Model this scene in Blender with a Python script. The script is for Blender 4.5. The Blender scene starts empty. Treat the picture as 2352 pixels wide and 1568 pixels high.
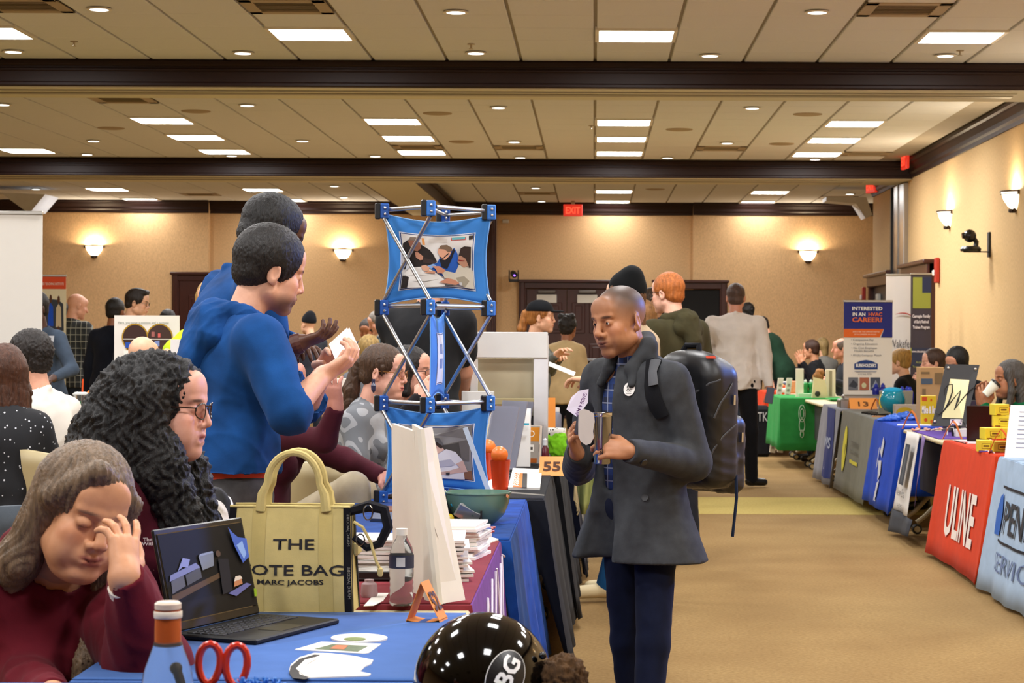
import bpy, math, random
import numpy as np
from mathutils import Vector, Matrix
sc = bpy.context.scene
COL = sc.collection
PI = math.pi
# ---------------------------------------------------------------- camera, world, exposure
CAM_H, F, CX, CY, ROLL = 1.42, 4700.0, 1364.0, 770.0, 0.0045
cd = bpy.data.cameras.new('camera'); cam = bpy.data.objects.new('camera', cd); COL.objects.link(cam)
_c, _s = math.cos(ROLL), math.sin(ROLL)
cam.matrix_world = Matrix(((_c, -_s, 0, 0), (0, 0, -1, 0), (_s, _c, 0, CAM_H), (0, 0, 0, 1)))
cd.sensor_width = 36.0; cd.lens = 36.0 * F / 2352.0
cd.shift_x = -(CX - 1176) / 2352.0; cd.shift_y = -(784 - CY) / 2352.0
cd.clip_start = 0.1; cd.clip_end = 100
cd.dof.use_dof = True; cd.dof.focus_distance = 6.6; cd.dof.aperture_fstop = 13.0
sc.camera = cam
w = bpy.data.worlds.new('world'); sc.world = w; w.use_nodes = True
w.node_tree.nodes['Background'].inputs[0].default_value = (0.9, 0.92, 1.0, 1)
w.node_tree.nodes['Background'].inputs[1].default_value = 0.25
sc.view_settings.view_transform = 'Standard'; sc.view_settings.look = 'None'
sc.view_settings.gamma = 1.0; sc.view_settings.use_curve_mapping = False
sc.view_settings.exposure = 0.42
try:
    sc.cycles.use_denoising = True
    sc.cycles.max_bounces = 7; sc.cycles.diffuse_bounces = 4; sc.cycles.glossy_bounces = 3
    sc.cycles.transmission_bounces = 6; sc.cycles.transparent_max_bounces = 8
    sc.cycles.caustics_reflective = False; sc.cycles.caustics_refractive = False
    sc.cycles.sample_clamp_indirect = 6.0
except Exception:
    pass
PANEL_POWER, PANEL_EMIT = 40.0, 6.0

def P(px, py, d):
    """Point of the place that the photograph shows at pixel (px, py), d metres into the room."""
    u, v = px - CX, py - CY
    x = u * _c + v * _s; y = -u * _s + v * _c
    return Vector((x * d / F, d, CAM_H - y * d / F))

# ---------------------------------------------------------------- materials
def lin(h):
    if isinstance(h, str):
        h = h.lstrip('#'); h = ''.join(x * 2 for x in h) if len(h) == 3 else h; c = [int(h[i:i+2], 16) / 255 for i in (0, 2, 4)]
    else:
        c = list(h)[:3]
    return tuple((x / 12.92 if x <= 0.04045 else ((x + 0.055) / 1.055) ** 2.4) for x in c)
_M = {}
def newmat(name):
    m = bpy.data.materials.new(name); m.use_nodes = True
    nt = m.node_tree; b = nt.nodes['Principled BSDF']
    return m, nt, b
def L(nt, a, b): nt.links.new(a, b)
def node(nt, t, **kw):
    n = nt.nodes.new(t)
    for k, v in kw.items(): setattr(n, k, v)
    return n
def mix(nt, fac, a, b, mode='MIX'):
    n = nt.nodes.new('ShaderNodeMix'); n.data_type = 'RGBA'; n.blend_type = mode
    for i, v in ((0, fac), (6, a), (7, b)):
        if hasattr(v, 'is_output'): nt.links.new(v, n.inputs[i])
        elif i == 0: n.inputs[0].default_value = v
        else: n.inputs[i].default_value = (*v, 1)
    return n.outputs[2]
def noise(nt, scale, detail=3, coord='Object', stretch=None):
    tc = nt.nodes.new('ShaderNodeTexCoord'); src = tc.outputs[coord]
    if stretch:
        mp = nt.nodes.new('ShaderNodeMapping'); mp.inputs['Scale'].default_value = stretch
        L(nt, src, mp.inputs[0]); src = mp.outputs[0]
    n = nt.nodes.new('ShaderNodeTexNoise'); n.inputs['Scale'].default_value = scale; n.inputs['Detail'].default_value = detail
    L(nt, src, n.inputs['Vector']); return n.outputs['Fac']
def bump(nt, b, h, strength=0.3, dist=0.002):
    n = nt.nodes.new('ShaderNodeBump'); n.inputs['Strength'].default_value = strength; n.inputs['Distance'].default_value = dist
    L(nt, h, n.inputs['Height']); L(nt, n.outputs[0], b.inputs['Normal'])
def math_(nt, op, a, b=0.0, clamp=False):
    n = nt.nodes.new('ShaderNodeMath'); n.operation = op; n.use_clamp = clamp
    for i, v in ((0, a), (1, b)):
        if hasattr(v, 'is_output'): nt.links.new(v, n.inputs[i])
        else: n.inputs[i].default_value = v
    return n.outputs[0]
def ramp(nt, f, p0, p1):
    n = nt.nodes.new('ShaderNodeMapRange'); L(nt, f, n.inputs[0]); n.inputs[1].default_value = p0; n.inputs[2].default_value = p1
    return n.outputs[0]
def mat(col, rough=0.6, kind='plain', metal=0.0, var=0.08, nscale=12.0, spec=0.5, bmp=None, coat=0.0, sheen=0.0, stretch=None, trans=0.0, alpha=1.0, emit=0.0):
    key = (str(col), rough, kind, metal, var, nscale, spec, bmp, coat, sheen, stretch, trans, alpha, emit)
    if key in _M: return _M[key]
    m, nt, b = newmat(kind + '_material')
    c = lin(col) if not isinstance(col, tuple) else col
    lo = tuple(x * (1 - var) for x in c); hi = tuple(min(1, x * (1 + var)) for x in c)
    if kind == 'paint':
        a = node(nt, 'ShaderNodeAttribute', attribute_name='Col')
        if var: L(nt, mix(nt, noise(nt, nscale), tuple(1 - var for _ in range(3)), (1, 1, 1), 'MIX'), mixm(nt, a.outputs[0], b))
        else: L(nt, a.outputs[0], b.inputs['Base Color'])
    elif kind == 'fabric':
        n1 = noise(nt, nscale, 4, stretch=stretch)
        L(nt, mix(nt, ramp(nt, n1, .3, .7), lo, hi), b.inputs['Base Color'])
        bump(nt, b, noise(nt, 320, 2), 0.25, 0.001)
    else:
        if var: L(nt, mix(nt, noise(nt, nscale, stretch=stretch), lo, hi), b.inputs['Base Color'])
        else: b.inputs['Base Color'].default_value = (*c, 1)
        if bmp: bump(nt, b, noise(nt, bmp[0], 3), bmp[1], 0.002)
    b.inputs['Roughness'].default_value = rough; b.inputs['Metallic'].default_value = metal
    b.inputs['Specular IOR Level'].default_value = spec
    if coat: b.inputs['Coat Weight'].default_value = coat; b.inputs['Coat Roughness'].default_value = 0.05
    if sheen: b.inputs['Sheen Weight'].default_value = sheen; b.inputs['Sheen Roughness'].default_value = 0.5
    if trans: b.inputs['Transmission Weight'].default_value = trans; b.inputs['IOR'].default_value = 1.15
    if alpha < 1: b.inputs['Alpha'].default_value = alpha
    if emit: b.inputs['Emission Color'].default_value = (*c, 1); b.inputs['Emission Strength'].default_value = emit
    _M[key] = m; return m
def mixm(nt, attr, b):
    n = nt.nodes.new('ShaderNodeMix'); n.data_type = 'RGBA'; n.blend_type = 'MULTIPLY'; n.inputs[0].default_value = 1
    L(nt, attr, n.inputs[6]); L(nt, n.outputs[2], b.inputs['Base Color']); return n.inputs[7]
def fab(col, var=0.12, nscale=14, rough=0.9, sheen=0.03, stretch=None): return mat(col, rough, 'fabric', var=var, nscale=nscale, spec=0.15, sheen=sheen, stretch=stretch)
def plas(col, rough=0.35, **k): return mat(col, rough, 'plastic', var=0.03, **k)
def paper(col='#f2f0ea'): return mat(col, 0.75, 'paper', var=0.03, nscale=6, spec=0.2)
def metal(col='#c8c8cc', rough=0.3): return mat(col, rough, 'metal', metal=1.0, var=0.04)
def glow(col, s):
    key = ('glow', col, s)
    if key in _M: return _M[key]
    m = bpy.data.materials.new('lit_material'); m.use_nodes = True; nt = m.node_tree; nt.nodes.clear()
    e = nt.nodes.new('ShaderNodeEmission'); o = nt.nodes.new('ShaderNodeOutputMaterial')
    e.inputs[0].default_value = (*lin(col), 1); e.inputs[1].default_value = s; L(nt, e.outputs[0], o.inputs[0])
    _M[key] = m; return m
PRINT = None
def printmat():
    global PRINT
    if PRINT is None:
        PRINT, nt, b = newmat('printed_material')
        a = node(nt, 'ShaderNodeAttribute', attribute_name='Col')
        L(nt, a.outputs[0], b.inputs['Base Color']); b.inputs['Roughness'].default_value = 0.55; b.inputs['Specular IOR Level'].default_value = 0.2
    return PRINT
def plaid(base, c2, c3, su=26.0, sv=26.0, w_=0.16):
    key = ('plaid', base, c2, c3, su, sv)
    if key in _M: return _M[key]
    m, nt, b = newmat('plaid_material')
    tc = nt.nodes.new('ShaderNodeTexCoord'); sp = nt.nodes.new('ShaderNodeSeparateXYZ'); L(nt, tc.outputs['Object'], sp.inputs[0])
    def stripe(sock, s, w2, off=0):
        f = math_(nt, 'FRACT', math_(nt, 'ADD', math_(nt, 'MULTIPLY', sock, s), off + 50))
        return math_(nt, 'LESS_THAN', f, w2)
    xy = math_(nt, 'ADD', sp.outputs[0], math_(nt, 'MULTIPLY', sp.outputs[1], 0.8))
    c = mix(nt, math_(nt, 'MULTIPLY', stripe(xy, su, .45, .5), .5), lin(base), lin(c3))
    c = mix(nt, math_(nt, 'MULTIPLY', stripe(sp.outputs[2], sv, .45, .5), .5), c, lin(c3))
    c = mix(nt, math_(nt, 'MULTIPLY', stripe(xy, su, w_), .8), c, lin(c2))
    c = mix(nt, math_(nt, 'MULTIPLY', stripe(sp.outputs[2], sv, w_), .8), c, lin(c2))
    L(nt, c, b.inputs['Base Color']); b.inputs['Roughness'].default_value = 0.9
    _M[key] = m; return m
def dots(base, c2, scale=38, thr=0.16):
    key = ('dots', base, c2, scale, thr)
    if key in _M: return _M[key]
    m, nt, b = newmat('dotted_material')
    tc = nt.nodes.new('ShaderNodeTexCoord'); v = nt.nodes.new('ShaderNodeTexVoronoi'); v.inputs['Scale'].default_value = scale
    L(nt, tc.outputs['Object'], v.inputs['Vector'])
    L(nt, mix(nt, math_(nt, 'LESS_THAN', v.outputs['Distance'], thr), lin(base), lin(c2)), b.inputs['Base Color'])
    b.inputs['Roughness'].default_value = 0.85
    _M[key] = m; return m
def swirls(base, c2, scale=9, freq=26, width=.35):
    key = ('swirl', base, c2, scale, freq)
    if key in _M: return _M[key]
    m, nt, b = newmat('swirl_print_material')
    f = math_(nt, 'SINE', math_(nt, 'MULTIPLY', noise(nt, scale, 1), freq * 2))
    L(nt, mix(nt, math_(nt, 'GREATER_THAN', f, width), lin(base), lin(c2)), b.inputs['Base Color'])
    b.inputs['Roughness'].default_value = 0.85
    _M[key] = m; return m

# ---------------------------------------------------------------- objects
def tag(o, label=None, cat=None, group=None, kind=None):
    if label: o['label'] = label
    if cat: o['category'] = cat
    if group: o['group'] = group
    if kind: o['kind'] = kind
    return o
def thing(name, label, cat, loc=(0, 0, 0), rz=0.0, group=None):
    o = bpy.data.objects.new(name, None); COL.objects.link(o); o.empty_display_size = 0.1
    o.location = loc; o.rotation_euler = (0, 0, rz)
    return tag(o, label, cat, group)
def link(name, me, mats, parent=None, loc=None, smooth=False):
    o = bpy.data.objects.new(name, me); COL.objects.link(o)
    if mats is not None:
        for m in (mats if isinstance(mats, (list, tuple)) else [mats]): me.materials.append(m)
    if parent is not None: o.parent = parent
    if loc is not None: o.location = loc
    if smooth: me.shade_smooth()
    return o
def copy_tree(o, parent=None):
    c = o.copy(); COL.objects.link(c)
    if parent is not None: c.parent = parent
    for ch in list(o.children): copy_tree(ch, c)
    return c
def rot(rx=0, ry=0, rz=0):
    return Matrix.Rotation(rz, 3, 'Z') @ Matrix.Rotation(ry, 3, 'Y') @ Matrix.Rotation(rx, 3, 'X')
class MB:
    """collects simple shapes; build() links them as one mesh object"""
    def __init__(s): s.v = []; s.f = []; s.m = []; s.c = []; s.col = None
    def add(s, vs, fs, mi=0, col=None):
        n = len(s.v); s.v += [tuple(v) for v in vs]; s.f += [[n + i for i in f] for f in fs]
        s.m += [mi] * len(fs); s.c += [col] * len(fs); return s
    def box(s, c, size, R=None, mi=0, bev=0.0, col=None):
        c = Vector(c); h = Vector(size) / 2; R = R or Matrix.Identity(3)
        b = min(bev, min(h) * .98)
        if b <= 0:
            vs = [c + R @ Vector((x * h[0], y * h[1], z * h[2])) for x in (-1, 1) for y in (-1, 1) for z in (-1, 1)]
            return s.add(vs, [(0, 1, 3, 2), (4, 6, 7, 5), (0, 4, 5, 1), (2, 3, 7, 6), (0, 2, 6, 4), (1, 5, 7, 3)], mi, col)
        vs = []; 
        for x in (-1, 1):
            for y in (-1, 1):
                for z in (-1, 1):
                    q = [x * h[0], y * h[1], z * h[2]]; sg = (x, y, z)
                    for a in range(3):
                        t = [q[i] - sg[i] * b for i in range(3)]; t[a] = q[a]; vs.append(c + R @ Vector(t))
        I = lambda x, y, z, a: (x * 4 + y * 2 + z) * 3 + a
        fs = []
        for x in (0, 1): fs.append([I(x, 0, 0, 0), I(x, 0, 1, 0), I(x, 1, 1, 0), I(x, 1, 0, 0)][::1 if x == 0 else -1])
        for y in (0, 1): fs.append([I(0, y, 0, 1), I(1, y, 0, 1), I(1, y, 1, 1), I(0, y, 1, 1)][::1 if y == 0 else -1])
        for z in (0, 1): fs.append([I(0, 0, z, 2), I(0, 1, z, 2), I(1, 1, z, 2), I(1, 0, z, 2)][::1 if z == 0 else -1])
        for x in (0, 1):
            for y in (0, 1): fs.append([I(x, y, 0, 0), I(x, y, 1, 0), I(x, y, 1, 1), I(x, y, 0, 1)])
        for x in (0, 1):
            for z in (0, 1): fs.append([I(x, 0, z, 0), I(x, 1, z, 0), I(x, 1, z, 2), I(x, 0, z, 2)])
        for y in (0, 1):
            for z in (0, 1): fs.append([I(0, y, z, 1), I(1, y, z, 1), I(1, y, z, 2), I(0, y, z, 2)])
        for x in (0, 1):
            for y in (0, 1):
                for z in (0, 1): fs.append([I(x, y, z, 0), I(x, y, z, 1), I(x, y, z, 2)])
        return s.add(vs, fs, mi, col)
    def tube(s, pts, r, n=8, mi=0, closed=False, col=None, caps=True):
        pts = [Vector(p) for p in pts]; N = len(pts)
        rs = r if isinstance(r, (list, tuple)) else [r] * N
        vs = []; up = None
        for i, p in enumerate(pts):
            a = pts[(i - 1) % N] if (i > 0 or closed) else p; b = pts[(i + 1) % N] if (i < N - 1 or closed) else p
            d = (b - a); d = d.normalized() if d.length > 1e-9 else Vector((0, 0, 1))
            if up is None: up = Vector((0, 0, 1)) if abs(d.z) < .9 else Vector((1, 0, 0))
            u = up - d * up.dot(d); u = u.normalized() if u.length > 1e-6 else d.orthogonal().normalized()
            up = u; w2 = d.cross(u)
            for k in range(n):
                t = 2 * PI * k / n; vs.append(p + (u * math.cos(t) + w2 * math.sin(t)) * rs[i])
        fs = []
        for i in range(N if closed else N - 1):
            j = (i + 1) % N
            for k in range(n): fs.append((i * n + k, i * n + (k + 1) % n, j * n + (k + 1) % n, j * n + k))
        if not closed and caps: fs.append(tuple(range(n))[::-1]); fs.append(tuple((N - 1) * n + k for k in range(n)))
        return s.add(vs, fs, mi, col)
    def lathe(s, prof, c=(0, 0, 0), n=20, R=None, mi=0, sx=1, sy=1, col=None, cap=(True, True)):
        c = Vector(c); R = R or Matrix.Identity(3); vs = []
        for r, z in prof:
            for k in range(n):
                t = 2 * PI * k / n; vs.append(c + R @ Vector((r * sx * math.cos(t), r * sy * math.sin(t), z)))
        fs = []
        for i in range(len(prof) - 1):
            for k in range(n): fs.append((i * n + k, i * n + (k + 1) % n, (i + 1) * n + (k + 1) % n, (i + 1) * n + k))
        if cap[0]: fs.append(tuple(range(n))[::-1])
        if cap[1]: fs.append(tuple((len(prof) - 1) * n + k for k in range(n)))
        return s.add(vs, fs, mi, col)
    def prism(s, pts, d, mi=0, col=None):
        """closed 3-D outline pts extruded by vector d"""
        pts = [Vector(p) for p in pts]; d = Vector(d); n = len(pts)
        vs = pts + [p + d for p in pts]
        fs = [tuple(range(n))[::-1], tuple(range(n, 2 * n))] + [(i, (i + 1) % n, n + (i + 1) % n, n + i) for i in range(n)]
        return s.add(vs, fs, mi, col)
    def sheet(s, fn, nu, nv, mi=0, col=None):
        vs = [fn(i / nu, j / nv) for i in range(nu + 1) for j in range(nv + 1)]
        fs = [(i * (nv + 1) + j, (i + 1) * (nv + 1) + j, (i + 1) * (nv + 1) + j + 1, i * (nv + 1) + j + 1) for i in range(nu) for j in range(nv)]
        return s.add(vs, fs, mi, col)
    def sphere(s, c, r, n=12, mi=0, R=None, col=None):
        r = r if isinstance(r, (list, tuple)) else (r, r, r); c = Vector(c); R = R or Matrix.Identity(3)
        vs = []; m = n // 2 + 1
        for i in range(m + 1):
            a = PI * i / m - PI / 2
            for k in range(n):
                t = 2 * PI * k / n; vs.append(c + R @ Vector((math.cos(a) * math.cos(t) * r[0], math.cos(a) * math.sin(t) * r[1], math.sin(a) * r[2])))
        fs = [(i * n + k, i * n + (k + 1) % n, (i + 1) * n + (k + 1) % n, (i + 1) * n + k) for i in range(m) for k in range(n)]
        return s.add(vs, fs, mi, col)
    def mesh(s, name='mesh'):
        me = bpy.data.meshes.new(name); me.from_pydata(s.v, [], s.f)
        if any(s.m): me.polygons.foreach_set('material_index', s.m)
        if any(c is not None for c in s.c):
            a = me.color_attributes.new('Col', 'FLOAT_COLOR', 'CORNER'); arr = []
            for p, c in zip(me.polygons, s.c):
                arr += list((*(lin(c) if c is not None else (.8, .8, .8)), 1)) * p.loop_total
            a.data.foreach_set('color', arr)
        return me
    def build(s, name, mats, parent=None, loc=None, smooth=False, solid=0.0):
        me = s.mesh(name); o = link(name, me, mats, parent, loc, False)
        if smooth:
            me.shade_smooth()
            if hasattr(me, 'set_sharp_from_angle'): me.set_sharp_from_angle(angle=math.radians(40))
        if solid:
            md = o.modifiers.new('thickness', 'SOLIDIFY'); md.thickness = solid; md.offset = 0
        return o
def frame(o, x, y):
    """matrix with origin o, columns x, y, normal"""
    o, x, y = Vector(o), Vector(x).normalized(), Vector(y).normalized()
    n = x.cross(y).normalized(); y = n.cross(x)
    return Matrix(((x[0], y[0], n[0], o[0]), (x[1], y[1], n[1], o[1]), (x[2], y[2], n[2], o[2]), (0, 0, 0, 1)))
_TX = []
def text(s, fr, height, m, parent=None, name='lettering', bold=0.0, width=None, align='CENTER', shear=0.0, fn=None, thick=0.0):
    """lettering: fr places its baseline centre; height = capital height; width squeezes to that width"""
    cu = bpy.data.curves.new(name, 'FONT'); cu.body = s; cu.size = 1.0; cu.align_x = align; cu.resolution_u = 2
    cu.offset = bold; cu.shear = shear; cu.fill_mode = 'FRONT'
    o = bpy.data.objects.new(name + '_curve', cu); COL.objects.link(o)
    _TX.append((o, s, fr, height, m, parent, name, width, fn, thick, align))
def flush_text():
    if not _TX: return
    bpy.context.view_layer.update(); dg = bpy.context.evaluated_depsgraph_get()
    for (o, s, fr, height, m, parent, name, width, fn, thick, align) in _TX:
        me = bpy.data.meshes.new_from_object(o.evaluated_get(dg)); me.name = name
        n = len(me.vertices); a = np.empty(n * 3, 'f'); me.vertices.foreach_get('co', a); a = a.reshape(-1, 3)
        if n == 0: continue
        k = height / 0.70; a[:, :2] *= k
        if width:
            x0, x1 = a[:, 0].min(), a[:, 0].max(); sw = width / max(x1 - x0, 1e-6)
            a[:, 0] *= sw
        if align == 'CENTER': a[:, 0] -= (a[:, 0].min() + a[:, 0].max()) / 2
        if fn is not None: a = fn(a)
        else:
            A = np.array(fr); a = a @ A[:3, :3].T + A[:3, 3]
        me.vertices.foreach_set('co', a.astype('f').ravel()); me.materials.clear()
        link(name, me, m, parent)
    for t in _TX: cu = t[0].data; bpy.data.objects.remove(t[0]); bpy.data.curves.remove(cu)
    _TX.clear()
def flat(fr, shapes, parent, name='printed_picture', step=0.0004):
    """flat print: shapes = [(colour, [(x, y), ...]), ...] in the plane fr, later ones printed over earlier ones"""
    mb = MB()
    for i, (c, pts) in enumerate(shapes):
        mb.add([fr @ Vector((p[0], p[1], step * (i + 1))) for p in pts], [tuple(range(len(pts)))], 0, c)
    return mb.build(name, printmat(), parent)
def circ(cx, cy, rx, ry=None, n=20, a0=0, a1=2 * PI):
    ry = rx if ry is None else ry
    return [(cx + rx * math.cos(a0 + (a1 - a0) * i / n), cy + ry * math.sin(a0 + (a1 - a0) * i / n)) for i in range(n + (0 if a1 - a0 >= 2 * PI - .01 else 1))]
def rect(x0, y0, x1, y1): return [(x0, y0), (x1, y0), (x1, y1), (x0, y1)]
# ---------------------------------------------------------------- smooth solid modelling (bodies, clothes, hair)
def V3(*a): return np.array(a, dtype=float)
def nrm(a): return a / (np.linalg.norm(a) + 1e-12)
class SD:
    def __init__(s): s.p = []
    def add(s, kind, lo, hi, fn, k, op): s.p.append((kind, np.array(lo), np.array(hi), fn, k, op)); return s
    def cone(s, a, b, ra, rb, k=.02, op='u', sq=None):
        """tapered capsule; sq = (unit axis, factor) squashes it along that axis"""
        a, b = np.array(a, float), np.array(b, float); ba = b - a; L2 = max(ba @ ba, 1e-9)
        R = max(ra, rb); lo, hi = np.minimum(a, b) - R, np.maximum(a, b) + R
        def f(X, Y, Z):
            px, py, pz = X - a[0], Y - a[1], Z - a[2]
            t = np.clip((px * ba[0] + py * ba[1] + pz * ba[2]) / L2, 0, 1)
            dx, dy, dz = px - t * ba[0], py - t * ba[1], pz - t * ba[2]
            if sq is not None:
                n, q = sq; m = (dx * n[0] + dy * n[1] + dz * n[2]) * (1 / q - 1)
                dx, dy, dz = dx + m * n[0], dy + m * n[1], dz + m * n[2]
            return np.sqrt(dx * dx + dy * dy + dz * dz) - (ra + (rb - ra) * t)
        return s.add('c', lo, hi, f, k, op)
    def ell(s, c, r, k=.02, op='u', R=None):
        c, r = np.array(c, float), np.array(r, float); Rm = np.eye(3) if R is None else np.array(R, float)[:3, :3]
        e = np.sqrt(((Rm * r) ** 2).sum(1)); Ri = Rm.T
        def f(X, Y, Z):
            px, py, pz = X - c[0], Y - c[1], Z - c[2]
            x = Ri[0, 0] * px + Ri[0, 1] * py + Ri[0, 2] * pz; y = Ri[1, 0] * px + Ri[1, 1] * py + Ri[1, 2] * pz; z = Ri[2, 0] * px + Ri[2, 1] * py + Ri[2, 2] * pz
            k0 = np.sqrt((x / r[0]) ** 2 + (y / r[1]) ** 2 + (z / r[2]) ** 2); k1 = np.sqrt((x / r[0] ** 2) ** 2 + (y / r[1] ** 2) ** 2 + (z / r[2] ** 2) ** 2)
            return k0 * (k0 - 1) / np.maximum(k1, 1e-6)
        return s.add('e', c - e, c + e, f, k, op)
    def rbox(s, c, h, rad, k=.01, op='u', R=None):
        c, h = np.array(c, float), np.array(h, float); Rm = np.eye(3) if R is None else np.array(R, float)[:3, :3]; Ri = Rm.T
        e = np.abs(Rm) @ h
        def f(X, Y, Z):
            px, py, pz = X - c[0], Y - c[1], Z - c[2]
            q = [np.abs(Ri[i, 0] * px + Ri[i, 1] * py + Ri[i, 2] * pz) - (h[i] - rad) for i in range(3)]
            o = np.sqrt(sum(np.maximum(t, 0) ** 2 for t in q)); return o + np.minimum(np.maximum(np.maximum(q[0], q[1]), q[2]), 0) - rad
        return s.add('b', c - e, c + e, f, k, op)
    def plane(s, n, d, k=.005):
        """keep the side where n.p < d"""
        n = nrm(np.array(n, float))
        return s.add('p', None, None, lambda X, Y, Z: n[0] * X + n[1] * Y + n[2] * Z - d, k, 'i')
    def ext(s, o): s.p += o.p; return s
    def bounds(s):
        us = [p for p in s.p if p[5] == 'u']
        return np.min([p[1] for p in us], 0), np.max([p[2] for p in us], 0)
    def mesh(s, vox, disp=None, clip=None, smooth=0):
        lo, hi = s.bounds(); lo = lo - 3 * vox; hi = hi + 3 * vox
        if clip is not None: lo, hi = np.maximum(lo, clip[0]), np.minimum(hi, clip[1])
        n = np.maximum(np.ceil((hi - lo) / vox).astype(int) + 1, 3)
        ax = [(lo[i] + vox * np.arange(n[i])).astype('f') for i in range(3)]
        D = np.full(n, 1.0, 'f')
        for kind, plo, phi, fn, k, op in s.p:
            if op == 'i': sl = [slice(0, n[i]) for i in range(3)]
            else:
                m = k + 2.5 * vox
                a = np.clip(np.floor((plo - m - lo) / vox).astype(int), 0, n); b = np.clip(np.ceil((phi + m - lo) / vox).astype(int) + 1, 0, n)
                if (b <= a).any(): continue
                sl = [slice(a[i], b[i]) for i in range(3)]
            di = fn(ax[0][sl[0]][:, None, None], ax[1][sl[1]][None, :, None], ax[2][sl[2]][None, None, :]).astype('f')
            v = D[tuple(sl)]
            if op == 'u': h = np.clip(.5 + .5 * (di - v) / k, 0, 1); D[tuple(sl)] = di * (1 - h) + v * h - k * h * (1 - h)
            else:
                if op == 's': di = -di
                h = np.clip(.5 - .5 * (di - v) / k, 0, 1); D[tuple(sl)] = di * (1 - h) + v * h + k * h * (1 - h)
        # closed at the clip border
        D[0] = D[-1] = 1; D[:, 0] = D[:, -1] = 1; D[:, :, 0] = D[:, :, -1] = 1
        ins = D < 0
        c8 = [(i, j, k) for i in (0, 1) for j in (0, 1) for k in (0, 1)]
        cnt = np.zeros(n - 1, 'i1')
        for i, j, k in c8: cnt += ins[i:n[0] - 1 + i, j:n[1] - 1 + j, k:n[2] - 1 + k]
        A = np.argwhere((cnt > 0) & (cnt < 8))
        if len(A) == 0: return np.zeros((0, 3)), np.zeros((0, 4), int)
        vals = {c: D[A[:, 0] + c[0], A[:, 1] + c[1], A[:, 2] + c[2]] for c in c8}
        pos = np.zeros((len(A), 3)); num = np.zeros(len(A))
        for c in c8:
            for a in range(3):
                if c[a] == 0:
                    e = list(c); e[a] = 1; va, vb = vals[c], vals[tuple(e)]
                    x = (va < 0) != (vb < 0); t = np.where(x, va / np.where(va == vb, 1, va - vb), 0)
                    for q in range(3): pos[:, q] += np.where(x, c[q] + (t if q == a else 0), 0)
                    num += x
        V = lo + vox * (A + pos / np.maximum(num, 1)[:, None])
        idx = np.full(n - 1, -1, 'i4'); idx[A[:, 0], A[:, 1], A[:, 2]] = np.arange(len(A))
        Fs = []
        for a in range(3):
            b, c = (a + 1) % 3, (a + 2) % 3
            s0 = [slice(None)] * 3; s1 = [slice(None)] * 3; s0[a] = slice(0, -1); s1[a] = slice(1, None)
            x = ins[tuple(s0)] != ins[tuple(s1)]
            E = np.argwhere(x); 
            ok = (E[:, b] > 0) & (E[:, c] > 0) & (E[:, b] < n[b] - 1) & (E[:, c] < n[c] - 1); E = E[ok]
            def I(db, dc): q = E.copy(); q[:, b] += db; q[:, c] += dc; return idx[q[:, 0], q[:, 1], q[:, 2]]
            Q = np.stack([I(-1, -1), I(0, -1), I(0, 0), I(-1, 0)], 1)
            fl = ins[E[:, 0], E[:, 1], E[:, 2]]
            Q[~fl] = Q[~fl][:, ::-1]; Fs.append(Q)
        Fq = np.concatenate(Fs); Fq = Fq[(Fq >= 0).all(1)]
        for _ in range(smooth):
            acc = np.zeros_like(V); w_ = np.zeros(len(V))
            for i in range(4):
                j = (i + 1) % 4
                for q in range(3): acc[:, q] += np.bincount(Fq[:, i], V[Fq[:, j], q], len(V)) + np.bincount(Fq[:, j], V[Fq[:, i], q], len(V))
                w_ += np.bincount(Fq[:, i], minlength=len(V)) + np.bincount(Fq[:, j], minlength=len(V))
            V = V * .5 + .5 * acc / np.maximum(w_, 1)[:, None]
        if disp is not None:
            N = vnormals(V, Fq); V = V + N * disp(V, N)[:, None]
        return V, Fq
def vnormals(V, Fq):
    fn = np.cross(V[Fq[:, 2]] - V[Fq[:, 0]], V[Fq[:, 3]] - V[Fq[:, 1]]); N = np.zeros_like(V)
    for i in range(4):
        for q in range(3): N[:, q] += np.bincount(Fq[:, i], fn[:, q], len(V))
    return N / (np.linalg.norm(N, axis=1)[:, None] + 1e-12)
def npmesh(name, V, Fq, col=None):
    me = bpy.data.meshes.new(name); me.vertices.add(len(V)); me.vertices.foreach_set('co', V.astype('f').ravel())
    k = Fq.shape[1]; me.loops.add(len(Fq) * k); me.loops.foreach_set('vertex_index', Fq.astype('i4').ravel())
    me.polygons.add(len(Fq)); me.polygons.foreach_set('loop_start', (np.arange(len(Fq)) * k).astype('i4'))
    try: me.polygons.foreach_set('loop_total', np.full(len(Fq), k, 'i4'))
    except Exception: pass
    me.update(calc_edges=True); me.validate()
    if col is not None:
        a = me.color_attributes.new('Col', 'FLOAT_COLOR', 'POINT')
        if len(me.vertices) == len(V): a.data.foreach_set('color', np.concatenate([col, np.ones((len(V), 1))], 1).astype('f').ravel())
    me.shade_smooth(); return me
def solid(name, sd, vox, m, parent, disp=None, col=None, smooth=0):
    V, Fq = sd.mesh(vox, disp, smooth=smooth)
    c = None if col is None else col(V)
    return link(name, npmesh(name, V, Fq, c), m, parent)
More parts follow.
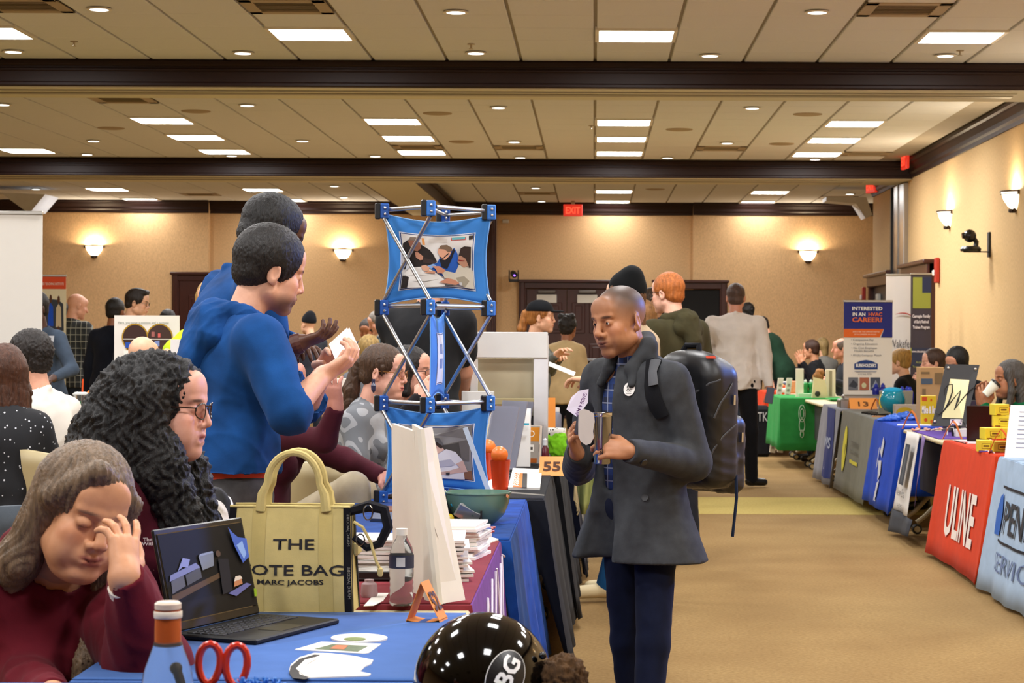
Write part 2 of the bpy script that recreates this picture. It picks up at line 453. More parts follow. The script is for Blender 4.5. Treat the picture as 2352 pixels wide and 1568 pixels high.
def folds(amp, sc_=1.0, seed=0, aniso=(1, 1, 1)):
    """cloth-like creases: warped ridges"""
    rg = np.random.RandomState(seed); W = rg.normal(size=(8, 3)) * np.array(aniso); ph = rg.uniform(0, 6.28, 8); fr = 13 * sc_ * (1 + np.arange(8) * .45)
    def f(V, N=None):
        o = np.zeros(len(V)); wv = .075 * np.sin(V[:, ::-1] * 9 * sc_ + seed) + .03 * np.sin(V[:, [1, 2, 0]] * 23 * sc_ + seed)
        msk = .55 + .45 * np.sin(V[:, 2] * 7 * sc_ + 5 * V[:, 0] + seed)
        for i in range(8):
            d = W[i] / np.linalg.norm(W[i]); t = (V + wv) @ d * fr[i] + ph[i]
            o += ((1 - np.abs(np.sin(t))) ** 2.5 - .28) / (1 + .3 * i)
        return amp * o * .55 * msk
    return f
def strands(amp, freq=260, ctr=(0, 0), seed=0):
    """grooves that run mostly downwards, as combed hair"""
    def f(V, N=None):
        a = np.arctan2(V[:, 1] - ctr[1], V[:, 0] - ctr[0]); z = V[:, 2]
        w1 = a + .25 * np.sin(z * 9 + seed) + .1 * np.sin(z * 23 + 3 * a)
        return amp * (.6 * np.sin(w1 * freq / 10) + .4 * np.sin(w1 * freq / 4.3 + z * 14 + seed) + .3 * np.sin(w1 * freq / 2.1 - z * 9))
    return f
def curls(amp, fr=60, seed=0):
    def f(V, N=None):
        q = V * fr + 1.9 * np.sin(V[:, [1, 2, 0]] * fr * .37 + seed) + 1.3 * np.sin(V[:, [2, 0, 1]] * fr * .61 + 2); q2 = V[:, [1, 0, 2]] * fr * 1.9 + 2.2 * np.sin(V[:, [2, 1, 0]] * fr * .8)
        return amp * (np.sin(q[:, 0]) * np.sin(q[:, 1] + 1) + .8 * np.sin(q[:, 2] * .7) * np.sin(q[:, 1] * 1.3) + .45 * np.sin(q2[:, 0]) * np.sin(q2[:, 2]))
    return f
# ---------------------------------------------------------------- people
SKIN = {'fair': '#e3b08f', 'pink': '#dba287', 'tan': '#c98f66', 'brown': '#9a6242', 'dark': '#4a2c1e', 'bronze': '#a86f4c'}
def skinmat():
    key = 'skin'
    if key in _M: return _M[key]
    m, nt, b = newmat('skin_material')
    a = node(nt, 'ShaderNodeAttribute', attribute_name='Col')
    L(nt, mix(nt, ramp(nt, noise(nt, 55, 3), .25, .75), (.9, .86, .84), (1, 1, 1)), mixm(nt, a.outputs[0], b))
    b.inputs['Roughness'].default_value = 0.5; b.inputs['Specular IOR Level'].default_value = 0.4
    b.inputs['Subsurface Weight'].default_value = 0.0
    bump(nt, b, noise(nt, 260, 2), 0.12, 0.001)
    _M[key] = m; return m
def hairmat(col, gloss=.45):
    key = ('hair', col, gloss)
    if key in _M: return _M[key]
    m, nt, b = newmat('hair_material')
    n1 = noise(nt, 30, 5, stretch=(3, 3, .35)); c = lin(col)
    L(nt, mix(nt, ramp(nt, n1, .3, .7), tuple(x * .6 for x in c), tuple(min(1, x * 1.35 + .003) for x in c)), b.inputs['Base Color'])
    bump(nt, b, noise(nt, 110, 5, stretch=(3, 3, .22)), .9, .004)
    b.inputs['Roughness'].default_value = gloss; b.inputs['Specular IOR Level'].default_value = .4
    _M[key] = m; return m
def Rm(R): return np.array([[R[i][j] for j in range(3)] for i in range(3)])
def ik(S, W, la, lb, pole):
    d = W - S; L_ = np.linalg.norm(d); d = d / L_
    if L_ > (la + lb) * .995: W = S + d * (la + lb) * .995; L_ = (la + lb) * .995
    x = (la * la - lb * lb + L_ * L_) / (2 * L_); h = math.sqrt(max(la * la - x * x, 1e-6))
    p = pole - d * (pole @ d); p = nrm(p); return S + d * x + p * h, W
def hand(sd, W, D, N, side, s=1.0, curl=.5, fan=.25, thumb=(.5, .5), curls=None, near=True):
    """palm and five fingers. W wrist, D towards the fingers, N out of the palm, side: +1 thumb on +X of D x N"""
    W = np.array(W, float); D = nrm(np.array(D, float)); N = np.array(N, float); N = nrm(N - D * (N @ D)); X = np.cross(D, N) * side
    R = np.stack([X, D, N], 1)
    sd.ell(W + D * .045 * s, np.array([.036, .05, .017]) * s, .012, 'u', R)
    for i, (o, L_) in enumerate(((.029, .070), (.010, .078), (-.010, .073), (-.028, .057))):
        a = W + X * o * .6 * s + D * .01 * s; b = W + X * o * s + D * (.088 - .004 * abs(i - 1)) * s
        sd.cone(a, b, .013 * s, .0105 * s, .008)
        f = D * math.cos(fan * (1.5 - i) * .25) + X * math.sin(fan * (1.5 - i) * .5); f = nrm(f); p = b
        cl = (curls[i] if curls is not None else curl); ang = 0
        for q, (fr, r) in enumerate(((.45, .0095), (.31, .0086), (.24, .0076))):
            ang += cl * (.75, 1.0, .7)[q]; dr = f * math.cos(ang) + N * math.sin(ang)
            n_ = p + dr * L_ * fr * s; sd.cone(p, n_, r * s, (r - .0009) * s, .002 if near else .004); p = n_
    t0 = W + X * .022 * s + D * .018 * s; t1 = t0 + (X * .62 + D * .62 + N * thumb[0] * .8) * .042 * s
    t2 = t1 + nrm(X * (.5 - thumb[1]) + D * .8 + N * thumb[0]) * .030 * s; t3 = t2 + nrm(X * (.25 - thumb[1]) + D * .9 + N * thumb[1]) * .025 * s
    sd.cone(t0, t1, .016 * s, .012 * s, .01); sd.cone(t1, t2, .0115 * s, .0105 * s, .004); sd.cone(t2, t3, .0105 * s, .0085 * s, .003)
    return X
def head_shape(sd, H, s, f):
    """H head frame (x right, y forward, z up), origin at eye height"""
    R = Rm(H); o = np.array(H.translation)
    p = lambda x, y, z: o + R @ (np.array([x, y, z]) * s)
    w_ = f.get('wide', 1.0); jaw = f.get('jaw', 1.0); ns = f.get('nose', 1.0); fat = f.get('fat', 0.0)
    sd.ell(p(0, -.014, .030), np.array([.074 * w_, .095, .084]) * s, .02, 'u', R)
    sd.ell(p(0, .024, -.035), np.array([.058 * w_, .062, .080]) * s, .03, 'u', R)
    for q in (-1, 1):
        sd.cone(p(q * .050 * w_ * jaw, -.002, -.066), p(q * .014, .068, -.104), .020 * s, .017 * s, .025)
        sd.ell(p(q * .040 * w_, .060, -.030), np.array([.023, .022, .021]) * s, .018, 'u', R)
        sd.ell(p(q * .034 * w_, .054, -.060), np.array([.026, .026, .032]) * s, .022, 'u', R)
        if fat: sd.ell(p(q * .042, .045, -.065), np.array([.028, .034, .034]) * s * (.8 + fat), .02, 'u', R)
    sd.ell(p(0, .074, -.103), np.array([.020, .018, .016]) * s, .015, 'u', R)
    sd.ell(p(0, .070, .045), np.array([.050, .020, .038]) * s, .03, 'u', R)
    if f.get('simple'):
        sd.cone(p(0, .086, .01), p(0, .108, -.036), .009 * s, .013 * s, .01)
    else:
        for q in (-1, 1):
            sd.cone(p(q * .012, .086, .018), p(q * .044, .074, .020), .009 * s, .007 * s, .012)
            sd.ell(p(q * .033, .096, -.002), np.array([.018, .017, .012]) * s, .010, 's', R)
            sd.ell(p(q * .031, .0740, -.002), np.array([.0160, .0140, .0140]) * s, .004, 'u', R)
            if not f.get('closed'):
                sd.ell(p(q * .031, .0895, -.003), np.array([.0130, .0060, .0044]) * s, .0015, 's', R)
            else:
                sd.ell(p(q * .031, .0805, -.004), np.array([.0135, .0095, .0095]) * s, .003, 'u', R)
        sd.cone(p(0, .086, .014), p(0, .099 + .006 * ns, -.033), .0065 * s, .0095 * ns * s, .012)
        sd.ell(p(0, .0985 + .006 * ns, -.037), np.array([.0105, .0095, .009]) * s * ns, .006, 'u', R)
        for q in (-1, 1): sd.ell(p(q * .0125 * ns, .0935, -.041), np.array([.0075, .0105, .0075]) * s * ns, .005, 'u', R)
        m = f.get('smile', 0.0)
        sd.ell(p(0, .082, -.068), np.array([.030, .016, .022]) * s, .015, 'u', R)
        for a, b, ra, rb in ((p(-.023 - m * .006, .083, -.070 + m * .006), p(-.005, .0965, -.0655), .003, .0052), (p(.023 + m * .006, .083, -.070 + m * .006), p(.005, .0965, -.0655), .003, .0052), (p(-.005, .0965, -.0655), p(.005, .0965, -.0655), .0052, .0052)):
            sd.cone(a, b, ra * s, rb * s, .004)
        g = f.get('gape', 0.0)
        sd.cone(p(-.015, .090, -.0765 - g), p(.015, .090, -.0765 - g), .0055 * s, .0055 * s, .006)
        sd.cone(p(-.020, .096, -.0710 - g * .5), p(.020, .096, -.0710 - g * .5), (.0018 + g * .4) * s, (.0018 + g * .4) * s, .003, 's')
    for q in (-1, 1):
        if f.get('noear'): break
        T = Rm(Matrix.Rotation(q * -.45, 3, 'Z') @ Matrix.Rotation(-.15, 3, 'X'))
        c = p(q * .077 * w_, -.012, -.014)
        sd.ell(c, np.array([.0065, .019, .031]) * s, .007, 'u', R @ T)
        sd.ell(p(q * .073 * w_, -.004, -.036), np.array([.007, .010, .012]) * s, .006, 'u', R)
        if not f.get('simple'): sd.ell(c + R @ np.array([q * .0068, .002, .003]) * s, np.array([.004, .010, .018]) * s, .003, 's', R @ T)
def paints(base, H, s, f):
    R = Rm(H); o = np.array(H.translation); b = np.array(lin(base)); lips = f.get('lips', None)
    L_ = []
    if not f.get('simple') or True:
        lc = np.array(lin(lips)) if lips else b * np.array([.80, .52, .50])
        L_ += [((0, .094, -.0665), (.026, .014, .0058), lc, .9), ((0, .092, -.0765), (.020, .014, .0062), lc, .9)]
        L_ += [((q * .044, .065, -.032), (.026, .03, .020), b * np.array([1.0, .80, .76]), .45) for q in (-1, 1)]
        L_ += [((q * .031, .084, -.012), (.020, .02, .009), b * np.array([.8, .66, .62]), .5) for q in (-1, 1)]
        L_ += [((0, .112, -.038), (.016, .014, .012), b * np.array([1.0, .8, .76]), .35)]
        bc = f.get('brow')
        if bc: L_ += [((q * .031, .082, .0185 + abs(q) * 0), (.020, .02, .0042 * f.get('browk', 1)), np.array(lin(bc)), .8) for q in (-1, 1)]
        if f.get('closed'): L_ += [((q * .031, .092, -.0105), (.0150, .02, .0018), b * .28, .8) for q in (-1, 1)]
        st = f.get('stubble')
        if st: L_ += [((0, .05, -.088), (.072, .062, .036), np.array(lin(st)), f.get('stubk', .45)), ((0, .098, -.056), (.026, .015, .007), np.array(lin(st)), f.get('stubk', .45))]
        bz = f.get('buzz')
        if bz: L_ += [((0, -.026, .062), (.095, .100, .080), np.array(lin(bz)), f.get('buzzk', .6))]
    def fn(V):
        q = ((V - o) @ R) / s; C = np.tile(b, (len(V), 1))
        for c, r, col, k in L_:
            d = np.sqrt((((q - np.array(c)) / np.array(r)) ** 2).sum(1)); a = np.clip((1.25 - d) / .5, 0, 1)[:, None] * k
            C = C * (1 - a) + col * a
        return C
    return fn
def eyes(H, s, par, iris='#3a2418', look=(0, 0)):
    for q in (-1, 1):
        mb = MB(); c = H @ Vector((q * .031 * s, .0752 * s, -.003 * s)); r = .0118 * s
        R = H.to_3x3() @ rot(look[1], 0, look[0]) @ Matrix.Rotation(-PI / 2, 3, 'X')
        prof = [(r * math.sin(a), r * math.cos(a)) for a in (math.radians(x) for x in (0.5, 9, 14, 26, 40, 60, 90, 120))]
        prof = prof[::-1]
        n = 14; mb.lathe(prof[:4 + 1], c, n, R, 0, cap=(False, False)); mb.lathe(prof[4:7], c, n, R, 1, cap=(False, False)); mb.lathe(prof[6:], c, n, R, 2, cap=(False, True))
        mb.build('eye', [plas('#e8e2dc', .2), plas(iris, .2), plas('#050505', .1)], par, smooth=True)
def hair_shape(H, s, f, style):
    R = Rm(H); o = np.array(H.translation); p = lambda x, y, z: o + R @ (np.array([x, y, z]) * s); sd = SD(); w_ = f.get('wide', 1.0)
    A = lambda *a: np.array(a) * s
    t = f.get('hair_t', 1.0)
    sd.ell(p(0, -.016, .034), A(.079 * w_ + .004 * t, .099 + .004 * t, .086 + .006 * t), .02, 'u', R)
    if style in ('short', 'crew', 'quiff', 'ponytail', 'bun', 'buns', 'balding'):
        sd.ell(p(0, -.058, -.028), A(.066 * w_, .052, .050), .02, 'u', R)
        for q in (-1, 1): sd.cone(p(q * .076 * w_, .020, .02), p(q * .074 * w_, .016, -.022), .007 * s, .004 * s, .008)
    if style == 'quiff': sd.ell(p(.01, .055, .098), A(.058, .035, .024), .02, 'u', R)
    if style == 'crew': sd.rbox(p(0, .02, .096), A(.060, .062, .022), .015 * s, .02, 'u', R)
    if style == 'ponytail':
        sd.ell(p(0, -.118, .03), A(.022, .02, .022), .01, 'u', R)
        ln = f.get('tail', .30)
        sd.cone(p(0, -.13, .02), p(.0, -.150, -.10), .028 * s, .036 * s, .02); sd.cone(p(0, -.150, -.10), p(.01, -.135, -.1 - ln), .036 * s, .016 * s, .02)
    if style == 'bun': sd.ell(p(0, -.085, .085), A(.036, .034, .032), .008, 'u', R)
    if style == 'buns':
        for q in (-1, 1): sd.ell(p(q * .055, -.05, .108), A(.034, .034, .032), .006, 'u', R)
    # the face is cut free
    fz = f.get('hairline', .068)
    if style != 'long' and style != 'curly':
        sd.ell(p(0, .105, fz - .085), A(.072 * w_, .078, .088), .012, 's', R)
        for q in (-1, 1): sd.ell(p(q * .086 * w_, -.010, -.030), A(.026, .028, .038), .008, 's', R)
        if style == 'balding': sd.ell(p(0, .03, .12), A(.062, .085, .062), .03, 's', R)
    else:
        sd.ell(p(0, .115, fz - .088), A(.060 * w_, .085, .100), .018, 's', R)
    if style == 'long' and not f.get('free'):
        ln = f.get('len', .30); wd = f.get('bush', 1.0)
        for q in (-1, 1):
            sd.cone(p(q * .070, .030, .045), p(q * .082, .022, -.08), .017 * s, .022 * s * wd, .02)
            sd.cone(p(q * .082, .022, -.08), p(q * .088, .050, -.08 - ln * .75), .022 * s * wd, .020 * s * wd, .02)
            sd.cone(p(q * .06, -.05, .02), p(q * .075, -.055, -.08 - ln), .040 * s, .035 * s * wd, .03)
        sd.cone(p(0, -.07, .0), p(0, -.085, -.08 - ln), .050 * s, .045 * s * wd, .03)
        sd.ell(p(0, .122, fz - .13), A(.056 * w_, .085, .150), .012, 's', R)
    if style == 'bob':
        for q in (-1, 1): sd.cone(p(q * .062, -.01, .02), p(q * .070, .0, -.10), .028 * s, .026 * s, .03)
        sd.cone(p(0, -.07, .0), p(0, -.07, -.11), .045 * s, .04 * s, .03)
        sd.ell(p(0, .122, fz - .13), A(.058 * w_, .088, .150), .012, 's', R)
    return sd
def tubes_between(mb, pts, r, n=6, mi=0): return mb.tube(pts, r, n, mi)
def glasses(H, s, par, m='#1a1210', round_=1.0, name='glasses', lens=True):
    mb = MB(); T = lambda x, y, z: H @ Vector((x * s, y * s, z * s))
    for q in (-1, 1):
        pts = [T(q * .033 + .024 * math.cos(a) * (1 if abs(math.cos(a)) < .9 else 1), .104 - .012 * abs(math.cos(a)) * (1 if math.cos(a) * q > 0 else .2), -.006 + .019 * math.sin(a) * round_) for a in [2 * PI * i / 18 for i in range(18)]]
        mb.tube(pts, .0016 * s, 6, 0, closed=True)
        mb.tube([T(q * .057, .094, .002), T(q * .072, .06, .002), T(q * .080, -.005, .0), T(q * .079, -.02, -.012)], .0017 * s, 6)
    mb.tube([T(-.010, .106, .0), T(0, .109, .003), T(.010, .106, .0)], .0015 * s, 6)
    return mb.build(name, plas(m, .25), par, smooth=True)
def fit(sp):
    """height (or seat) and floor position that bring the head to the place sp['head_at'] = (pixel x, pixel y, depth)"""
    T = P(*sp['head_at']); az = math.radians(sp.get('az', 180))
    for _ in range(4):
        Ht = sp.get('H', 1.72); s = Ht / 1.75; hs = (1.0 + (s - 1) * .4) * sp.get('hsize', 1.0); sit = sp.get('sit')
        lean = math.radians(sp.get('lean', 4 if not sit else 6)); side = math.radians(sp.get('side', 0)); nk = math.radians(sp.get('neck', 18))
        U = nrm(V3(math.sin(side), math.sin(lean), math.cos(lean) * math.cos(side))); X = nrm(V3(1, 0, 0) - U * U[0]); Fw = np.cross(U, X)
        B = Matrix(((X[0], Fw[0], U[0]), (X[1], Fw[1], U[1]), (X[2], Fw[2], U[2]))); hy, hp_, hr = [math.radians(a) for a in sp.get('head', (0, 0, 0))]
        HR = B @ Matrix.Rotation(lean * sp.get('headfix', .8), 3, 'X') @ Matrix.Rotation(hy, 3, 'Z') @ Matrix.Rotation(-hp_, 3, 'X') @ Matrix.Rotation(hr, 3, 'Y')
        P0 = V3(0, sp.get('hipy', 0), (sit + .11 if sit else .94 * s)); nb = P0 + U * .535 * s; Un = nrm(U * math.cos(nk) + Fw * math.sin(nk))
        hc = nb + Un * .085 * s + np.array(HR @ Vector((0, .028, .085))) * hs * .95
        if sit: sp['sit'] = sit + (T.z - hc[2])
        else: sp['H'] = Ht * (T.z / hc[2])
    o = Matrix.Rotation(az, 3, 'Z') @ Vector(hc); sp['at'] = (T.x - o.x, T.y - o.y)
    def loc(q):
        if q is None: return None
        w_ = P(*q); v = Matrix.Rotation(-az, 3, 'Z') @ Vector((w_.x - sp['at'][0], w_.y - sp['at'][1], w_.z - sp.get('z', 0))); return tuple(v)
    for a, b in (('wrists', 'arms'), ('elbows_at', 'elbows'), ('ankles_at', 'ankles'), ('knees_at', 'knees')):
        if sp.get(a): sp[b] = [loc(q) for q in sp[a]]
    for h in (sp.get('hands') or []):
        if isinstance(h, dict):
            for k in ('D', 'N'):
                if k + 'w' in h: h[k] = tuple(Matrix.Rotation(-az, 3, 'Z') @ Vector(h[k + 'w']))
    if sp.get('toesw'): sp['toes'] = [tuple(Matrix.Rotation(-az, 3, 'Z') @ Vector(q)) for q in sp['toesw']]
def surf_hit(o, px, py):
    """the point and normal of object o's surface seen at a pixel, in its parent's space"""
    from mathutils.bvhtree import BVHTree
    r = o.parent; M = Matrix.Translation(r.location) @ Matrix.Rotation(r.rotation_euler.z, 4, 'Z'); Mi = M.inverted()
    if o.name not in _BVH: _BVH[o.name] = BVHTree.FromPolygons([v.co for v in o.data.vertices], [tuple(p.vertices) for p in o.data.polygons])
    a = Mi @ Vector((0, 0, CAM_H)); b = Mi @ P(px, py, 10); h = _BVH[o.name].ray_cast(a, (b - a).normalized())
    return (h[0], h[1]) if h[0] is not None else (None, None)
_BVH = {}
def stroke_on(o, pix, rad, m, name, lift=.0, par=None, flat_=.35):
    pts = []
    for px, py in pix:
        c, n = surf_hit(o, px, py)
        if c is not None: pts.append((c + n * (lift), n))
    mb = MB(); N_ = 8; vs = []
    for i, (c, n) in enumerate(pts):
        d = (pts[min(i + 1, len(pts) - 1)][0] - pts[max(i - 1, 0)][0]).normalized(); w_ = d.cross(n).normalized()
        for k in range(N_): a = 2 * PI * k / N_; vs.append(c + w_ * math.cos(a) * rad + n * math.sin(a) * rad * flat_)
    L_ = len(pts)
    mb.add(vs, [(i * N_ + k, i * N_ + (k + 1) % N_, (i + 1) * N_ + (k + 1) % N_, (i + 1) * N_ + k) for i in range(L_ - 1) for k in range(N_)] + [tuple(range(N_))[::-1], tuple((L_ - 1) * N_ + k for k in range(N_))])
    return mb.build(name, m, par or o.parent, smooth=True)
def badge(o, px, py, rx, ry, m, name, txt=None, tm=None, th=.0015, rnd=True, par=None):
    c, n = surf_hit(o, px, py)
    if c is None: return None
    up = Vector((0, 0, 1)); x = up.cross(n).normalized(); y = n.cross(x); fr = Matrix(((x[0], y[0], n[0], c[0] + n[0] * .003), (x[1], y[1], n[1], c[1] + n[1] * .003), (x[2], y[2], n[2], c[2] + n[2] * .003), (0, 0, 0, 1)))
    mb = MB(); pts = circ(0, 0, rx, ry, 24) if rnd else rect(-rx, -ry, rx, ry); mb.prism([fr @ Vector((a, b, 0)) for a, b in pts], n * th); b_ = mb.build(name, m, par or o.parent)
    if txt:
        for s_, yy, hh, ww in txt: q = fr @ Vector((0, yy, th + .0008)); text(s_, Matrix(((x[0], y[0], n[0], q[0]), (x[1], y[1], n[1], q[1]), (x[2], y[2], n[2], q[2]), (0, 0, 0, 1))), hh, tm or mat('#1a1a1c', .6, 'print', var=0), o.parent, width=ww, bold=.02)
    return b_
def person(sp):
    """builds one person; returns (root, context)"""
    if sp.get('head_at'): fit(sp)
    g = sp.get
    Ht = g('H', 1.72); s = Ht / 1.75; dt = g('detail', 0)
    root = thing('person', sp['label'], 'person', (sp['at'][0], sp['at'][1], g('z', 0.0)), math.radians(g('az', 180)), g('group'))
    sit = g('sit'); b = g('bulk', 1.0); fem = g('fem', False)
    lean = math.radians(g('lean', 4 if not sit else 6)); side = math.radians(g('side', 0))
    Pz = (sit + .11 if sit else .94 * s); P0 = V3(0, g('hipy', 0), Pz)
    U = nrm(V3(math.sin(side), math.sin(lean), math.cos(lean) * math.cos(side)))
    tw = math.radians(g('twist', 0)); X = V3(math.cos(tw), math.sin(tw), 0); X = nrm(X - U * (X @ U)); Fw = np.cross(U, X)
    sw = (.148 if fem else .172) * s * g('shw', 1.0)
    waist, chest = P0 + U * .16 * s, P0 + U * .35 * s
    shc = P0 + U * .462 * s; nb = P0 + U * .535 * s + Fw * .0
    nk = math.radians(g('neck', 18)); Un = nrm(U * math.cos(nk) + Fw * math.sin(nk))
    hy, hp_, hr = [math.radians(a) for a in g('head', (0, 0, 0))]   # yaw (+ to the person's left), pitch (+ down), roll
    B = Matrix(((X[0], Fw[0], U[0]), (X[1], Fw[1], U[1]), (X[2], Fw[2], U[2])))
    HR = B @ Matrix.Rotation(lean * g('headfix', .8), 3, 'X')
    HR = HR @ Matrix.Rotation(hy, 3, 'Z') @ Matrix.Rotation(-hp_, 3, 'X') @ Matrix.Rotation(hr, 3, 'Y')
    hs = (1.0 + (s - 1) * .4) * g('hsize', 1.0)
    hc = nb + Un * .085 * s + np.array(HR @ Vector((0, .028, .085))) * hs * .95
    H = Matrix.Translation(Vector(hc)) @ HR.to_4x4()
    f = dict(g('face', {})); 
    if dt == 0: f['simple'] = True
    sh = [shc - X * sw, shc + X * sw]           # left(-x), right(+x)
    if g('shrug'): sh = [q + U * g('shrug') for q in sh]
    tg = g('arms', [None, None]); poles = g('poles', [None, None]); el = [None] * 2; wr = [None] * 2
    for i, q in enumerate((-1, 1)):
        W = V3(q * .26 * s * max(b, 1) ** .5, .05 * s, .80 * s) if tg[i] is None and not sit else (V3(q * .15 * s, .36 * s, Pz + .12) if tg[i] is None else np.array(tg[i], float))
        pl = V3(q * .6, -.5, -.8) if poles[i] is None else np.array(poles[i], float)
        el[i], wr[i] = ik(sh[i], W, .295 * s, .265 * s, pl)
        eo = g('elbows', [None, None])[i]
        if eo is not None: el[i] = np.array(eo, float); wr[i] = W
    hips = [P0 + V3(-.09 * s, 0, -.03), P0 + V3(.09 * s, 0, -.03)]
    if sit: kn = [V3(-.12, .44 * s + P0[1], sit + .05), V3(.12, .44 * s + P0[1], sit + .05)]; an = [V3(-.12, .42 * s + P0[1], .09), V3(.12, .42 * s + P0[1], .09)]
    else: kn = [V3(-.095 * s, .03, .50 * s), V3(.095 * s, .03, .50 * s)]; an = [V3(-.10 * s, -.01, .09 * s), V3(.10 * s, -.01, .09 * s)]
    if g('knees'): kn = [np.array(q, float) for q in g('knees')]
    if g('ankles'): an = [np.array(q, float) for q in g('ankles')]
    ctx = dict(root=root, H=H, s=s, hs=hs, P0=P0, U=U, X=X, Fw=Fw, chest=chest, waist=waist, nb=nb, sh=sh, el=el, wr=wr, hips=hips, kn=kn, an=an, B=B, b=b)
    BR = Rm(B)
    def torso(sd, t=0.0, k=.07, low=None):
        sd.ell(chest + U * .02 * s, V3(.152 * b + t, .108 * b + t, .165) * s, k, 'u', BR)
        sd.cone(sh[0] + X * .02 * s - U * .01, sh[1] - X * .02 * s - U * .01, .058 * s + t, .058 * s + t, k)
        sd.ell(waist + U * .02 * s + Fw * (b - 1) * .05, V3((.132 if fem else .150) * b + t, .108 * b + t, .15) * s, k, 'u', BR)
        sd.cone(nb - U * .03 * s, sh[0] * .45 + nb * .55 - U * .02 * s, .052 * s + t, .045 * s + t, .05); sd.cone(nb - U * .03 * s, sh[1] * .45 + nb * .55 - U * .02 * s, .052 * s + t, .045 * s + t, .05)
        sd.ell(P0, V3(.158 * b + t, .115 * b + t, .11) * s, k, 'u', BR)
        if fem:
            for q in (-1, 1): sd.ell(chest + X * q * .072 * s + Fw * (.085 * b + t * .5) * s - U * .0 * s, V3(.062, .055, .065) * s * b, .03, 'u', BR)
    hv = {0: .009, 1: .0055, 2: .0034}[dt]; bv = {0: .017, 1: .012, 2: .0085}[dt]
    # the body: head and neck, arms and hands, trunk and legs
    skin = SKIN.get(g('skin', 'fair'), g('skin'))
    sd = SD(); nr = .052 * s * g('neckw', 1.0)
    sd.cone(nb - U * .03, hc + np.array(HR @ Vector((0, -.030, -.055))) * hs, nr * 1.12, nr, .03)
    sd.cone(sh[0] * .3 + nb * .7 - U * .03, sh[1] * .3 + nb * .7 - U * .03, .045 * s, .045 * s, .03)
    if f.get('fat'): sd.ell(hc + np.array(HR @ Vector((0, .035, -.10))) * hs, V3(.05, .045, .035) * hs, .03, 'u', Rm(HR))
    head_shape(sd, H, hs, f)
    VS, FS, off = [], [], 0
    V, Fq = sd.mesh(hv); VS.append(V); FS.append(Fq); off += len(V)
    if not g('only_head'):
        hd = g('hands', [None, None])
        for i, q in enumerate((-1, 1)):
            if hd[i] == 'none': continue
            sd = SD(); h = hd[i] or {}
            fa = nrm(wr[i] - el[i]); D = h.get('D', fa); N = h.get('N', V3(-q, 0, 0) if abs(fa[2]) > .6 else V3(0, 0, -1))
            sd.cone(el[i] + fa * .02, wr[i], .040 * s * g('armw', 1), .027 * s * g('armw', 1) ** .5, .02, sq=None); sd.cone(wr[i], wr[i] + nrm(np.array(D, float)) * .02, .026 * s, .024 * s, .015)
            hand(sd, wr[i], D, N, h.get('side', q), hs * g('handsz', 1.0), h.get('curl', .45), h.get('fan', .25), h.get('thumb', (.5, .5)), h.get('curls'), dt > 0)
            V, Fq = sd.mesh({0: .008, 1: .0045, 2: .0032}[dt]); VS.append(V); FS.append(Fq + off); off += len(V)
        sd = SD(); torso(sd, -.012)
        for i in (0, 1):
            sd.cone(sh[i], el[i], .045 * s * g('armw', 1), .040 * s * g('armw', 1), .03)
            sd.cone(hips[i], kn[i], .072 * s, .050 * s, .03); sd.cone(kn[i], an[i], .050 * s, .034 * s, .02)
        if g('shortsleeve'):
            for i in (0, 1): sd.cone(el[i], wr[i], .040 * s * g('armw', 1), .030 * s, .02)
        V, Fq = sd.mesh(.014 if g('shortsleeve') else .022); VS.append(V); FS.append(Fq + off); off += len(V)
    V = np.concatenate(VS); Fq = np.concatenate(FS)
    C = paints(skin, H, hs, f)(V)
    link('body', npmesh('body', V, Fq, C), skinmat(), root)
    if dt >= 1 and not f.get('closed') and g('eyes', True): eyes(H, hs, root, f.get('iris', '#3a2418'), f.get('look', (0, 0)))
    # hair
    st = g('hair')
    if st:
        hsd = hair_shape(H, hs, f, st)
        if g('hairfn'): g('hairfn')(hsd, ctx)
        dsp = curls(.006, 75) if g('curly') else (strands(.0024 if dt else .003, 420, ctr=(hc[0], hc[1])) if st in ('long', 'ponytail', 'bun', 'bob') else curls(.0011, 380))
        if g('curly') and g('curly') is not True: dsp = curls(*g('curly'))
        solid('hair', hsd, {0: .009, 1: .006, 2: .0042}[dt], hairmat(g('hairc', '#1c1410'), g('gloss', .5)), root, dsp)
    # clothes
    tp = g('top')
    if tp and not g('only_head'):
        t = tp.get('t', .010); sd = SD(); torso(sd, t, .07)
        rr = tp.get('r', (.062, .052, .046, .037)); slv = tp.get('sleeve', 'long')
        for i, q in enumerate((-1, 1)):
            ar = g('armw', 1)
            if slv == 'long':
                sd.cone(sh[i], el[i], rr[0] * s * ar, rr[1] * s * ar, .035); sd.cone(el[i], wr[i] - (wr[i] - el[i]) * .02, rr[1] * s * ar, rr[3] * s, .02)
            elif slv == 'elbow':
                sd.cone(sh[i], el[i] + (wr[i] - el[i]) * .06, rr[0] * s * ar, rr[1] * s * ar * 1.05, .035)
            elif slv == 'short':
                e = sh[i] + (el[i] - sh[i]) * .62; sd.cone(sh[i], e, rr[0] * s * ar, rr[0] * s * ar * 1.02, .035)
        for i in (0, 1):
            if slv == 'short': continue
            fa = nrm(wr[i] - el[i]); e_ = wr[i] + fa * .004 if slv == 'long' else el[i] + (wr[i] - el[i]) * .06 + fa * .012; R_ = .075 * s * g('armw', 1)
            sd.cone(e_ + fa * R_, e_ + fa * (R_ + .03), R_, R_, .004, 's')
        hem = tp.get('hem')
        if not sit:
            a = P0 + V3(0, 0, .02); bb = V3(P0[0], P0[1], hem if hem is not None else P0[2] - .12 * s)
            sd.cone(a, bb, .16 * b * s + t, (tp.get('flare', .168)) * b * s + t, .05, 'u', (V3(0, 1, 0), .72))
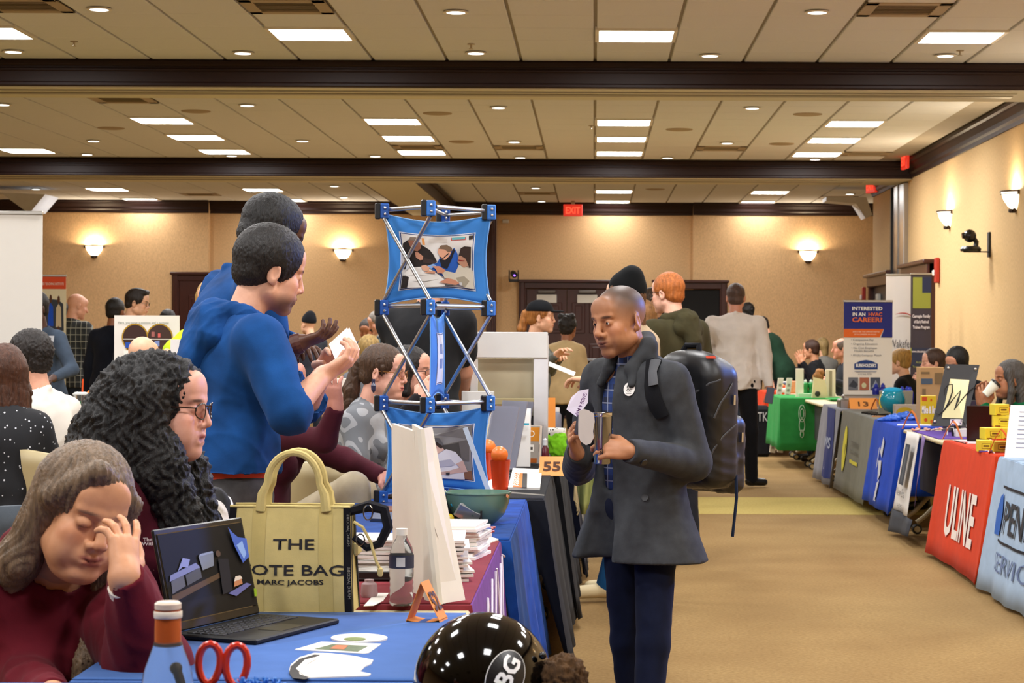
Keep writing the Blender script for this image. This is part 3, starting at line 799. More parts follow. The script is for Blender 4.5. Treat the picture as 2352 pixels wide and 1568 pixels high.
        # trimmed at the hem
        if not sit: sd.plane(V3(0, 0, -1), -(hem if hem is not None else P0[2] - .10 * s), .004)
        if tp.get('collar'):
            for q in (-1, 1): sd.cone(nb - Fw * .058 * s + U * .018 * s, nb + X * q * .048 * s + Fw * .045 * s - U * .01 * s, .018 * s, .014 * s, .012)
        # neck opening
        hb = hc + np.array(HR @ Vector((0, -.02, -.05))) * hs
        sd.cone(nb - U * .02 * s + Fw * .02 * s, hb, tp.get('neckr', .058) * s * g('neckw', 1.0), .075 * s, .008, 's')
        if g('topfn'): g('topfn')(sd, ctx)
        fo = tp.get('folds', .006)
        ctx['top'] = solid(tp.get('name', 'shirt'), sd, tp.get('vox', bv), tp['mat'], root, folds(fo, tp.get('fs', 1.0), g('seed', 3), (1, 1, tp.get('an', .6))) if fo else None)
    if tp and not tp.get('hoodless', True) and not g('only_head'):
        sd = SD(); q_ = lambda x, y, z: nb + X * x * s + Fw * y * s + U * z * s
        for q in (-1, 1):
            sd.cone(q_(0, -.085, .012), q_(q * .088, -.01, .0), .040 * s, .032 * s, .02); sd.cone(q_(q * .088, -.01, .0), q_(q * .045, .085, -.055), .030 * s, .018 * s, .02)
            sd.cone(q_(q * .03, -.11, -.02), q_(q * .02, -.150, -.15), .050 * s, .040 * s, .03)
        sd.cone(q_(-.06, -.10, -.07), q_(.06, -.10, -.07), .050 * s, .050 * s, .03)
        solid('hood', sd, {0: .013, 1: .009, 2: .006}[dt], tp['mat'], root, folds(.011, 1.1, 8))
    bt = g('bottom', fab('#23262e'))
    if bt and not g('only_head'):
        sd = SD(); sd.ell(P0 - V3(0, 0, .02), V3(.160 * b, .122 * b, .12) * s + .004, .05, 'u', BR)
        for i in (0, 1):
            sd.cone(hips[i], kn[i], .088 * s * b ** .5, .066 * s, .04); sd.cone(kn[i], an[i] - V3(0, 0, .02), .064 * s, .055 * s, .02)
        if not sit: sd.plane(V3(0, 0, 1), P0[2] + .085 * s, .004)
        solid('trousers', sd, bv * 1.15, bt, root, folds(.005, .8, 5))
        sm = g('shoes', plas('#15130f', .4))
        for i, q in enumerate((-1, 1)):
            sd = SD(); a = an[i]; fd = V3(q * .15, 1, 0) / 1.01; fz = a[2] - .09 * s
            toe = g('toes'); fd = np.array(toe[i], float) if toe else fd
            sd.cone(a - fd * .03 - V3(0, 0, .045), a + fd * .15 - V3(0, 0, .055), .040, .036, .02); sd.cone(a, a - V3(0, 0, .03), .045, .05, .02)
            sd.plane(V3(0, 0, -1), -(max(fz, 0) + .002), .003)
            solid('shoe', sd, .011, sm, root)
    if g('fn'): g('fn')(ctx)
    return root, ctx
def beanie(ctx, col, name='beanie'):
    H, hs = ctx['H'], ctx['hs']; R = Rm(H); o = np.array(H.translation); p = lambda x, y, z: o + R @ (np.array([x, y, z]) * hs)
    sd = SD(); sd.ell(p(0, -.022, .052), V3(.088, .108, .098) * hs, .02, 'u', R); sd.ell(p(0, -.05, .115), V3(.06, .06, .06) * hs, .03, 'u', R)
    sd.plane(-R[:, 2] - R[:, 1] * -.18, -((p(0, 0, .030)) @ (R[:, 2] + R[:, 1] * -.18)) / np.linalg.norm(R[:, 2] + R[:, 1] * -.18))
    solid(name, sd, .007, fab(col), ctx['root'], folds(.003, 1))
# ---------------------------------------------------------------- the room
CZ, BZ, BW, RX = 3.68, 3.45, 35.0, 4.10          # ceiling, beam underside, back wall, right wall
def wallpaper(col):
    m, nt, b = newmat('wallpaper_material'); c = lin(col)
    f = ramp(nt, noise(nt, 70, 4, 'Object', (1, 1, .45)), .3, .7)
    L(nt, mix(nt, f, tuple(x * .86 for x in c), tuple(min(1, x * 1.1) for x in c)), b.inputs['Base Color'])
    bump(nt, b, noise(nt, 120, 3), .2, .003); b.inputs['Roughness'].default_value = .8; b.inputs['Specular IOR Level'].default_value = .2
    return m
WALL = wallpaper('#d2ac7e'); WALLR = wallpaper('#d4b381'); WOOD = mat('#24110d', .5, 'stained_wood', var=.3, nscale=5, stretch=(1, 8, 8), spec=.3); WOODR = mat('#3c1a13', .3, 'stained_wood', var=.35, nscale=6, stretch=(6, 6, .6))
TILE = mat('#dfe2e6', .9, 'ceiling_tile', var=.04, nscale=60, spec=.1, bmp=(140, .35)); CREAM = mat('#dcd8c4', .7, 'painted', var=.03)
def struct(o, kind='structure'): o['kind'] = kind; return o
def carpet():
    m, nt, b = newmat('carpet_material')
    f1 = ramp(nt, noise(nt, 1.7, 8, 'Object', (1, .8, 1)), .25, .75); f2 = ramp(nt, noise(nt, 55, 4), .3, .7); f3 = noise(nt, 420, 2)
    c = mix(nt, f1, lin('#8b7049'), lin('#a2875a')); c = mix(nt, math_(nt, 'MULTIPLY', f2, .6), c, lin('#765c3a'))
    L(nt, c, b.inputs['Base Color']); bump(nt, b, f3, .5, .004); b.inputs['Roughness'].default_value = .95; b.inputs['Specular IOR Level'].default_value = .1
    return m
def carpet2():
    m, nt, b = newmat('green_carpet_material')
    f1 = noise(nt, 60, 4); L(nt, mix(nt, ramp(nt, f1, .3, .7), lin('#a59253'), lin('#b8a562')), b.inputs['Base Color'])
    bump(nt, b, noise(nt, 420, 2), .5, .004); b.inputs['Roughness'].default_value = .95; b.inputs['Specular IOR Level'].default_value = .1
    return m
floor = struct(MB().box((-3, 16, -.05), (24, 42, .1)).build('floor', carpet()))
mb = MB(); mb.box((-3, 17.15, .001), (14.2, 1.7, .004)); mb.build('carpet_band', carpet2(), floor)
# walls
wb = struct(MB().box((-9.6, BW - .10, 1.9), (6.1, .3, 3.8)).build('wall_back', WALL))
struct(MB().box((-2.42, BW + .05, 1.9), (8.3, .3, 3.8)).build('wall_back', WALL)); struct(MB().box((4.5, BW - .07, 1.9), (5.64, .3, 3.8)).build('wall_back', WALL))
struct(MB().box((-12.2, 16, 1.9), (.3, 42, 3.8)).build('wall_left', WALL)); struct(MB().box((-3, -5, 1.9), (24, .3, 3.8)).build('wall_front', WALL))
wr = struct(MB().box((RX + .15, 12.55, 1.9), (.3, 35.1, 3.8)).build('wall_right', WALLR)); struct(MB().box((7.3, 32.5, 1.9), (.3, 5, 3.8)).build('wall_right', WALLR))
mb = MB(); mb.box((5.7, 30.2, 1.9), (3.0, .2, 3.8)); struct(mb.build('wall_right', WALLR))
# ceiling slab, tiles
ceil = struct(MB().box((-2.4, 16, CZ + .07), (19.8, 42, .1)).build('ceiling', mat('#a29a8c', .8, 'ceiling_bar')))
G = .61
panels, vents, skip = [], [], set()
bays = [('a', 16.9 - 6 * G, 6, -9, 6), ('b', 17.68, 14, -13, 6), ('c', 27.45, 12, -17, 8)]
def cell(bay, i, j): return ((i + .5) * G, bay[1] + (j + .5) * G)
PAN = {'a': [(i, 3) for i in (-8, -4, 0, 4)], 'b': [(i, j) for i in (-12, -8, -4, 0, 4) for j in (6, 9, 12)], 'c': [(i, j) for i in (0, 4) for j in (7, 11)] + [(i, j) for i in (-9, -13) for j in (7, 11)]}
PAN['b'] = [q for q in PAN['b'] if not (q[0] == -12 and q[1] < 10)]
VEN = {'a': [(-4, 1), (3, 1), (-7, 1)], 'b': [(-8, 3), (-4, 11), (-2, 11), (2, 11), (5, 12)], 'c': [(-5, 9), (-2, 8), (-11, 9), (6, 9)]}
tm = MB().box((0, 0, 0), (G - .026, G - .006, .03), bev=.004).mesh('ceiling_tile'); tm.materials.append(TILE)
rest = MB(); nt_ = 0
for bay in bays:
    key, y0, nj, i0, i1 = bay
    for j in range(nj):
        for i in range(i0, i1 + 1):
            if (i, j) in PAN[key] or (i, j) in VEN[key]: continue
            x, y = cell(bay, i, j)
            px0 = CX + (x - .5) / (y - .3) * F; 
            if key != 'c' and x > RX - .2: continue
            if key == 'c' and x > 7: continue
            vis = -120 < px0 < 2352 and nt_ < 296 and key != 'c'
            if vis:
                t = bpy.data.objects.new('ceiling_tile', tm); COL.objects.link(t); t.parent = ceil; t.location = (x, y, CZ + .015); nt_ += 1
            else: rest.box((x, y, CZ + .015), (G - .026, G - .006, .03))
for j in range(30):
    for i in range(-19, 7):
        y = 16.9 - 6 * G - (j + .5) * G; x = (i + .5) * G
        if x > RX - .1 or y < -4.8 or ((i % 4) == 0 and j % 5 == 2): continue
        rest.box((x, y, CZ + .015), (G - .026, G - .006, .03))
r_ = rest.build('ceiling_tiles', TILE, ceil); r_['kind'] = 'stuff'
# beams: stained face, cream underside, and the lengthwise soffit
def beam(name, y0, y1, x0=-12, x1=RX + .02):
    b_ = MB(); b_.box(((x0 + x1) / 2, (y0 + y1) / 2, (BZ + CZ) / 2 + .03), (x1 - x0, y1 - y0, CZ - BZ + .06)); o = struct(b_.build(name, CREAM))
    for k, yy in enumerate((y0 - .012, y1 + .012)):
        f = MB(); f.box(((x0 + x1) / 2, yy, (BZ + CZ) / 2 + .01), (x1 - x0, .024, CZ - BZ - .01)); sgn = -1 if k == 0 else 1
        f.box(((x0 + x1) / 2, yy + sgn * .02, CZ - .03), (x1 - x0, .03, .05), bev=.01); f.box(((x0 + x1) / 2, yy + sgn * .014, CZ - .085), (x1 - x0, .02, .03), bev=.008)
        f.box(((x0 + x1) / 2, yy + sgn * .016, BZ + .025), (x1 - x0, .025, .04), bev=.01); f.build('stained_face', WOOD, o)
    t = MB(); t.box(((x0 + x1) / 2 - .3, (y0 + y1) / 2, BZ - .004), (x1 - x0 - .6, .10, .012)); t.box(((x0 + x1) / 2 - .3, y0 + .16, BZ - .004), (x1 - x0 - .6, .02, .015)); t.build('partition_track', metal('#a9a493', .5), o)
    return o
beam('trim_1', 16.9, 17.66); beam('trim_2', 26.42, 27.42)
o = struct(MB().box((-2.75, 31.2, (BZ + CZ) / 2 + .03), (.7, 7.6, CZ - BZ + .06)).build('trim_3', CREAM))
for sx in (-1, 1):
    f = MB(); f.box((-2.75 + sx * .362, 31.2, (BZ + CZ) / 2), (.024, 7.6, CZ - BZ)); f.box((-2.75 + sx * .385, 31.2, CZ - .05), (.05, 7.6, .06), bev=.015); f.build('stained_face', WOOD, o)
# crown mouldings
def crown(name, a, b, n, z=CZ):
    """profiled moulding from a to b, n = direction into the room"""
    prof = [(0, -.21), (.02, -.21), (.025, -.17), (.05, -.15), (.055, -.11), (.09, -.06), (.095, -.045), (.125, -.03), (.13, 0), (0, 0)]
    a, b, n = Vector((*a, z)), Vector((*b, z)), Vector((*n, 0)); m = MB()
    m.prism([a + n * p[0] + Vector((0, 0, p[1])) for p in prof], b - a); return struct(m.build(name, WOOD))
crown('trim_4', (RX, -4), (RX, 30.1), (-1, 0)); crown('trim_5', (-12, BW - .25), (-6.55, BW - .25), (0, -1)); crown('trim_6', (-6.57, BW - .10), (1.72, BW - .10), (0, -1)); crown('trim_7', (1.68, BW - .22), (7.2, BW - .22), (0, -1))
# recessed ceiling lamps: troffers
def troffer_mesh():
    f = MB(); h = G / 2
    for sx, sy, lx, ly in ((0, -1, G, .03), (0, 1, G, .03), (-1, 0, .03, G), (1, 0, .03, G)): f.box((sx * (h - .015), sy * (h - .015), .01), (lx, ly, .03))
    d = MB().box((0, 0, .012), (G - .05, G - .05, .01)); return f.mesh('frame'), d.mesh('diffuser')
fm, dm = troffer_mesh(); fm.materials.append(mat('#e8e4d8', .4, 'enamel')); dm.materials.append(glow('#fff8e6', PANEL_EMIT))
al = bpy.data.lights.new('troffer_light', 'AREA'); al.shape = 'SQUARE'; al.size = G - .08; al.energy = PANEL_POWER; al.color = (.98, .98, 1.0); al.spread = math.radians(180)
al2 = al.copy(); al2.energy = PANEL_POWER * .25
def troffer(x, y, label, al=al):
    t = thing('ceiling_light', label, 'ceiling light', (x, y, CZ - .01), 0, 'square ceiling light panels')
    for nm, me in (('frame', fm), ('diffuser', dm)): o = bpy.data.objects.new(nm, me); COL.objects.link(o); o.parent = t
    l = bpy.data.objects.new('lamp_glow', al); COL.objects.link(l); l.parent = t; l.location = (0, 0, .003)
colname = {-12: 'far-left', -8: 'second column', -4: 'third column', 0: 'middle column', 4: 'rightmost column', -9: 'by the soffit', -13: 'outer left'}
for bay in bays:
    rows = sorted({j for i, j in PAN[bay[0]]})
    for i, j in PAN[bay[0]]:
        x, y = cell(bay, i, j)
        bn = {'a': 'in front of the nearer dark beam', 'b': 'between the two dark beams', 'c': 'beyond the farther dark beam'}[bay[0]]
        rn = {0: 'first', 1: 'second', 2: 'third'}[rows.index(j)]
        troffer(x, y, f'bright square ceiling panel {bn}, {rn} row, {colname[i]}', al2 if bay[0] == 'c' and j == 11 else al)
for j in (1.5, 4.6, 7.6, 10.7):
    for i in (-12, -8, -4, 0, 4):
        k = round((16.9 - 6 * G - j) / G - .5); k = k - ((k - 2) % 5); y = 16.9 - 6 * G - (k + .5) * G
        troffer((i + .5) * G, y, 'ceiling light panel overhead in the near bay')
# round downlights
rm = MB().lathe([(.088, 0), (.088, -.008), (.066, -.008), (.06, .02), (.06, .03)], n=20, cap=(False, False)).mesh('ring'); rm.materials.append(mat('#e9e6dc', .4, 'enamel'))
lm = MB().lathe([(.0, -.0065), (.064, -.0065)], n=20, cap=(False, False)).mesh('lens'); lm.materials.append(glow('#fffaf0', 3.2))
def downlight(px, py, label):
    d = F * (CZ - CAM_H) / (770 - py + .0045 * (px - CX)); p = P(px, py, d)
    t = thing('downlight', label, 'ceiling light', (p.x, p.y, CZ - .008), 0, 'round recessed downlights')
    for nm, me in (('ring', rm), ('lens', lm)): o = bpy.data.objects.new(nm, me); COL.objects.link(o); o.parent = t
for px, py, lb in [(228, 18, 'round downlight between the two air vents at the top left'), (1047, 25, 'round downlight right of the large vent and panel at the top'), (1877, 25, 'round downlight left of the vent at the top right'),
    (30, 116, 'round downlight below the cut-off panel at the far top left'), (558, 119, 'round downlight just above the near beam, left of the third panel'), (1093, 119, 'round downlight just above the near beam, centre left'), (1631, 125, 'round downlight just above the near beam, right of the middle panel'), (2172, 125, 'round downlight just above the near beam, under the right panel'),
    (6, 238, 'round downlight cut by the left edge behind the near beam'), (568, 240, 'round downlight just behind the near beam, left of centre'), (1145, 245, 'round downlight just behind the near beam at the centre'), (1728, 246, 'round downlight just behind the near beam, right of centre'),
    (215, 322, 'middle-row downlight below the left panel pair'), (695, 322, 'middle-row downlight between the two left panel columns'), (1181, 324, 'middle-row downlight above the slot vent at the centre'), (1670, 327, 'middle-row downlight above the slot vent on the right'),
    (200, 353, 'small downlight just above the far beam at the left'), (532, 356, 'small downlight just above the far beam under the left panel'), (862, 357, 'small downlight just above the far beam, left of centre'), (1195, 360, 'small downlight just above the far beam at the centre'), (1533, 361, 'small downlight just above the far beam, right of centre'), (1872, 364, 'small downlight just above the far beam under the right panels'),
    (768, 426, 'tiny downlight beyond the far beam, left of the soffit'), (1230, 430, 'tiny downlight beyond the far beam, right of the soffit'), (1244, 461, 'tiny downlight near the back wall above the exit sign'), (83, 433, 'tiny downlight beyond the far beam at the far left'), (790, 452, 'tiny downlight near the back wall, left of the soffit'), (1952, 444, 'tiny downlight beyond the far beam by the white soffit')]:
    downlight(px, py, lb)
# air vents
def vent(x, y, label, slot=False):
    t = thing('air_vent', label, 'vent', (x, y, CZ - .004), 0, 'ceiling air vents')
    f = MB(); h = G / 2 - .01
    for sx, sy, lx, ly in ((0, -1, 2 * h, .09), (0, 1, 2 * h, .09), (-1, 0, .09, 2 * h), (1, 0, .09, 2 * h)): f.box((sx * (h - .045), sy * (h - .045), .006), (lx, ly, .012), bev=.003)
    f.build('frame', mat('#a9977c', .5, 'enamel'), t); MB().box((0, 0, .05), (.5, .5, .01)).build('backing', mat('#2c2721', .9, 'duct'), t)
    for k in range(6):
        s = MB(); s.box((0, -.15 + k * .06, .014), (.42, .036, .005), rot(.6, 0, 0)); s.build('slat', mat('#8a7d68', .45, 'enamel'), t)
vl = ['wide grey air vent above the second light panel at the top', 'grey air vent at the top right corner of the ceiling', 'dark air vent at the top left corner', 'air vent behind the near beam above the left panels', 'flat air vent near the far beam, left of the third panel column', 'slot-like air vent near the far beam at the centre', 'slot-like air vent near the far beam, right of centre', 'air vent at the far beam beside the right crown moulding', 'small vent near the back wall left of the soffit', 'small vent near the back wall right of the soffit', 'small vent near the back wall at the far left', 'small vent near the back wall by the white soffit']
q = 0
for bay in bays:
    for i, j in VEN[bay[0]]:
        x, y = cell(bay, i, j); vent(x, y, vl[q]); q += 1
sm = MB().lathe([(.15, 0), (.148, -.006), (.12, -.012), (.0, -.014)], n=24, cap=(False, False)).mesh('ceiling_speaker'); sm.materials.append(mat('#a4937a', .6, 'grille', bmp=(600, .4)))
for px, py, lb in [(255, 294, 'flush round speaker left of the left panel column'), (450, 255, 'flush round speaker right of the first left panel'), (1005, 260, 'flush round speaker right of the third column panel'), (1060, 325, 'flush round speaker right of the lowest third-column panel'), (1560, 297, 'flush round speaker right of the middle panels'), (1855, 262, 'flush round speaker left of the right panels'), (1795, 330, 'flush round speaker left of the lowest right panel'), (1505, 434, 'small flush speaker beyond the far beam')]:
    d = F * (CZ - CAM_H) / (770 - py + .0045 * (px - CX)); p = P(px, py, d); o = bpy.data.objects.new('ceiling_speaker', sm); COL.objects.link(o); o.location = (p.x, p.y, CZ + .001); tag(o, lb, 'speaker', 'round ceiling speakers')
# sprinkler heads
for px, py, lb in [(170, 100, 'small sprinkler head below the left vent'), (1082, 102, 'small sprinkler head above the centre left downlight'), (1358, 288, 'small sprinkler head left of the middle panels'), (2205, 112, 'small sprinkler head below the right panel')]:
    d = F * (CZ - CAM_H) / (770 - py); p = P(px, py, d); m = MB(); m.lathe([(.03, 0), (.03, -.006), (.008, -.008), (.008, -.035), (.018, -.037), (.018, -.04)], n=10); o = m.build('sprinkler', metal('#bdb09a', .4), loc=(p.x, p.y, CZ), smooth=True); tag(o, lb, 'sprinkler', 'ceiling sprinklers')
# wall sconces
GL = mat('#fff3d8', .3, 'lit_glass', var=0, emit=2.6)
def sconce(x, y, z, rz, label, power=26):
    t = thing('wall_sconce', label, 'wall lamp', (x, y, z), rz, 'glass bowl wall sconces')   # local -Y points into the room
    b_ = MB(); n = 14
    prof = [(.0, -.17), (.045, -.165), (.085, -.13), (.125, -.07), (.15, 0)]
    vs = []; 
    for r, zz in prof:
        for k in range(n + 1): a = PI + PI * k / n; vs.append((r * math.cos(a), r * .95 * math.sin(a), zz))
    b_.add(vs, [(i * (n + 1) + k, i * (n + 1) + k + 1, (i + 1) * (n + 1) + k + 1, (i + 1) * (n + 1) + k) for i in range(4) for k in range(n)]); b_.build('glass_bowl', GL, t, smooth=True, solid=.004)
    r_ = MB(); r_.tube([(.158 * math.cos(PI + PI * k / 14), .15 * math.sin(PI + PI * k / 14), .005) for k in range(15)], .009, 6); r_.tube([(.158 * math.cos(PI + PI * k / 14), .15 * math.sin(PI + PI * k / 14), -.02) for k in range(15)], .004, 6)
    for sx in (-1, 1): r_.box((sx * .16, -.01, -.006), (.03, .02, .05), bev=.004)
    r_.build('metal_rim', metal('#6b5a4c', .35), t, smooth=True)
    c = MB(); c.box((0, -.02, -.09), (.10, .03, .22), bev=.006); c.tube([(-.06, -.03, -.165), (.06, -.03, -.165)], .008, 6); c.lathe([(.02, -.2), (.03, -.19), (.03, -.165), (.01, -.16)], (0, -.045, 0), 10); c.build('bracket', metal('#4a3d35', .4), t, smooth=True)
    l = bpy.data.lights.new('sconce_light', 'POINT'); l.energy = power; l.color = (1, .82, .58); l.shadow_soft_size = .03
    lo = bpy.data.objects.new('bulb_glow', l); COL.objects.link(lo); lo.parent = t; lo.location = (0, -.075, -.015)
    return t
p = P(217, 565, BW - .25); sconce(p.x, BW - .25, p.z, 0, 'glowing glass wall sconce on the back wall above the plaid shirt man')
p = P(788, 573, BW - .1); sconce(p.x, BW - .10, p.z, 0, 'glowing glass wall sconce on the back wall left of the blue pop-up display')
p = P(1856, 577, BW - .22); sconce(p.x, BW - .22, p.z, 0, 'glowing glass wall sconce on the back wall above the white shirt man')
for d, py, lb in ((23.6, 483, 'glass wall sconce on the right wall, above and left of the dark camera'), (19.9, 437, 'large glass wall sconce on the right wall cut by the picture edge')):
    z = CAM_H + (770 - py) * d / F; sconce(RX, d, z, -PI / 2, lb, 26)
for d in (16, 12, 8): sconce(RX, d, 2.84, -PI / 2, 'glass wall sconce on the right wall nearer the viewer', 14)
# doors of the back wall
def door_leaf(x0, x1, y, h, par, plate=True, bar=True):
    m = MB(); m.box(((x0 + x1) / 2, y, h / 2), (x1 - x0 - .012, .05, h)); w_ = x1 - x0; o = m.build('door_leaf', WOODR, par)
    for (a, b_, c, d) in ((.12, .45, .08, .24), (.55, .88, .08, .24), (.12, .45, .30, .58), (.55, .88, .30, .58), (.12, .45, .66, .9), (.55, .88, .66, .9)):
        xx0, xx1, z0, z1 = x0 + w_ * a, x0 + w_ * b_, h * c, h * d; k = MB()
        k.box(((xx0 + xx1) / 2, y - .03, (z0 + z1) / 2), (xx1 - xx0, .02, z1 - z0), bev=.012); k.box(((xx0 + xx1) / 2, y - .034, (z0 + z1) / 2), (xx1 - xx0 - .1, .03, z1 - z0 - .1), bev=.012); k.build('panel', WOODR, o)
    if plate: k = MB(); k.box(((x0 + x1) / 2, y - .05, h - .16), (.34, .03, .14), bev=.004); k.build('white_plate', paper('#cfc9bc'), o)
    if bar: k = MB(); k.box(((x0 + x1) / 2, y - .06, 1.0), (w_ * .75, .04, .05), bev=.01); k.build('push_bar', metal('#8a8a8a', .4), o)
    c = MB(); c.box(((x0 + x1) / 2, y - .06, h - .04), (.3, .06, .05), bev=.01); c.build('door_closer', metal('#6f6a64', .4), o)
def door(name, x0, x1, y, h, fw=.13):
    m = MB()
    for a in (x0 + fw / 2, x1 - fw / 2): m.box((a, y, (h + .0) / 2), (fw, .12, h), bev=.012); m.box((a, y - .07, h / 2), (fw * .6, .03, h), bev=.01)
    m.box(((x0 + x1) / 2, y, h - fw / 2), (x1 - x0, .14, fw), bev=.012); m.box(((x0 + x1) / 2, y - .07, h), (x1 - x0 + .05, .10, .05), bev=.012)
    return struct(m.build(name, WOODR))
yb = BW - .13
z = 1.42 + 120 * 35 / F
d1 = door('door_1', -1.28, .36, yb, 2.34); door_leaf(-1.15, -.46, yb - .02, 2.2, d1); door_leaf(-.46, .23, yb - .02, 2.2, d1)
d2 = door('door_2', 1.0, 2.26, yb - .15, 2.34); m = MB(); m.box((1.63, yb - .14, 1.1), (1.0, .06, 2.2)); m.build('painted_doorway_dark', mat('#0c0a09', .9, 'dark'), d2)  # near-black panel paints the darkness inside the open doorway
d3 = door('door_3', -7.16, -5.6, yb - .12, 2.44); door_leaf(-7.03, -5.73, yb - .15, 2.31, d3, True)
# dark post and wall details
o = struct(MB().box((-1.75, BW - .12, 1.75), (.17, .12, 3.5), bev=.01).build('trim_8', WOODR)); k = MB(); k.box((-1.72, BW - .19, 1.75), (.04, .03, 3.5), bev=.008); k.build('bead', WOODR, o)
p = P(1161, 508, BW - .12); tag(MB().box((p.x, BW - .115, p.z), (.11, .03, .06), bev=.006).build('wall_sensor', plas('#cfc8ba')), 'small white wall sensor beside the dark vertical post', 'sensor')
# doors of the right wall (frames seen edge-on)
def side_door(name, y0, y1, h):
    m = MB(); fw = .16
    for a in (y0 + fw / 2, y1 - fw / 2): m.box((RX - .03, a, h / 2), (.10, fw, h), bev=.012)
    m.box((RX - .03, (y0 + y1) / 2, h - fw / 2), (.14, y1 - y0, fw), bev=.012); m.box((RX - .05, (y0 + y1) / 2, h), (.2, y1 - y0 + .06, .05), bev=.012)
    o = struct(m.build(name, WOODR)); k = MB(); k.box((RX - .005, (y0 + y1) / 2, (h - fw) / 2), (.03, y1 - y0 - 2 * fw, h - fw)); o2 = k.build('door_leaf', mat('#1d100d', .4, 'stained_wood'), o)
    c = MB(); c.box((RX - .05, y1 - .9, h - .35), (.05, .22, .16), bev=.01); c.build('white_plate', paper('#b9b6ae'), o2)
side_door('door_4', 24.6, 26.7, 2.33); side_door('door_5', 27.75, 30.05, 2.30)
o = struct(MB().box((RX - .02, 27.22, 1.72), (.08, .96, 3.44), bev=.01).build('trim_9', metal('#b0aca8', .28))); k = MB(); k.box((RX - .07, 27.74, 1.72), (.03, .05, 3.44)); k.build('edge_strip', mat('#15110f', .6, 'dark'), o); k = MB(); k.box((RX - .065, 27.2, 1.72), (.02, .04, 3.44)); k.build('stile', metal('#8c8781', .3), o)
# exit signs
def exit_sign(loc, rz, label):
    t = thing('exit_sign', label, 'sign', loc, rz); m = MB(); m.box((0, 0, 0), (.32, .045, .20), bev=.008); m.build('housing', mat('#b3281a', .4, 'lit_red', var=0, emit=.9), t)
    k = MB(); k.box((0, 0, .13), (.06, .03, .08)); k.build('mounting_stem', plas('#b8b0a4'), t)
    text('EXIT', frame((0, -.026, -.055), (1, 0, 0), (0, 0, 1)), .11, glow('#ff4a30', 1.6), t, bold=.02, width=.24); return t
p = P(1316, 483, 34.4); exit_sign(p, 0, 'red glowing EXIT sign hanging above the double doors')
p = P(2087, 370, 25.9); exit_sign((RX - .17, 25.9, p.z), -PI / 2 + .05, 'red exit sign on the right wall seen edge-on under the crown')
p = P(2002, 427, 29.6); exit_sign((p.x, 29.6, p.z), -PI / 2 + .3, 'small red exit sign at the wall end beyond the far beam')
# white ceiling soffits at both sides of the far bay
def soffit(name, pts, y, dy):
    m = MB(); m.prism([P(a, b, y) for a, b in pts], (0, dy, 0)); return struct(m.build(name, mat('#d9dbe0', .6, 'painted')))
soffit('trim_10', [(1898, 452), (1990, 452), (2004, 494), (1988, 501), (1966, 467), (1898, 461)], 30.9, .5)
soffit('trim_11', [(-60, 440), (104, 446), (72, 484), (58, 484), (6, 446), (-60, 452)], 31.5, .8)
# fire alarm, wall camera, stage lamp
t = thing('fire_alarm', 'red fire alarm box and strobe beside the right wall door', 'alarm', (RX, 24.3, 2.18), -PI / 2); m = MB(); m.box((0, -.03, .03), (.13, .05, .30), bev=.01); m.build('housing', plas('#a8281a'), t); m = MB(); m.box((0, -.07, 0), (.06, .03, .07), bev=.01); m.build('strobe_lens', plas('#e8e0dc'), t)
t = thing('fire_alarm', 'red fire alarm beside the farther door at the wall end', 'alarm', (RX - .1, 30.12, 2.05), -PI / 2); m = MB(); m.box((0, -.03, 0), (.13, .05, .2), bev=.01); m.build('housing', plas('#a8281a'), t); m = MB(); m.box((0, -.07, -.05), (.06, .03, .07), bev=.01); m.build('strobe_lens', plas('#e8e0dc'), t)
cz_ = P(2250, 555, 21.2).z
t = thing('wall_camera', 'black dome conference camera on a bracket on the right wall', 'camera', (RX, 21.2, cz_), -PI / 2)
m = MB(); m.box((0, -.01, -.03), (.10, .02, .26), bev=.005); m.box((0, -.14, -.105), (.05, .27, .012)); m.build('bracket', mat('#16130f', .5, 'dark_metal'), t)
m = MB(); m.lathe([(.0, -.1), (.105, -.1), (.11, -.075), (.09, -.05), (.05, -.045), (0, -.045)], (0, -.2, 0), 20); m.build('camera_base', plas('#14120f', .3), t, smooth=True)
m = MB(); m.sphere((0, -.21, .06), (.062, .07, .068)); m.tube([(0, -.25, .065), (0, -.29, .06)], [.034, .03], 12); m.tube([(0, -.15, -.06), (0, -.14, 0), (0, -.17, .03)], [.03, .026, .03], 8); m.build('camera_head', plas('#100e0c', .25), t, smooth=True)
p = P(1180, 632, BW - .35)
t = thing('stage_light', 'black moving stage lamp with violet lens above the back doors', 'stage light', p, 0); m = MB(); m.box((0, 0, -.09), (.16, .12, .05), bev=.01); m.box((-.075, 0, 0), (.02, .06, .18), bev=.006); m.box((.075, 0, 0), (.02, .06, .18), bev=.006); m.build('yoke', plas('#171412'), t)
m = MB(); m.lathe([(.0, -.08), (.045, -.07), (.055, 0), (.05, .06), (.045, .065)], (0, 0, .02), 14, rot(1.9, 0, .3)); m.build('lamp_head', plas('#1b1816'), t, smooth=True); m = MB(); m.sphere((.015, -.065, -.005), .016); m.build('lens', glow('#8a5cff', 3), t)
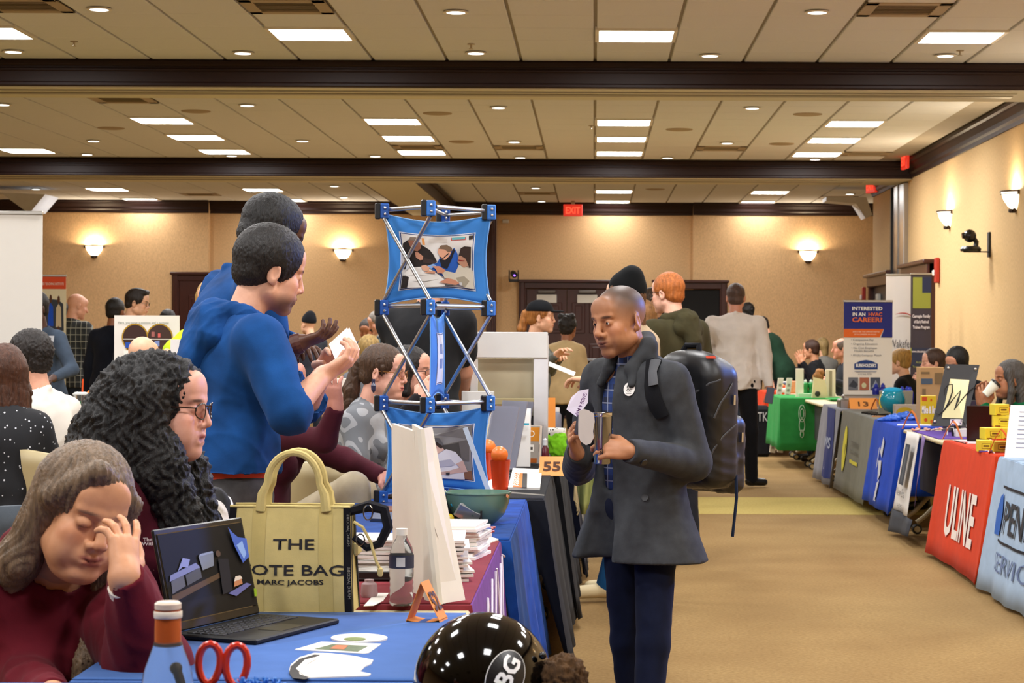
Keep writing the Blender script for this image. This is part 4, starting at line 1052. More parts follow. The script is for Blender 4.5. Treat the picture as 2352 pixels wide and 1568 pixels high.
# ---------------------------------------------------------------- tables, cloths and small things
TZ = .74                       # table top; cloth tops lie at .752
def onT(px, py, z=.755):
    u, v = px - CX, py - CY; y = -u * _s + v * _c
    return P(px, py, F * (CAM_H - z) / y)
def table(x0, x1, y0, y1, label, legs=True, rz=0.0, panel=None):
    """folding training table; panel = 'west'/'east' modesty side"""
    t = thing('training_table', label, 'table', ((x0 + x1) / 2, (y0 + y1) / 2, 0), 0, 'folding training tables'); w_, l_ = x1 - x0, y1 - y0
    MB().box((0, 0, TZ - .012), (w_ - .006, l_ - .006, .024), bev=.004).build('table_top', mat('#cbbf98', .45, 'laminate', var=.04), t)
    MB().box((0, 0, TZ - .015), (w_, l_, .022), bev=.006).build('edge_band', mat('#b9ab80', .5, 'edge'), t)
    if panel:
        sx = -1 if panel == 'west' else 1
        MB().box((sx * (w_ / 2 - .10), 0, TZ - .24), (.014, l_ - .25, .36), bev=.004).build('modesty_panel', mat('#232325', .6, 'dark'), t)
    if legs:
        for sy in (-1, 1):
            m = MB(); yy = sy * (l_ / 2 - .20)
            m.box((0, yy, .42), (.05, .04, .60), bev=.01); m.build('column', mat('#3a3936', .5, 'dark'), t)
            m = MB()
            for k in (-1, 1): m.tube([(k * (w_ / 2 - .06), yy + .0, .085), (k * (w_ / 2 - .12), yy, .13), (k * .05, yy, .30), (0, yy, .50)], .017, 8)
            m.build('leg', mat('#b5a684', .4, 'painted_tube'), t, smooth=True)
            for k in (-1, 1):
                for dy in (-.022, .022):
                    m = MB(); m.lathe([(.0, -.012), (.03, -.012), (.036, -.006), (.036, .006), (.03, .012), (0, .012)], (k * (w_ / 2 - .06), yy + dy, .038), 14, rot(PI / 2, 0, 0), cap=(False, False)); o = m.build('caster', plas('#1a1916', .4), t, smooth=True)
                    m = MB(); m.lathe([(0, -.0135), (.022, -.0135), (.022, .0135), (0, .0135)], (k * (w_ / 2 - .06), yy + dy, .038), 12, rot(PI / 2, 0, 0), cap=(False, False)); m.build('wheel_disc', plas('#c9bd92', .4), o, smooth=True)
    return t
class Cloth:
    """cloth over a table with hanging folds; drops = (west, south, east, north) hanging lengths"""
    def __init__(s, x0, x1, y0, y1, drops, flare=.08, amp=.014, nf=9, seed=0, z=TZ + .012):
        s.b = (x0 - .012, x1 + .012, y0 - .008, y1 + .008); s.dr = drops; s.fl = flare; s.amp = amp; s.nf = nf; s.z = z; s.seed = seed
        X0, X1, Y0, Y1 = s.b; s.pr = 2 * ((X1 - X0) + (Y1 - Y0))
    def rim(s, u):
        """u in 0..4: west (y1 to y0), south, east, north; returns point, outward normal, side"""
        X0, X1, Y0, Y1 = s.b; k = int(u) % 4; f = u - int(u)
        if k == 0: return Vector((X0, Y1 + (Y0 - Y1) * f, 0)), Vector((-1, 0, 0)), k
        if k == 1: return Vector((X0 + (X1 - X0) * f, Y0, 0)), Vector((0, -1, 0)), k
        if k == 2: return Vector((X1, Y0 + (Y1 - Y0) * f, 0)), Vector((1, 0, 0)), k
        return Vector((X1 + (X0 - X1) * f, Y1, 0)), Vector((0, 1, 0)), k
    def pt(s, u, h, lift=0.0):
        p, n, k = s.rim(u); f = u - int(u); e = min(f, 1 - f)
        if e < .06:   # soften the corner normal
            p2, n2, _ = s.rim(u + .08 if f > .5 else u - .08 + 4); t = .5 * (1 - e / .06); n = (n * (1 - t) + n2 * t).normalized()
        q = h / .74; ph = s.seed * 1.7; per = (int(u) % 4) * 2.1 + f * ((s.b[3] - s.b[2]) if k % 2 == 0 else (s.b[1] - s.b[0]))
        wv = math.sin(per * s.nf + ph) * .6 + math.sin(per * s.nf * 2.3 + ph * 2 + q) * .4
        cw = math.exp(-(e / .035) ** 2) * .045
        kk = 1.0 if k % 2 == 0 else .12
        o = (s.fl * q ** 1.2 + (s.amp * wv + cw) * q ** .8) * kk + .006 * (1 - math.exp(-h * 60)) + lift
        return Vector((p.x + n.x * o, p.y + n.y * o, s.z - h))
    def build(s, name, m, label, cat='tablecloth', group='tablecloths', nu=44, nv=8, mats=None, clip=None):
        us = []
        for k in range(4):
            for i in range(nu): us.append(k + .5 - .5 * math.cos(PI * i / nu) if False else k + i / nu)
        N = len(us); vs = []; fs = []; mi = []
        c = Vector(((s.b[0] + s.b[1]) / 2, (s.b[2] + s.b[3]) / 2, s.z)); 
        for u in us: p = s.rim(u)[0]; vs.append((p.x + (c.x - p.x) * .012, p.y + (c.y - p.y) * .012, s.z + .002))
        for j in range(nv + 1):
            for u in us:
                k = int(u) % 4; f = u - int(u); d = max(s.dr[k], .012); e = min(f, 1 - f)
                if e < .05: d = min(d, max(s.dr[(k + (1 if f > .5 else 3)) % 4], .012)) if False else d
                h = d * (j / nv) ** 1.25; v = s.pt(u, h); vs.append(tuple(v))
        for j in range(nv + 1):
            for i in range(N): fs.append((j * N + i, j * N + (i + 1) % N, (j + 1) * N + (i + 1) % N, (j + 1) * N + i)); mi.append(int(us[i]) if mats else 0)
        mb = MB()
        for q in range(nv + 1): pass
        mb.v = vs; mb.f = [tuple(reversed(f)) for f in fs]; mb.m = [(mats[1][k] if mats else 0) for k in mi]; mb.c = [None] * len(fs)
        mb.add([vs[i] for i in range(0, N)], [tuple(range(N))[::-1]], 0)
        o = mb.build(name, mats[0] if mats else m, None, smooth=True); md = o.modifiers.new('thickness', 'SOLIDIFY'); md.thickness = .003; md.offset = -1
        return tag(o, label, cat, group)
    def west(s, yc, hc, lift=.005):
        """mapping of flat (u, v) art onto the west face: u runs towards the viewer, v up, centred at y=yc, drop=hc"""
        X0, X1, Y0, Y1 = s.b
        def g(x, y):
            yy = yc - x; u = (Y1 - yy) / (Y1 - Y0); u = min(max(u, .001), .999); return s.pt(u, max(hc - y, .002), lift)
        return g
def wrap(g):
    return lambda a: np.array([g(float(r[0]), float(r[1])) for r in a])
def flatg(g, shapes, parent, name='printed_emblem', step=.0006, sub=0):
    mb = MB()
    for i, (c, pts) in enumerate(shapes):
        pp = []
        for k in range(len(pts)):
            a, b = pts[k], pts[(k + 1) % len(pts)]
            for q in range(3): pp.append((a[0] + (b[0] - a[0]) * q / 3, a[1] + (b[1] - a[1]) * q / 3))
        vs = [g(p[0], p[1]) for p in pp]; n = Vector((-1, 0, 0)) if g.__name__ == 'g' else Vector((0, 0, 0))
        mb.add([v + n * step * i for v in vs], [tuple(range(len(vs)))], 0, c)
    return mb.build(name, printmat(), parent)
def rectg(g, x0, y0, x1, y1, col, parent, name, nx=8, ny=8):
    mb = MB(); mb.sheet(lambda a, b: g(x0 + (x1 - x0) * a, y0 + (y1 - y0) * b), nx, ny, 0, col); return mb.build(name, printmat(), parent, smooth=True)
BLUE = '#4568a6'
XA = -.31
table(-1.30, .04, 2.72, 3.88, 'nearest training table carrying the black helmet, mostly below the frame'); table(-.99, XA, 3.93, 4.89, 'training table with the open laptop under plain blue cloth')
c0 = Cloth(-1.30, .04, 2.72, 3.88, (.55, .6, .55, .0)); c0.build('tablecloth', fab(BLUE, .06), 'blue cloth under the helmet, bottle and scissors')
c1 = Cloth(-.99, XA, 3.93, 4.88, (.5, 0, .6, .0)); c1.build('tablecloth', fab(BLUE, .06), 'plain blue tablecloth under the black laptop')
table(-.97, XA + .01, 4.92, 6.60, 'training table with cream edge under the tote bag')
c2 = Cloth(-.97, XA, 5.06, 6.60, (.4, 0, .74, 0), flare=.03, amp=.006, seed=2)
o2 = c2.build('tablecloth', None, 'dark red cloth with violet printed side under the white board', mats=([fab('#84323a', .08), fab('#6f3b86', .1)], {0: 0, 1: 0, 2: 1, 3: 0}))
def east(s, yc, hc, lift=.005):
    X0, X1, Y0, Y1 = s.b
    def g2(x, y): u = 2 + min(max((yc + x - Y0) / (Y1 - Y0), .001), .999); return s.pt(u, max(hc - y, .002), lift)
    return g2
g__ = east(c2, 6.0, .13); g = lambda x, y: g__(x, y * .5)
mb = MB()
for k, (a, b, cc, d) in enumerate([(-.55, -.18, -.42, .16), (-.42, .16, -.28, -.12), (-.28, -.12, -.15, .2), (-.05, -.2, .05, .2), (.12, .2, .2, -.2), (.2, -.2, .34, .18), (.42, -.2, .46, .2), (.5, .2, .62, .16)]):
    mb.tube([g(a + (cc - a) * t, b + (d - b) * t) for t in (0, .25, .5, .75, 1)], .0035, 5)
mb.build('printed_lettering', paper('#e9e2ee'), o2)
table(-.92, XA + .02, 6.63, 8.26, 'training table under the royal blue cloth with the green bowl')
c3 = Cloth(-.94, XA + .03, 6.64, 8.26, (.5, .2, .62, 0), flare=.09, amp=.03, nf=11, seed=1); c3.build('tablecloth', fab('#184692', .25), 'royal blue tablecloth draped in folds below the green bowl')
table(-.80, XA + .08, 8.29, 9.92, 'training table under the charcoal cloth with the number 55 sign')
c4 = Cloth(-.80, XA + .10, 8.29, 9.92, (.5, .3, .70, .3), flare=.11, amp=.02, nf=8, seed=3); c4.build('tablecloth', fab('#191b21', .15), 'charcoal tablecloth under the orange number 55 sign')
table(-.78, XA + .12, 9.96, 11.6, 'training table with the white foam frame, black cloth'); c5 = Cloth(-.78, XA + .13, 9.96, 11.6, (.5, .3, .70, .3), flare=.09, amp=.02, nf=10, seed=5); c5.build('tablecloth', fab('#121318', .15), 'black tablecloth under the white foam frame')
table(-.80, XA + .16, 11.65, 13.2, 'training table beyond the foam frame, dark navy cloth'); Cloth(-.82, XA + .17, 11.65, 13.2, (.5, .3, .70, .3), flare=.09, amp=.02, seed=6).build('tablecloth', fab('#13172a', .15), 'dark navy tablecloth beyond the foam frame')
# helmet with sticker
hc_ = Vector((-.198, 3.70, .788)); HRad = (.124, .142, .128)
t = thing('helmet', 'shiny black safety helmet with an oval letter sticker on the nearest table', 'helmet', hc_); m = MB()
prof = []
for i in range(25): a = math.radians(90 - i * 105 / 24); prof.append((max(HRad[0] * math.cos(a), .0005), HRad[2] * math.sin(a)))
prof = prof[::-1]; m.lathe(prof, n=48, sy=HRad[1] / HRad[0], cap=(False, True)); m.build('shell', mat('#020202', .08, 'gloss', var=0, spec=.3, coat=.25), t, smooth=True, solid=.004)
m = MB(); m.tube([(.1222 * math.cos(2 * PI * k / 40), .140 * math.sin(2 * PI * k / 40), -.030) for k in range(40)], .005, 6, closed=True); m.build('rim', plas('#0c0c0c', .4), t, smooth=True)
for k in range(3): m = MB(); a = -1.2 + k * .28; m.sphere((HRad[0] * 1.0 * math.cos(-.45) * math.cos(a * .3 + .5) * .99, -.06 + k * .045, .062 - .006 * k), .007); m.build('vent_stud', plas('#111', .2), t, smooth=True)
def onhel(e, cx=.047, cz=.035, ang=0.0):
    n0 = Vector((cx / HRad[0], 0, cz / HRad[2])); n0.y = -math.sqrt(max(1 - n0.x ** 2 - n0.z ** 2, .01)); n0.normalize()
    e1 = Vector((0, 0, 1)).cross(n0) * -1; e1 = (e1 - n0 * e1.dot(n0)).normalized(); e1 = -e1 if e1.x < 0 else e1; e2 = n0.cross(e1); e2 = e2 if e2.z > 0 else -e2
    ca, sa = math.cos(ang), math.sin(ang)
    def h(x, y):
        X, Y = x * ca - y * sa, x * sa + y * ca; d = (n0 + (e1 * X + e2 * Y) / .125).normalized(); return Vector((d.x * HRad[0], d.y * HRad[1], d.z * HRad[2])) * (1.0 + e / .125)
    return h
AN = math.radians(58)
for lv, (col, rx, ry) in enumerate((('#f0eeea', .064, .046), ('#0b0b0c', .055, .037), ('#f0eeea', .053, .0355), ('#131316', .0515, .034))):
    h = onhel(.0010 + lv * .0005, ang=AN); mb = MB(); n = 36
    vs = [h(0, 0)] + [h(rx * q * math.cos(2 * PI * k / n), ry * q * math.sin(2 * PI * k / n)) for q in (.5, 1) for k in range(n)]
    mb.add(vs, [(0, 1 + k, 1 + (k + 1) % n) for k in range(n)] + [(1 + k, 1 + n + k, 1 + n + (k + 1) % n, 1 + (k + 1) % n) for k in range(n)]); mb.build('oval_sticker', mat(col, .3, 'sticker', var=0), t)
h = onhel(.0042, ang=AN); text('BG', None, .030, mat('#f2f0ec', .3, 'sticker', var=0), t, bold=.03, width=.056, fn=wrap(lambda x, y, h=h: h(x + .010, y - .014)))
h2 = onhel(.0045, ang=AN); m = MB()
for k in range(9): q = h2(-.026 + .007 * (k % 3 - 1), -.004 + .007 * (k // 3 - 1)); m.sphere(q, .0048, 8)
m.build('green_berry_print', mat('#9acb2c', .4, 'sticker', var=.1), t, smooth=True)
# brown fluffy ball beside the helmet
sd = SD(); sd.ell((0, 0, .045), (.042, .05, .05)); sd.ell((-.03, .0, .03), (.03, .04, .035)); o = solid('fluffy_toy', sd, .004, hairmat('#4a3010', .9), None, curls(.004, 330)); o.location = (-.052, 3.66, .754); tag(o, 'brown fluffy pompom toy right of the black helmet', 'toy')
# juice bottle, cup of tools
t = thing('juice_bottle', 'clear glass bottle with an orange neck and white ring, near the bottom edge', 'bottle', (-.664, 3.20, .754))
m = MB(); m.lathe([(.030, 0), (.040, .004), (.042, .02), (.042, .10), (.038, .135), (.028, .165), (.021, .185)], n=28, cap=(True, False)); m.build('glass_body', mat('#e9eeec', .05, 'clear', var=0, trans=.95), t, smooth=True)
m = MB(); m.lathe([(.0205, .178), (.0205, .205), (.0195, .235), (.0, .236)], n=28, cap=(True, False)); m.build('orange_neck', plas('#b8541f', .3), t, smooth=True)
m = MB(); m.lathe([(.0215, .222), (.0222, .224), (.0222, .232), (.0215, .233)], n=28, cap=(False, False)); m.build('white_ring', plas('#e6dccb', .3), t, smooth=True)
m = MB(); m.lathe([(.0, .247), (.017, .247), (.0205, .244), (.0205, .236), (.019, .235)], n=28, cap=(False, False)); m.build('cap', plas('#d9c7b4', .3), t, smooth=True)
m = MB(); m.lathe([(.041, .002), (.041, .075), (0, .075)], n=24, cap=(True, False)); m.build('juice', mat('#d9b070', .2, 'juice', trans=.3), t, smooth=True)
m = MB(); m.sheet(lambda a, b: Vector((.0428 * math.cos(-PI * .5 + (a - .5) * 2.0), .0428 * math.sin(-PI * .5 + (a - .5) * 2.0), .03 + .07 * b)), 10, 2); m.build('label', paper('#8793a8'), t, smooth=True)
cup = thing('pencil_cup', 'dark mesh pencil cup below the red scissors', 'cup', (-.585, 3.22, .754)); m = MB(); m.lathe([(.0, 0), (.040, 0), (.043, .10), (.041, .10), (.038, .004), (0, .004)], n=24, cap=(False, False)); m.build('cup_wall', metal('#33353a', .5), cup, smooth=True)
t = thing('scissors', 'red handled scissors standing in the pencil cup', 'scissors', (-.59, 3.22, .762)); 
for q in (-1, 1):
    m = MB(); cx = q * .021 - .0; m.tube([(cx + .017 * math.cos(a) * (1 + .1 * math.sin(a)), 0, .138 + .031 * math.sin(a)) for a in [2 * PI * k / 16 for k in range(16)]], .0062, 8, closed=True); m.tube([(cx - q * .004, 0, .108), (q * .006, 0, .085), (0, 0, .07)], [.007, .0075, .006], 8); m.build('handle', plas('#c8301c', .3), t, smooth=True)
    m = MB(); m.prism([(q * -.002, -.001, .08), (q * .007, -.001, .075), (0, -.001, .0)], (0, .002, 0)); m.build('blade', metal('#c0c0c4', .2), t)
t.rotation_euler = (0, .06, .1)
m = MB(); m.tube([(-.622, 3.20, .80), (-.650, 3.19, .898)], [.0055, .0075], 10); m.sphere((-.650, 3.19, .898), .0095); tag(m.build('wooden_stick', mat('#b5a27e', .5, 'wood'), smooth=True), 'beige stick with round end leaning between bottle and scissors', 'stick')
for k in range(4):
    m = MB(); x = -.555 + k * .018; m.tube([(x, 3.21, .79), (x + .008, 3.20, .865)], .004, 8); o = m.build('novelty_pen', plas('#2c5fc0'), smooth=True); tag(o, 'blue fringed novelty pen at the bottom edge beside the scissors', 'pen', 'blue fringed pens')
    m = MB(); R_ = random.Random(k)
    for i in range(26): a, b = R_.uniform(0, 6.28), R_.uniform(-.4, 1.4); d = Vector((math.cos(a) * math.cos(b), math.sin(a) * math.cos(b), math.sin(b))); c = Vector((x + .008, 3.20, .868)); m.tube([c, c + d * .016], .0013, 4)
    m.build('fringe', plas('#3f86d8'), o)
# laptop
A, B, C_ = Vector((-.915, 4.44, .757)), Vector((-.778, 4.77, .757)), Vector((-.573, 4.69, .757))   # hinge near, hinge far, far right corner
w1 = (B - A); dirw = w1.normalized(); dird = Vector((dirw.y, -dirw.x, 0)); W_, D_ = w1.length, .215
t = thing('laptop', 'open black laptop with a glossy dark screen on the blue table', 'laptop', A)
M_ = Matrix(((dird.x, dirw.x, 0), (dird.y, dirw.y, 0), (0, 0, 1)))
def lp(a, b, c): return M_ @ Vector((a, b, c))
m = MB(); m.box(lp(D_ / 2, W_ / 2, .006), (D_, W_, .012), M_, bev=.003); base = m.build('keyboard_base', mat('#131313', .45, 'dark_metal', metal=.3), t)
m = MB()
for r in range(5):
    for k in range(14): m.box(lp(.035 + r * .019, .03 + k * (W_ - .06) / 13, .0128), (.015, .018, .003), M_, bev=.001)
m.build('keys', plas('#1c1c1c', .5), base)['kind'] = 'stuff'
m = MB(); m.box(lp(.17, W_ * .5, .0124), (.06, .10, .001), M_); m.build('touchpad', plas('#1f1f1f', .3), base)
la = math.radians(13); sx_ = Vector((-math.sin(la), 0, math.cos(la))); Sd = M_ @ sx_; SH = .228
m = MB(); RS = Matrix(((dirw.x, Sd.x, 0), (dirw.y, Sd.y, 0), (0, Sd.z, 0))); nS = dirw.cross(Sd).normalized(); nS = -nS if nS.dot(dird) < 0 else nS
RS = Matrix(((dirw.x, Sd.x, nS.x), (dirw.y, Sd.y, nS.y), (dirw.z, Sd.z, nS.z)))
sc0 = lp(0, W_ / 2, .012) + Sd * SH / 2; m.box(sc0, (W_, SH, .008), RS, bev=.003); lid = m.build('screen_lid', plas('#0d0d0e', .35), t)
m = MB(); m.box(sc0 + nS * .0045 + Sd * .004, (W_ - .016, SH - .030, .0012), RS); m.build('screen', mat('#050506', .04, 'gloss', var=0, coat=1.0), lid)
fr = frame(sc0 + nS * .0056 + Sd * .004, -dirw if (-dirw).cross(Sd).dot(nS) > 0 else dirw, Sd); q = -1 if fr.col[0][:3] and Vector(fr.col[0][:3]).dot(dirw) < 0 else 1
X = lambda u, v: (q * (u - .5) * (W_ - .02), (v - .5) * (SH - .034))   # u from near to far edge
R2 = lambda *pts: [X(*p) for p in pts]
flat(fr, [('#0e0e10', R2((0, 0), (1, 0), (1, 1), (0, 1))), ('#181614', R2((0, 0), (1, 0), (1, .22), (0, .20))), ('#5a4634', R2((.03, .30), (.62, .46), (.62, .40), (.03, .22))), ('#62667a', R2((.04, .32), (.2, .38), (.2, .52), (.05, .46))), ('#545868', R2((.22, .38), (.4, .44), (.40, .56), (.22, .50))), ('#7d84b4', R2((.03, .46), (.4, .56), (.36, .62), (.05, .53))), ('#8a92c8', R2((.14, .56), (.2, .60), (.26, .58), (.30, .67), (.22, .70))),
  ('#7c8494', R2((.42, .52), (.56, .55), (.58, .70), (.40, .68))), ('#8f9bb8', R2((.40, .68), (.58, .70), (.57, .72), (.42, .71))), ('#22222a', R2((.60, .2), (.72, .22), (.74, .6), (.62, .62))), ('#56453c', [X(.63 + .03 * math.cos(a), .68 + .04 * math.sin(a)) for a in [k * .8 for k in range(8)]]), ('#6c6ea6', R2((.66, .2), (.9, .28), (.96, .25), (.75, .15))), ('#c0825a', R2((.74, .26), (.85, .28), (.85, .34), (.76, .33))), ('#dcd0c0', R2((.75, .32), (.86, .34), (.84, .38), (.78, .38))),
  ('#4a68c0', R2((.80, .97), (.84, .72), (.90, .52), (.99, .58), (1.0, .80), (.9, .83), (.84, .90))), ('#8fb0e8', R2((.86, .74), (.92, .56), (.96, .62), (.94, .78))), ('#8fae28', R2((.96, .1), (.99, .1), (1.0, .18), (.97, .2)))], lid, 'painted_reflections')  # reflections in the dark screen, painted on as flat colour shapes
# tote bag
A, B = onT(566, 1404), onT(800, 1406); ex = (B - A); BWd = ex.length; ex.normalize(); ey = Vector((-ex.y, ex.x, 0)); BH = .250; BD = .115
t = thing('tote_bag', 'pale yellow canvas tote bag with black lettering and black side ribbons', 'bag', A + ey * .0); Mt = Matrix(((ex.x, ey.x, 0), (ex.y, ey.y, 0), (0, 0, 1))); CANV = fab('#cdbb7c', .06, 30, .85); RIB = fab('#15151a', .1)
def bg(a, b, c): return Mt @ Vector((a, b, c))
x0_, x1_ = -.045, BWd
def face(a, b, y, s):
    k = (4 * a * (1 - a)) * (4 * b * (1 - b)); return bg(x0_ + (x1_ - x0_) * a + (.010 * (1 - b) if a > .5 else -.010 * (1 - b)) * (abs(a - .5) * 2), y + s * (.010 * k + .003 * math.sin(a * 14 + b * 5)) + (-.5 * s * .03 * b if False else 0) - s * .022 * b ** 2, BH * b)
m = MB(); m.sheet(lambda a, b: face(a, b, 0, -1), 16, 12); m.sheet(lambda a, b: face(1 - a, b, BD, 1), 16, 12)
m.sheet(lambda a, b: face(1, b, 0, -1).lerp(face(1, b, BD, 1), a) + bg(-.018 * math.sin(PI * a) * b, 0, 0), 8, 10); m.sheet(lambda a, b: face(0, b, BD, 1).lerp(face(0, b, 0, -1), a) + bg(.018 * math.sin(PI * a) * b, 0, 0), 8, 10)
m.sheet(lambda a, b: face(a, 0, 0, -1).lerp(face(a, 0, BD, 1), b), 6, 3); m.build('bag_body', CANV, t, smooth=True)
m = MB(); m.tube([face(k / 10, 1, 0, -1) for k in range(11)], .0035, 6); m.tube([face(k / 10, 1, BD, 1) for k in range(11)], .0035, 6); m.build('top_hem', CANV, t, smooth=True)
for nm, aa, yy, s_ in (('side_ribbon', 1, 0, -1), ('side_ribbon', 1, BD, 1), ('side_ribbon', 0, 0, -1), ('side_ribbon', 0, BD, 1)):
    m = MB(); sg = -1 if aa else 1
    m.sheet(lambda a, b: face(aa + sg * .058 * a, b, yy, s_) + bg(0, s_ * .0012, 0) if a < .99 or True else 0, 3, 12)
    m.sheet(lambda a, b: face(aa, b, yy, s_) + bg(-sg * .0012, s_ * -.016 * a, 0), 2, 12); m.build(nm, RIB, t, smooth=True)
for yy, s_ in ((0, -1), (BD, 1)):
    for a0 in (.255, .80):
        m = MB(); m.sheet(lambda a, b: face(a0 - .055 + .11 * a, b, yy, s_) + bg(0, s_ * .0014, 0), 3, 12); m.build('stitched_band', fab('#c6b372', .06, 30), t, smooth=True)
    m = MB(); xl, xr = x0_ + (x1_ - x0_) * .255, x0_ + (x1_ - x0_) * .80; cx_ = (xl + xr) / 2; hw = (xr - xl) / 2; yo = yy + s_ * -.020
    pts = [bg(xl - .0, yo, BH - .01), bg(xl + .004, yo + s_ * .001, BH + .03)] + [bg(cx_ - hw * .80 * math.cos(PI * k / 14), yo, BH + .055 + .075 * math.sin(PI * k / 14)) for k in range(15)] + [bg(xr - .004, yo, BH + .03), bg(xr, yo, BH - .01)]
    m.tube(pts, [.013, .011] + [.0085] * 15 + [.011, .013], 8); m.build('handle', CANV, t, smooth=True)
cxm = .645
for s_, hh, vv, ww in (('THE', .0245, .60, .097), ('TOTE BAG', .0245, .355, .246), ('MARC JACOBS', .0115, .265, .152)):
    text(s_, None, hh, mat('#17161a', .7, 'print', var=0), t, bold=.012 if hh > .02 else .02, width=ww, fn=wrap(lambda x, y, vv=vv, ww=ww: face(.545 + x / (x1_ - x0_) - (.025 if ww > .1 else 0), vv + y / BH, 0, -1) + bg(0, -.0022, 0)))
for k, (b0, sx) in enumerate(((.62, 1), (.12, 1))):
    text('MARC JACOBS', None, .006, paper('#8f8c84'), t, width=.075, fn=wrap(lambda x, y, b0=b0: face(.972 + y / (x1_ - x0_) , b0 + (x + .04) / BH, 0, -1) + bg(0, -.0028, 0)))
# strap, buckles, cord
m = MB(); m.tube([bg(x1_ - .02, .05, BH - .02), bg(x1_ + .015, .02, BH - .005), bg(x1_ + .05, 0, BH + .005), bg(x1_ + .085, .0, BH - .004), bg(x1_ + .095, -.004, BH - .045), bg(x1_ + .075, -.006, BH - .085), bg(x1_ + .045, -.004, BH - .095), bg(x1_ + .012, 0, BH - .07)], [.008, .012, .014, .013, .012, .011, .010, .008], 6); m.build('shoulder_strap', RIB, t, smooth=True)
m = MB(); m.tube([bg(x1_ + .012, .01, BH - .035), bg(x1_ + .035, -.01, BH - .045), bg(x1_ + .055, -.014, BH - .08), bg(x1_ + .068, -.014, BH - .125), bg(x1_ + .078, -.014, BH - .145)], .004, 6); m.lathe([(.004, 0), (.007, .006), (.007, .018), (.003, .022)], bg(x1_ + .078, -.014, BH - .162), 8); m.build('zip_cord', CANV, t, smooth=True)
m = MB(); m.box(bg(x1_ + .014, .05, BH * .60), (.012, .07, .035), Mt, bev=.005); m.build('side_tab', CANV, t)
m = MB(); m.tube([bg(x1_ + .048 + .011 * math.cos(a), -.012, BH - .01 + .018 * math.sin(a)) for a in [k * PI / 5 for k in range(10)]], .002, 5, closed=True); m.build('metal_buckle', metal('#8d8577', .25), t); m = MB(); m.tube([bg(x1_ + .03 + .010 * math.cos(a), -.012, BH - .075 + .014 * math.sin(a)) for a in [k * PI / 5 for k in range(10)]], .002, 5, closed=True); m.build('metal_buckle', metal('#8d8577', .25), t)
# tent signs
def tent(p, ex_, w_, h_, label, num, col='#d98a3c', depth=.05, th=.0012, numcol='#4a2a18', bold=.03, hollow=True, tdir=None):
    ex_ = Vector(ex_).normalized(); ey_ = Vector((-ex_.y, ex_.x, 0))
    t = thing('number_sign', label, 'sign', p, 0, 'orange booth number tents'); R = Matrix(((ex_.x, ey_.x, 0), (ex_.y, ey_.y, 0), (0, 0, 1)))
    f, b, c = R @ Vector((0, -depth, 0)), R @ Vector((0, depth, 0)), Vector((0, 0, h_)); hx = ex_ * w_ / 2
    m = MB(); k = Vector((0, 0, th))
    m.add([f - hx, f + hx, c + hx, c - hx, b - hx, b + hx], [(0, 1, 2, 3), (3, 2, 5, 4), (0, 4, 5, 1)]); o = m.build('folded_card', mat(col, .7, 'card', var=.03), t, solid=th)
    if num: text(num, frame(f * .74 + c * .26 + ex_.cross(c - f).normalized() * .004, ex_, c - f), h_ * .52, mat(numcol, .7, 'print', var=0), t, bold=bold, width=min(w_ * .70, h_ * .95))
    return t
p = onT(1268, 1092); tent(p + Vector((0, .04, 0)), (1, -.04, 0), .118, .088, 'orange tent sign reading 55 on the charcoal table', '55', '#e9a25e')
# the sign 52 lies seen from its end
q = onT(968, 1432); t = thing('number_sign', 'orange tent sign reading 52 on the far edge of the blue table', 'sign', q + Vector((0, .02, 0)), 0, 'orange booth number tents')
pl, pr, pt_ = Vector((-.038, 0, 0)), Vector((.042, -.012, .002)), Vector((-.004, .0, .092)); dz = Vector((.018, .085, 0)) * .75
m = MB(); m.add([pl, pl + dz, pt_ + dz, pt_, pr, pr + dz], [(0, 1, 2, 3), (3, 2, 5, 4)]); arc = [pl.lerp(pr, k / 8) + Vector((0, -.0, -.006 * math.sin(PI * k / 8) + .006)) for k in range(9)]
n_ = len(m.v); m.add(arc + [a + dz for a in arc], [(k, k + 1, 10 + k, 9 + k) for k in range(8)]); m.build('folded_card', mat('#e08a2e', .7, 'card', var=.03), t, solid=.0012)
nn = (pr - pt_).cross(dz).normalized(); nn = nn if nn.x > 0 else -nn
text('52', frame((pt_ + pr) / 2 + dz / 2 + nn * .003 + (pt_ - pr) * -.22, dz * 1.0, (pt_ - pr)), .045, mat('#4a2a18', .7, 'print', var=0), t, bold=.03, width=.05)
# flat prints on the blue table
def slab(name, pix, z, th, m, label, cat, group=None):
    pts = [onT(a, b, z) for a, b in pix]; o = Vector(pts[0]); t = thing(name, label, cat, o, 0, group); mb = MB(); mb.prism([p - o for p in pts], (0, 0, th)); mb.build('sheet', m, t); return t, o
WH = mat('#ece8e0', .5, 'card', var=.02)
def onp(o, pix, z): return [onT(a, b, z) - o for a, b in pix]
t, o = slab('fan_card', [(664, 1543), (668, 1530), (688, 1513), (722, 1503), (760, 1504), (812, 1510), (857, 1519), (853, 1527), (838, 1534), (826, 1546), (852, 1551), (846, 1555), (700, 1560), (672, 1556)], .7555, .004, WH, 'white cut-out hand fan card with a black curved edge on the blue table', 'card')
mb = MB(); mb.prism(onp(o, [(664, 1545), (668, 1530), (688, 1513), (722, 1503), (735, 1504), (700, 1518), (684, 1532), (688, 1548), (712, 1557), (700, 1560), (672, 1557)], .7598), (0, 0, .0006)); mb.build('black_border', mat('#15151a', .5, 'print'), t)
mb = MB(); mb.prism(onp(o, [(680, 1535), (700, 1515), (735, 1506), (728, 1512), (706, 1524), (696, 1540), (715, 1552), (700, 1552)], .7606), (0, 0, .0005)); mb.build('white_curve', WH, t)
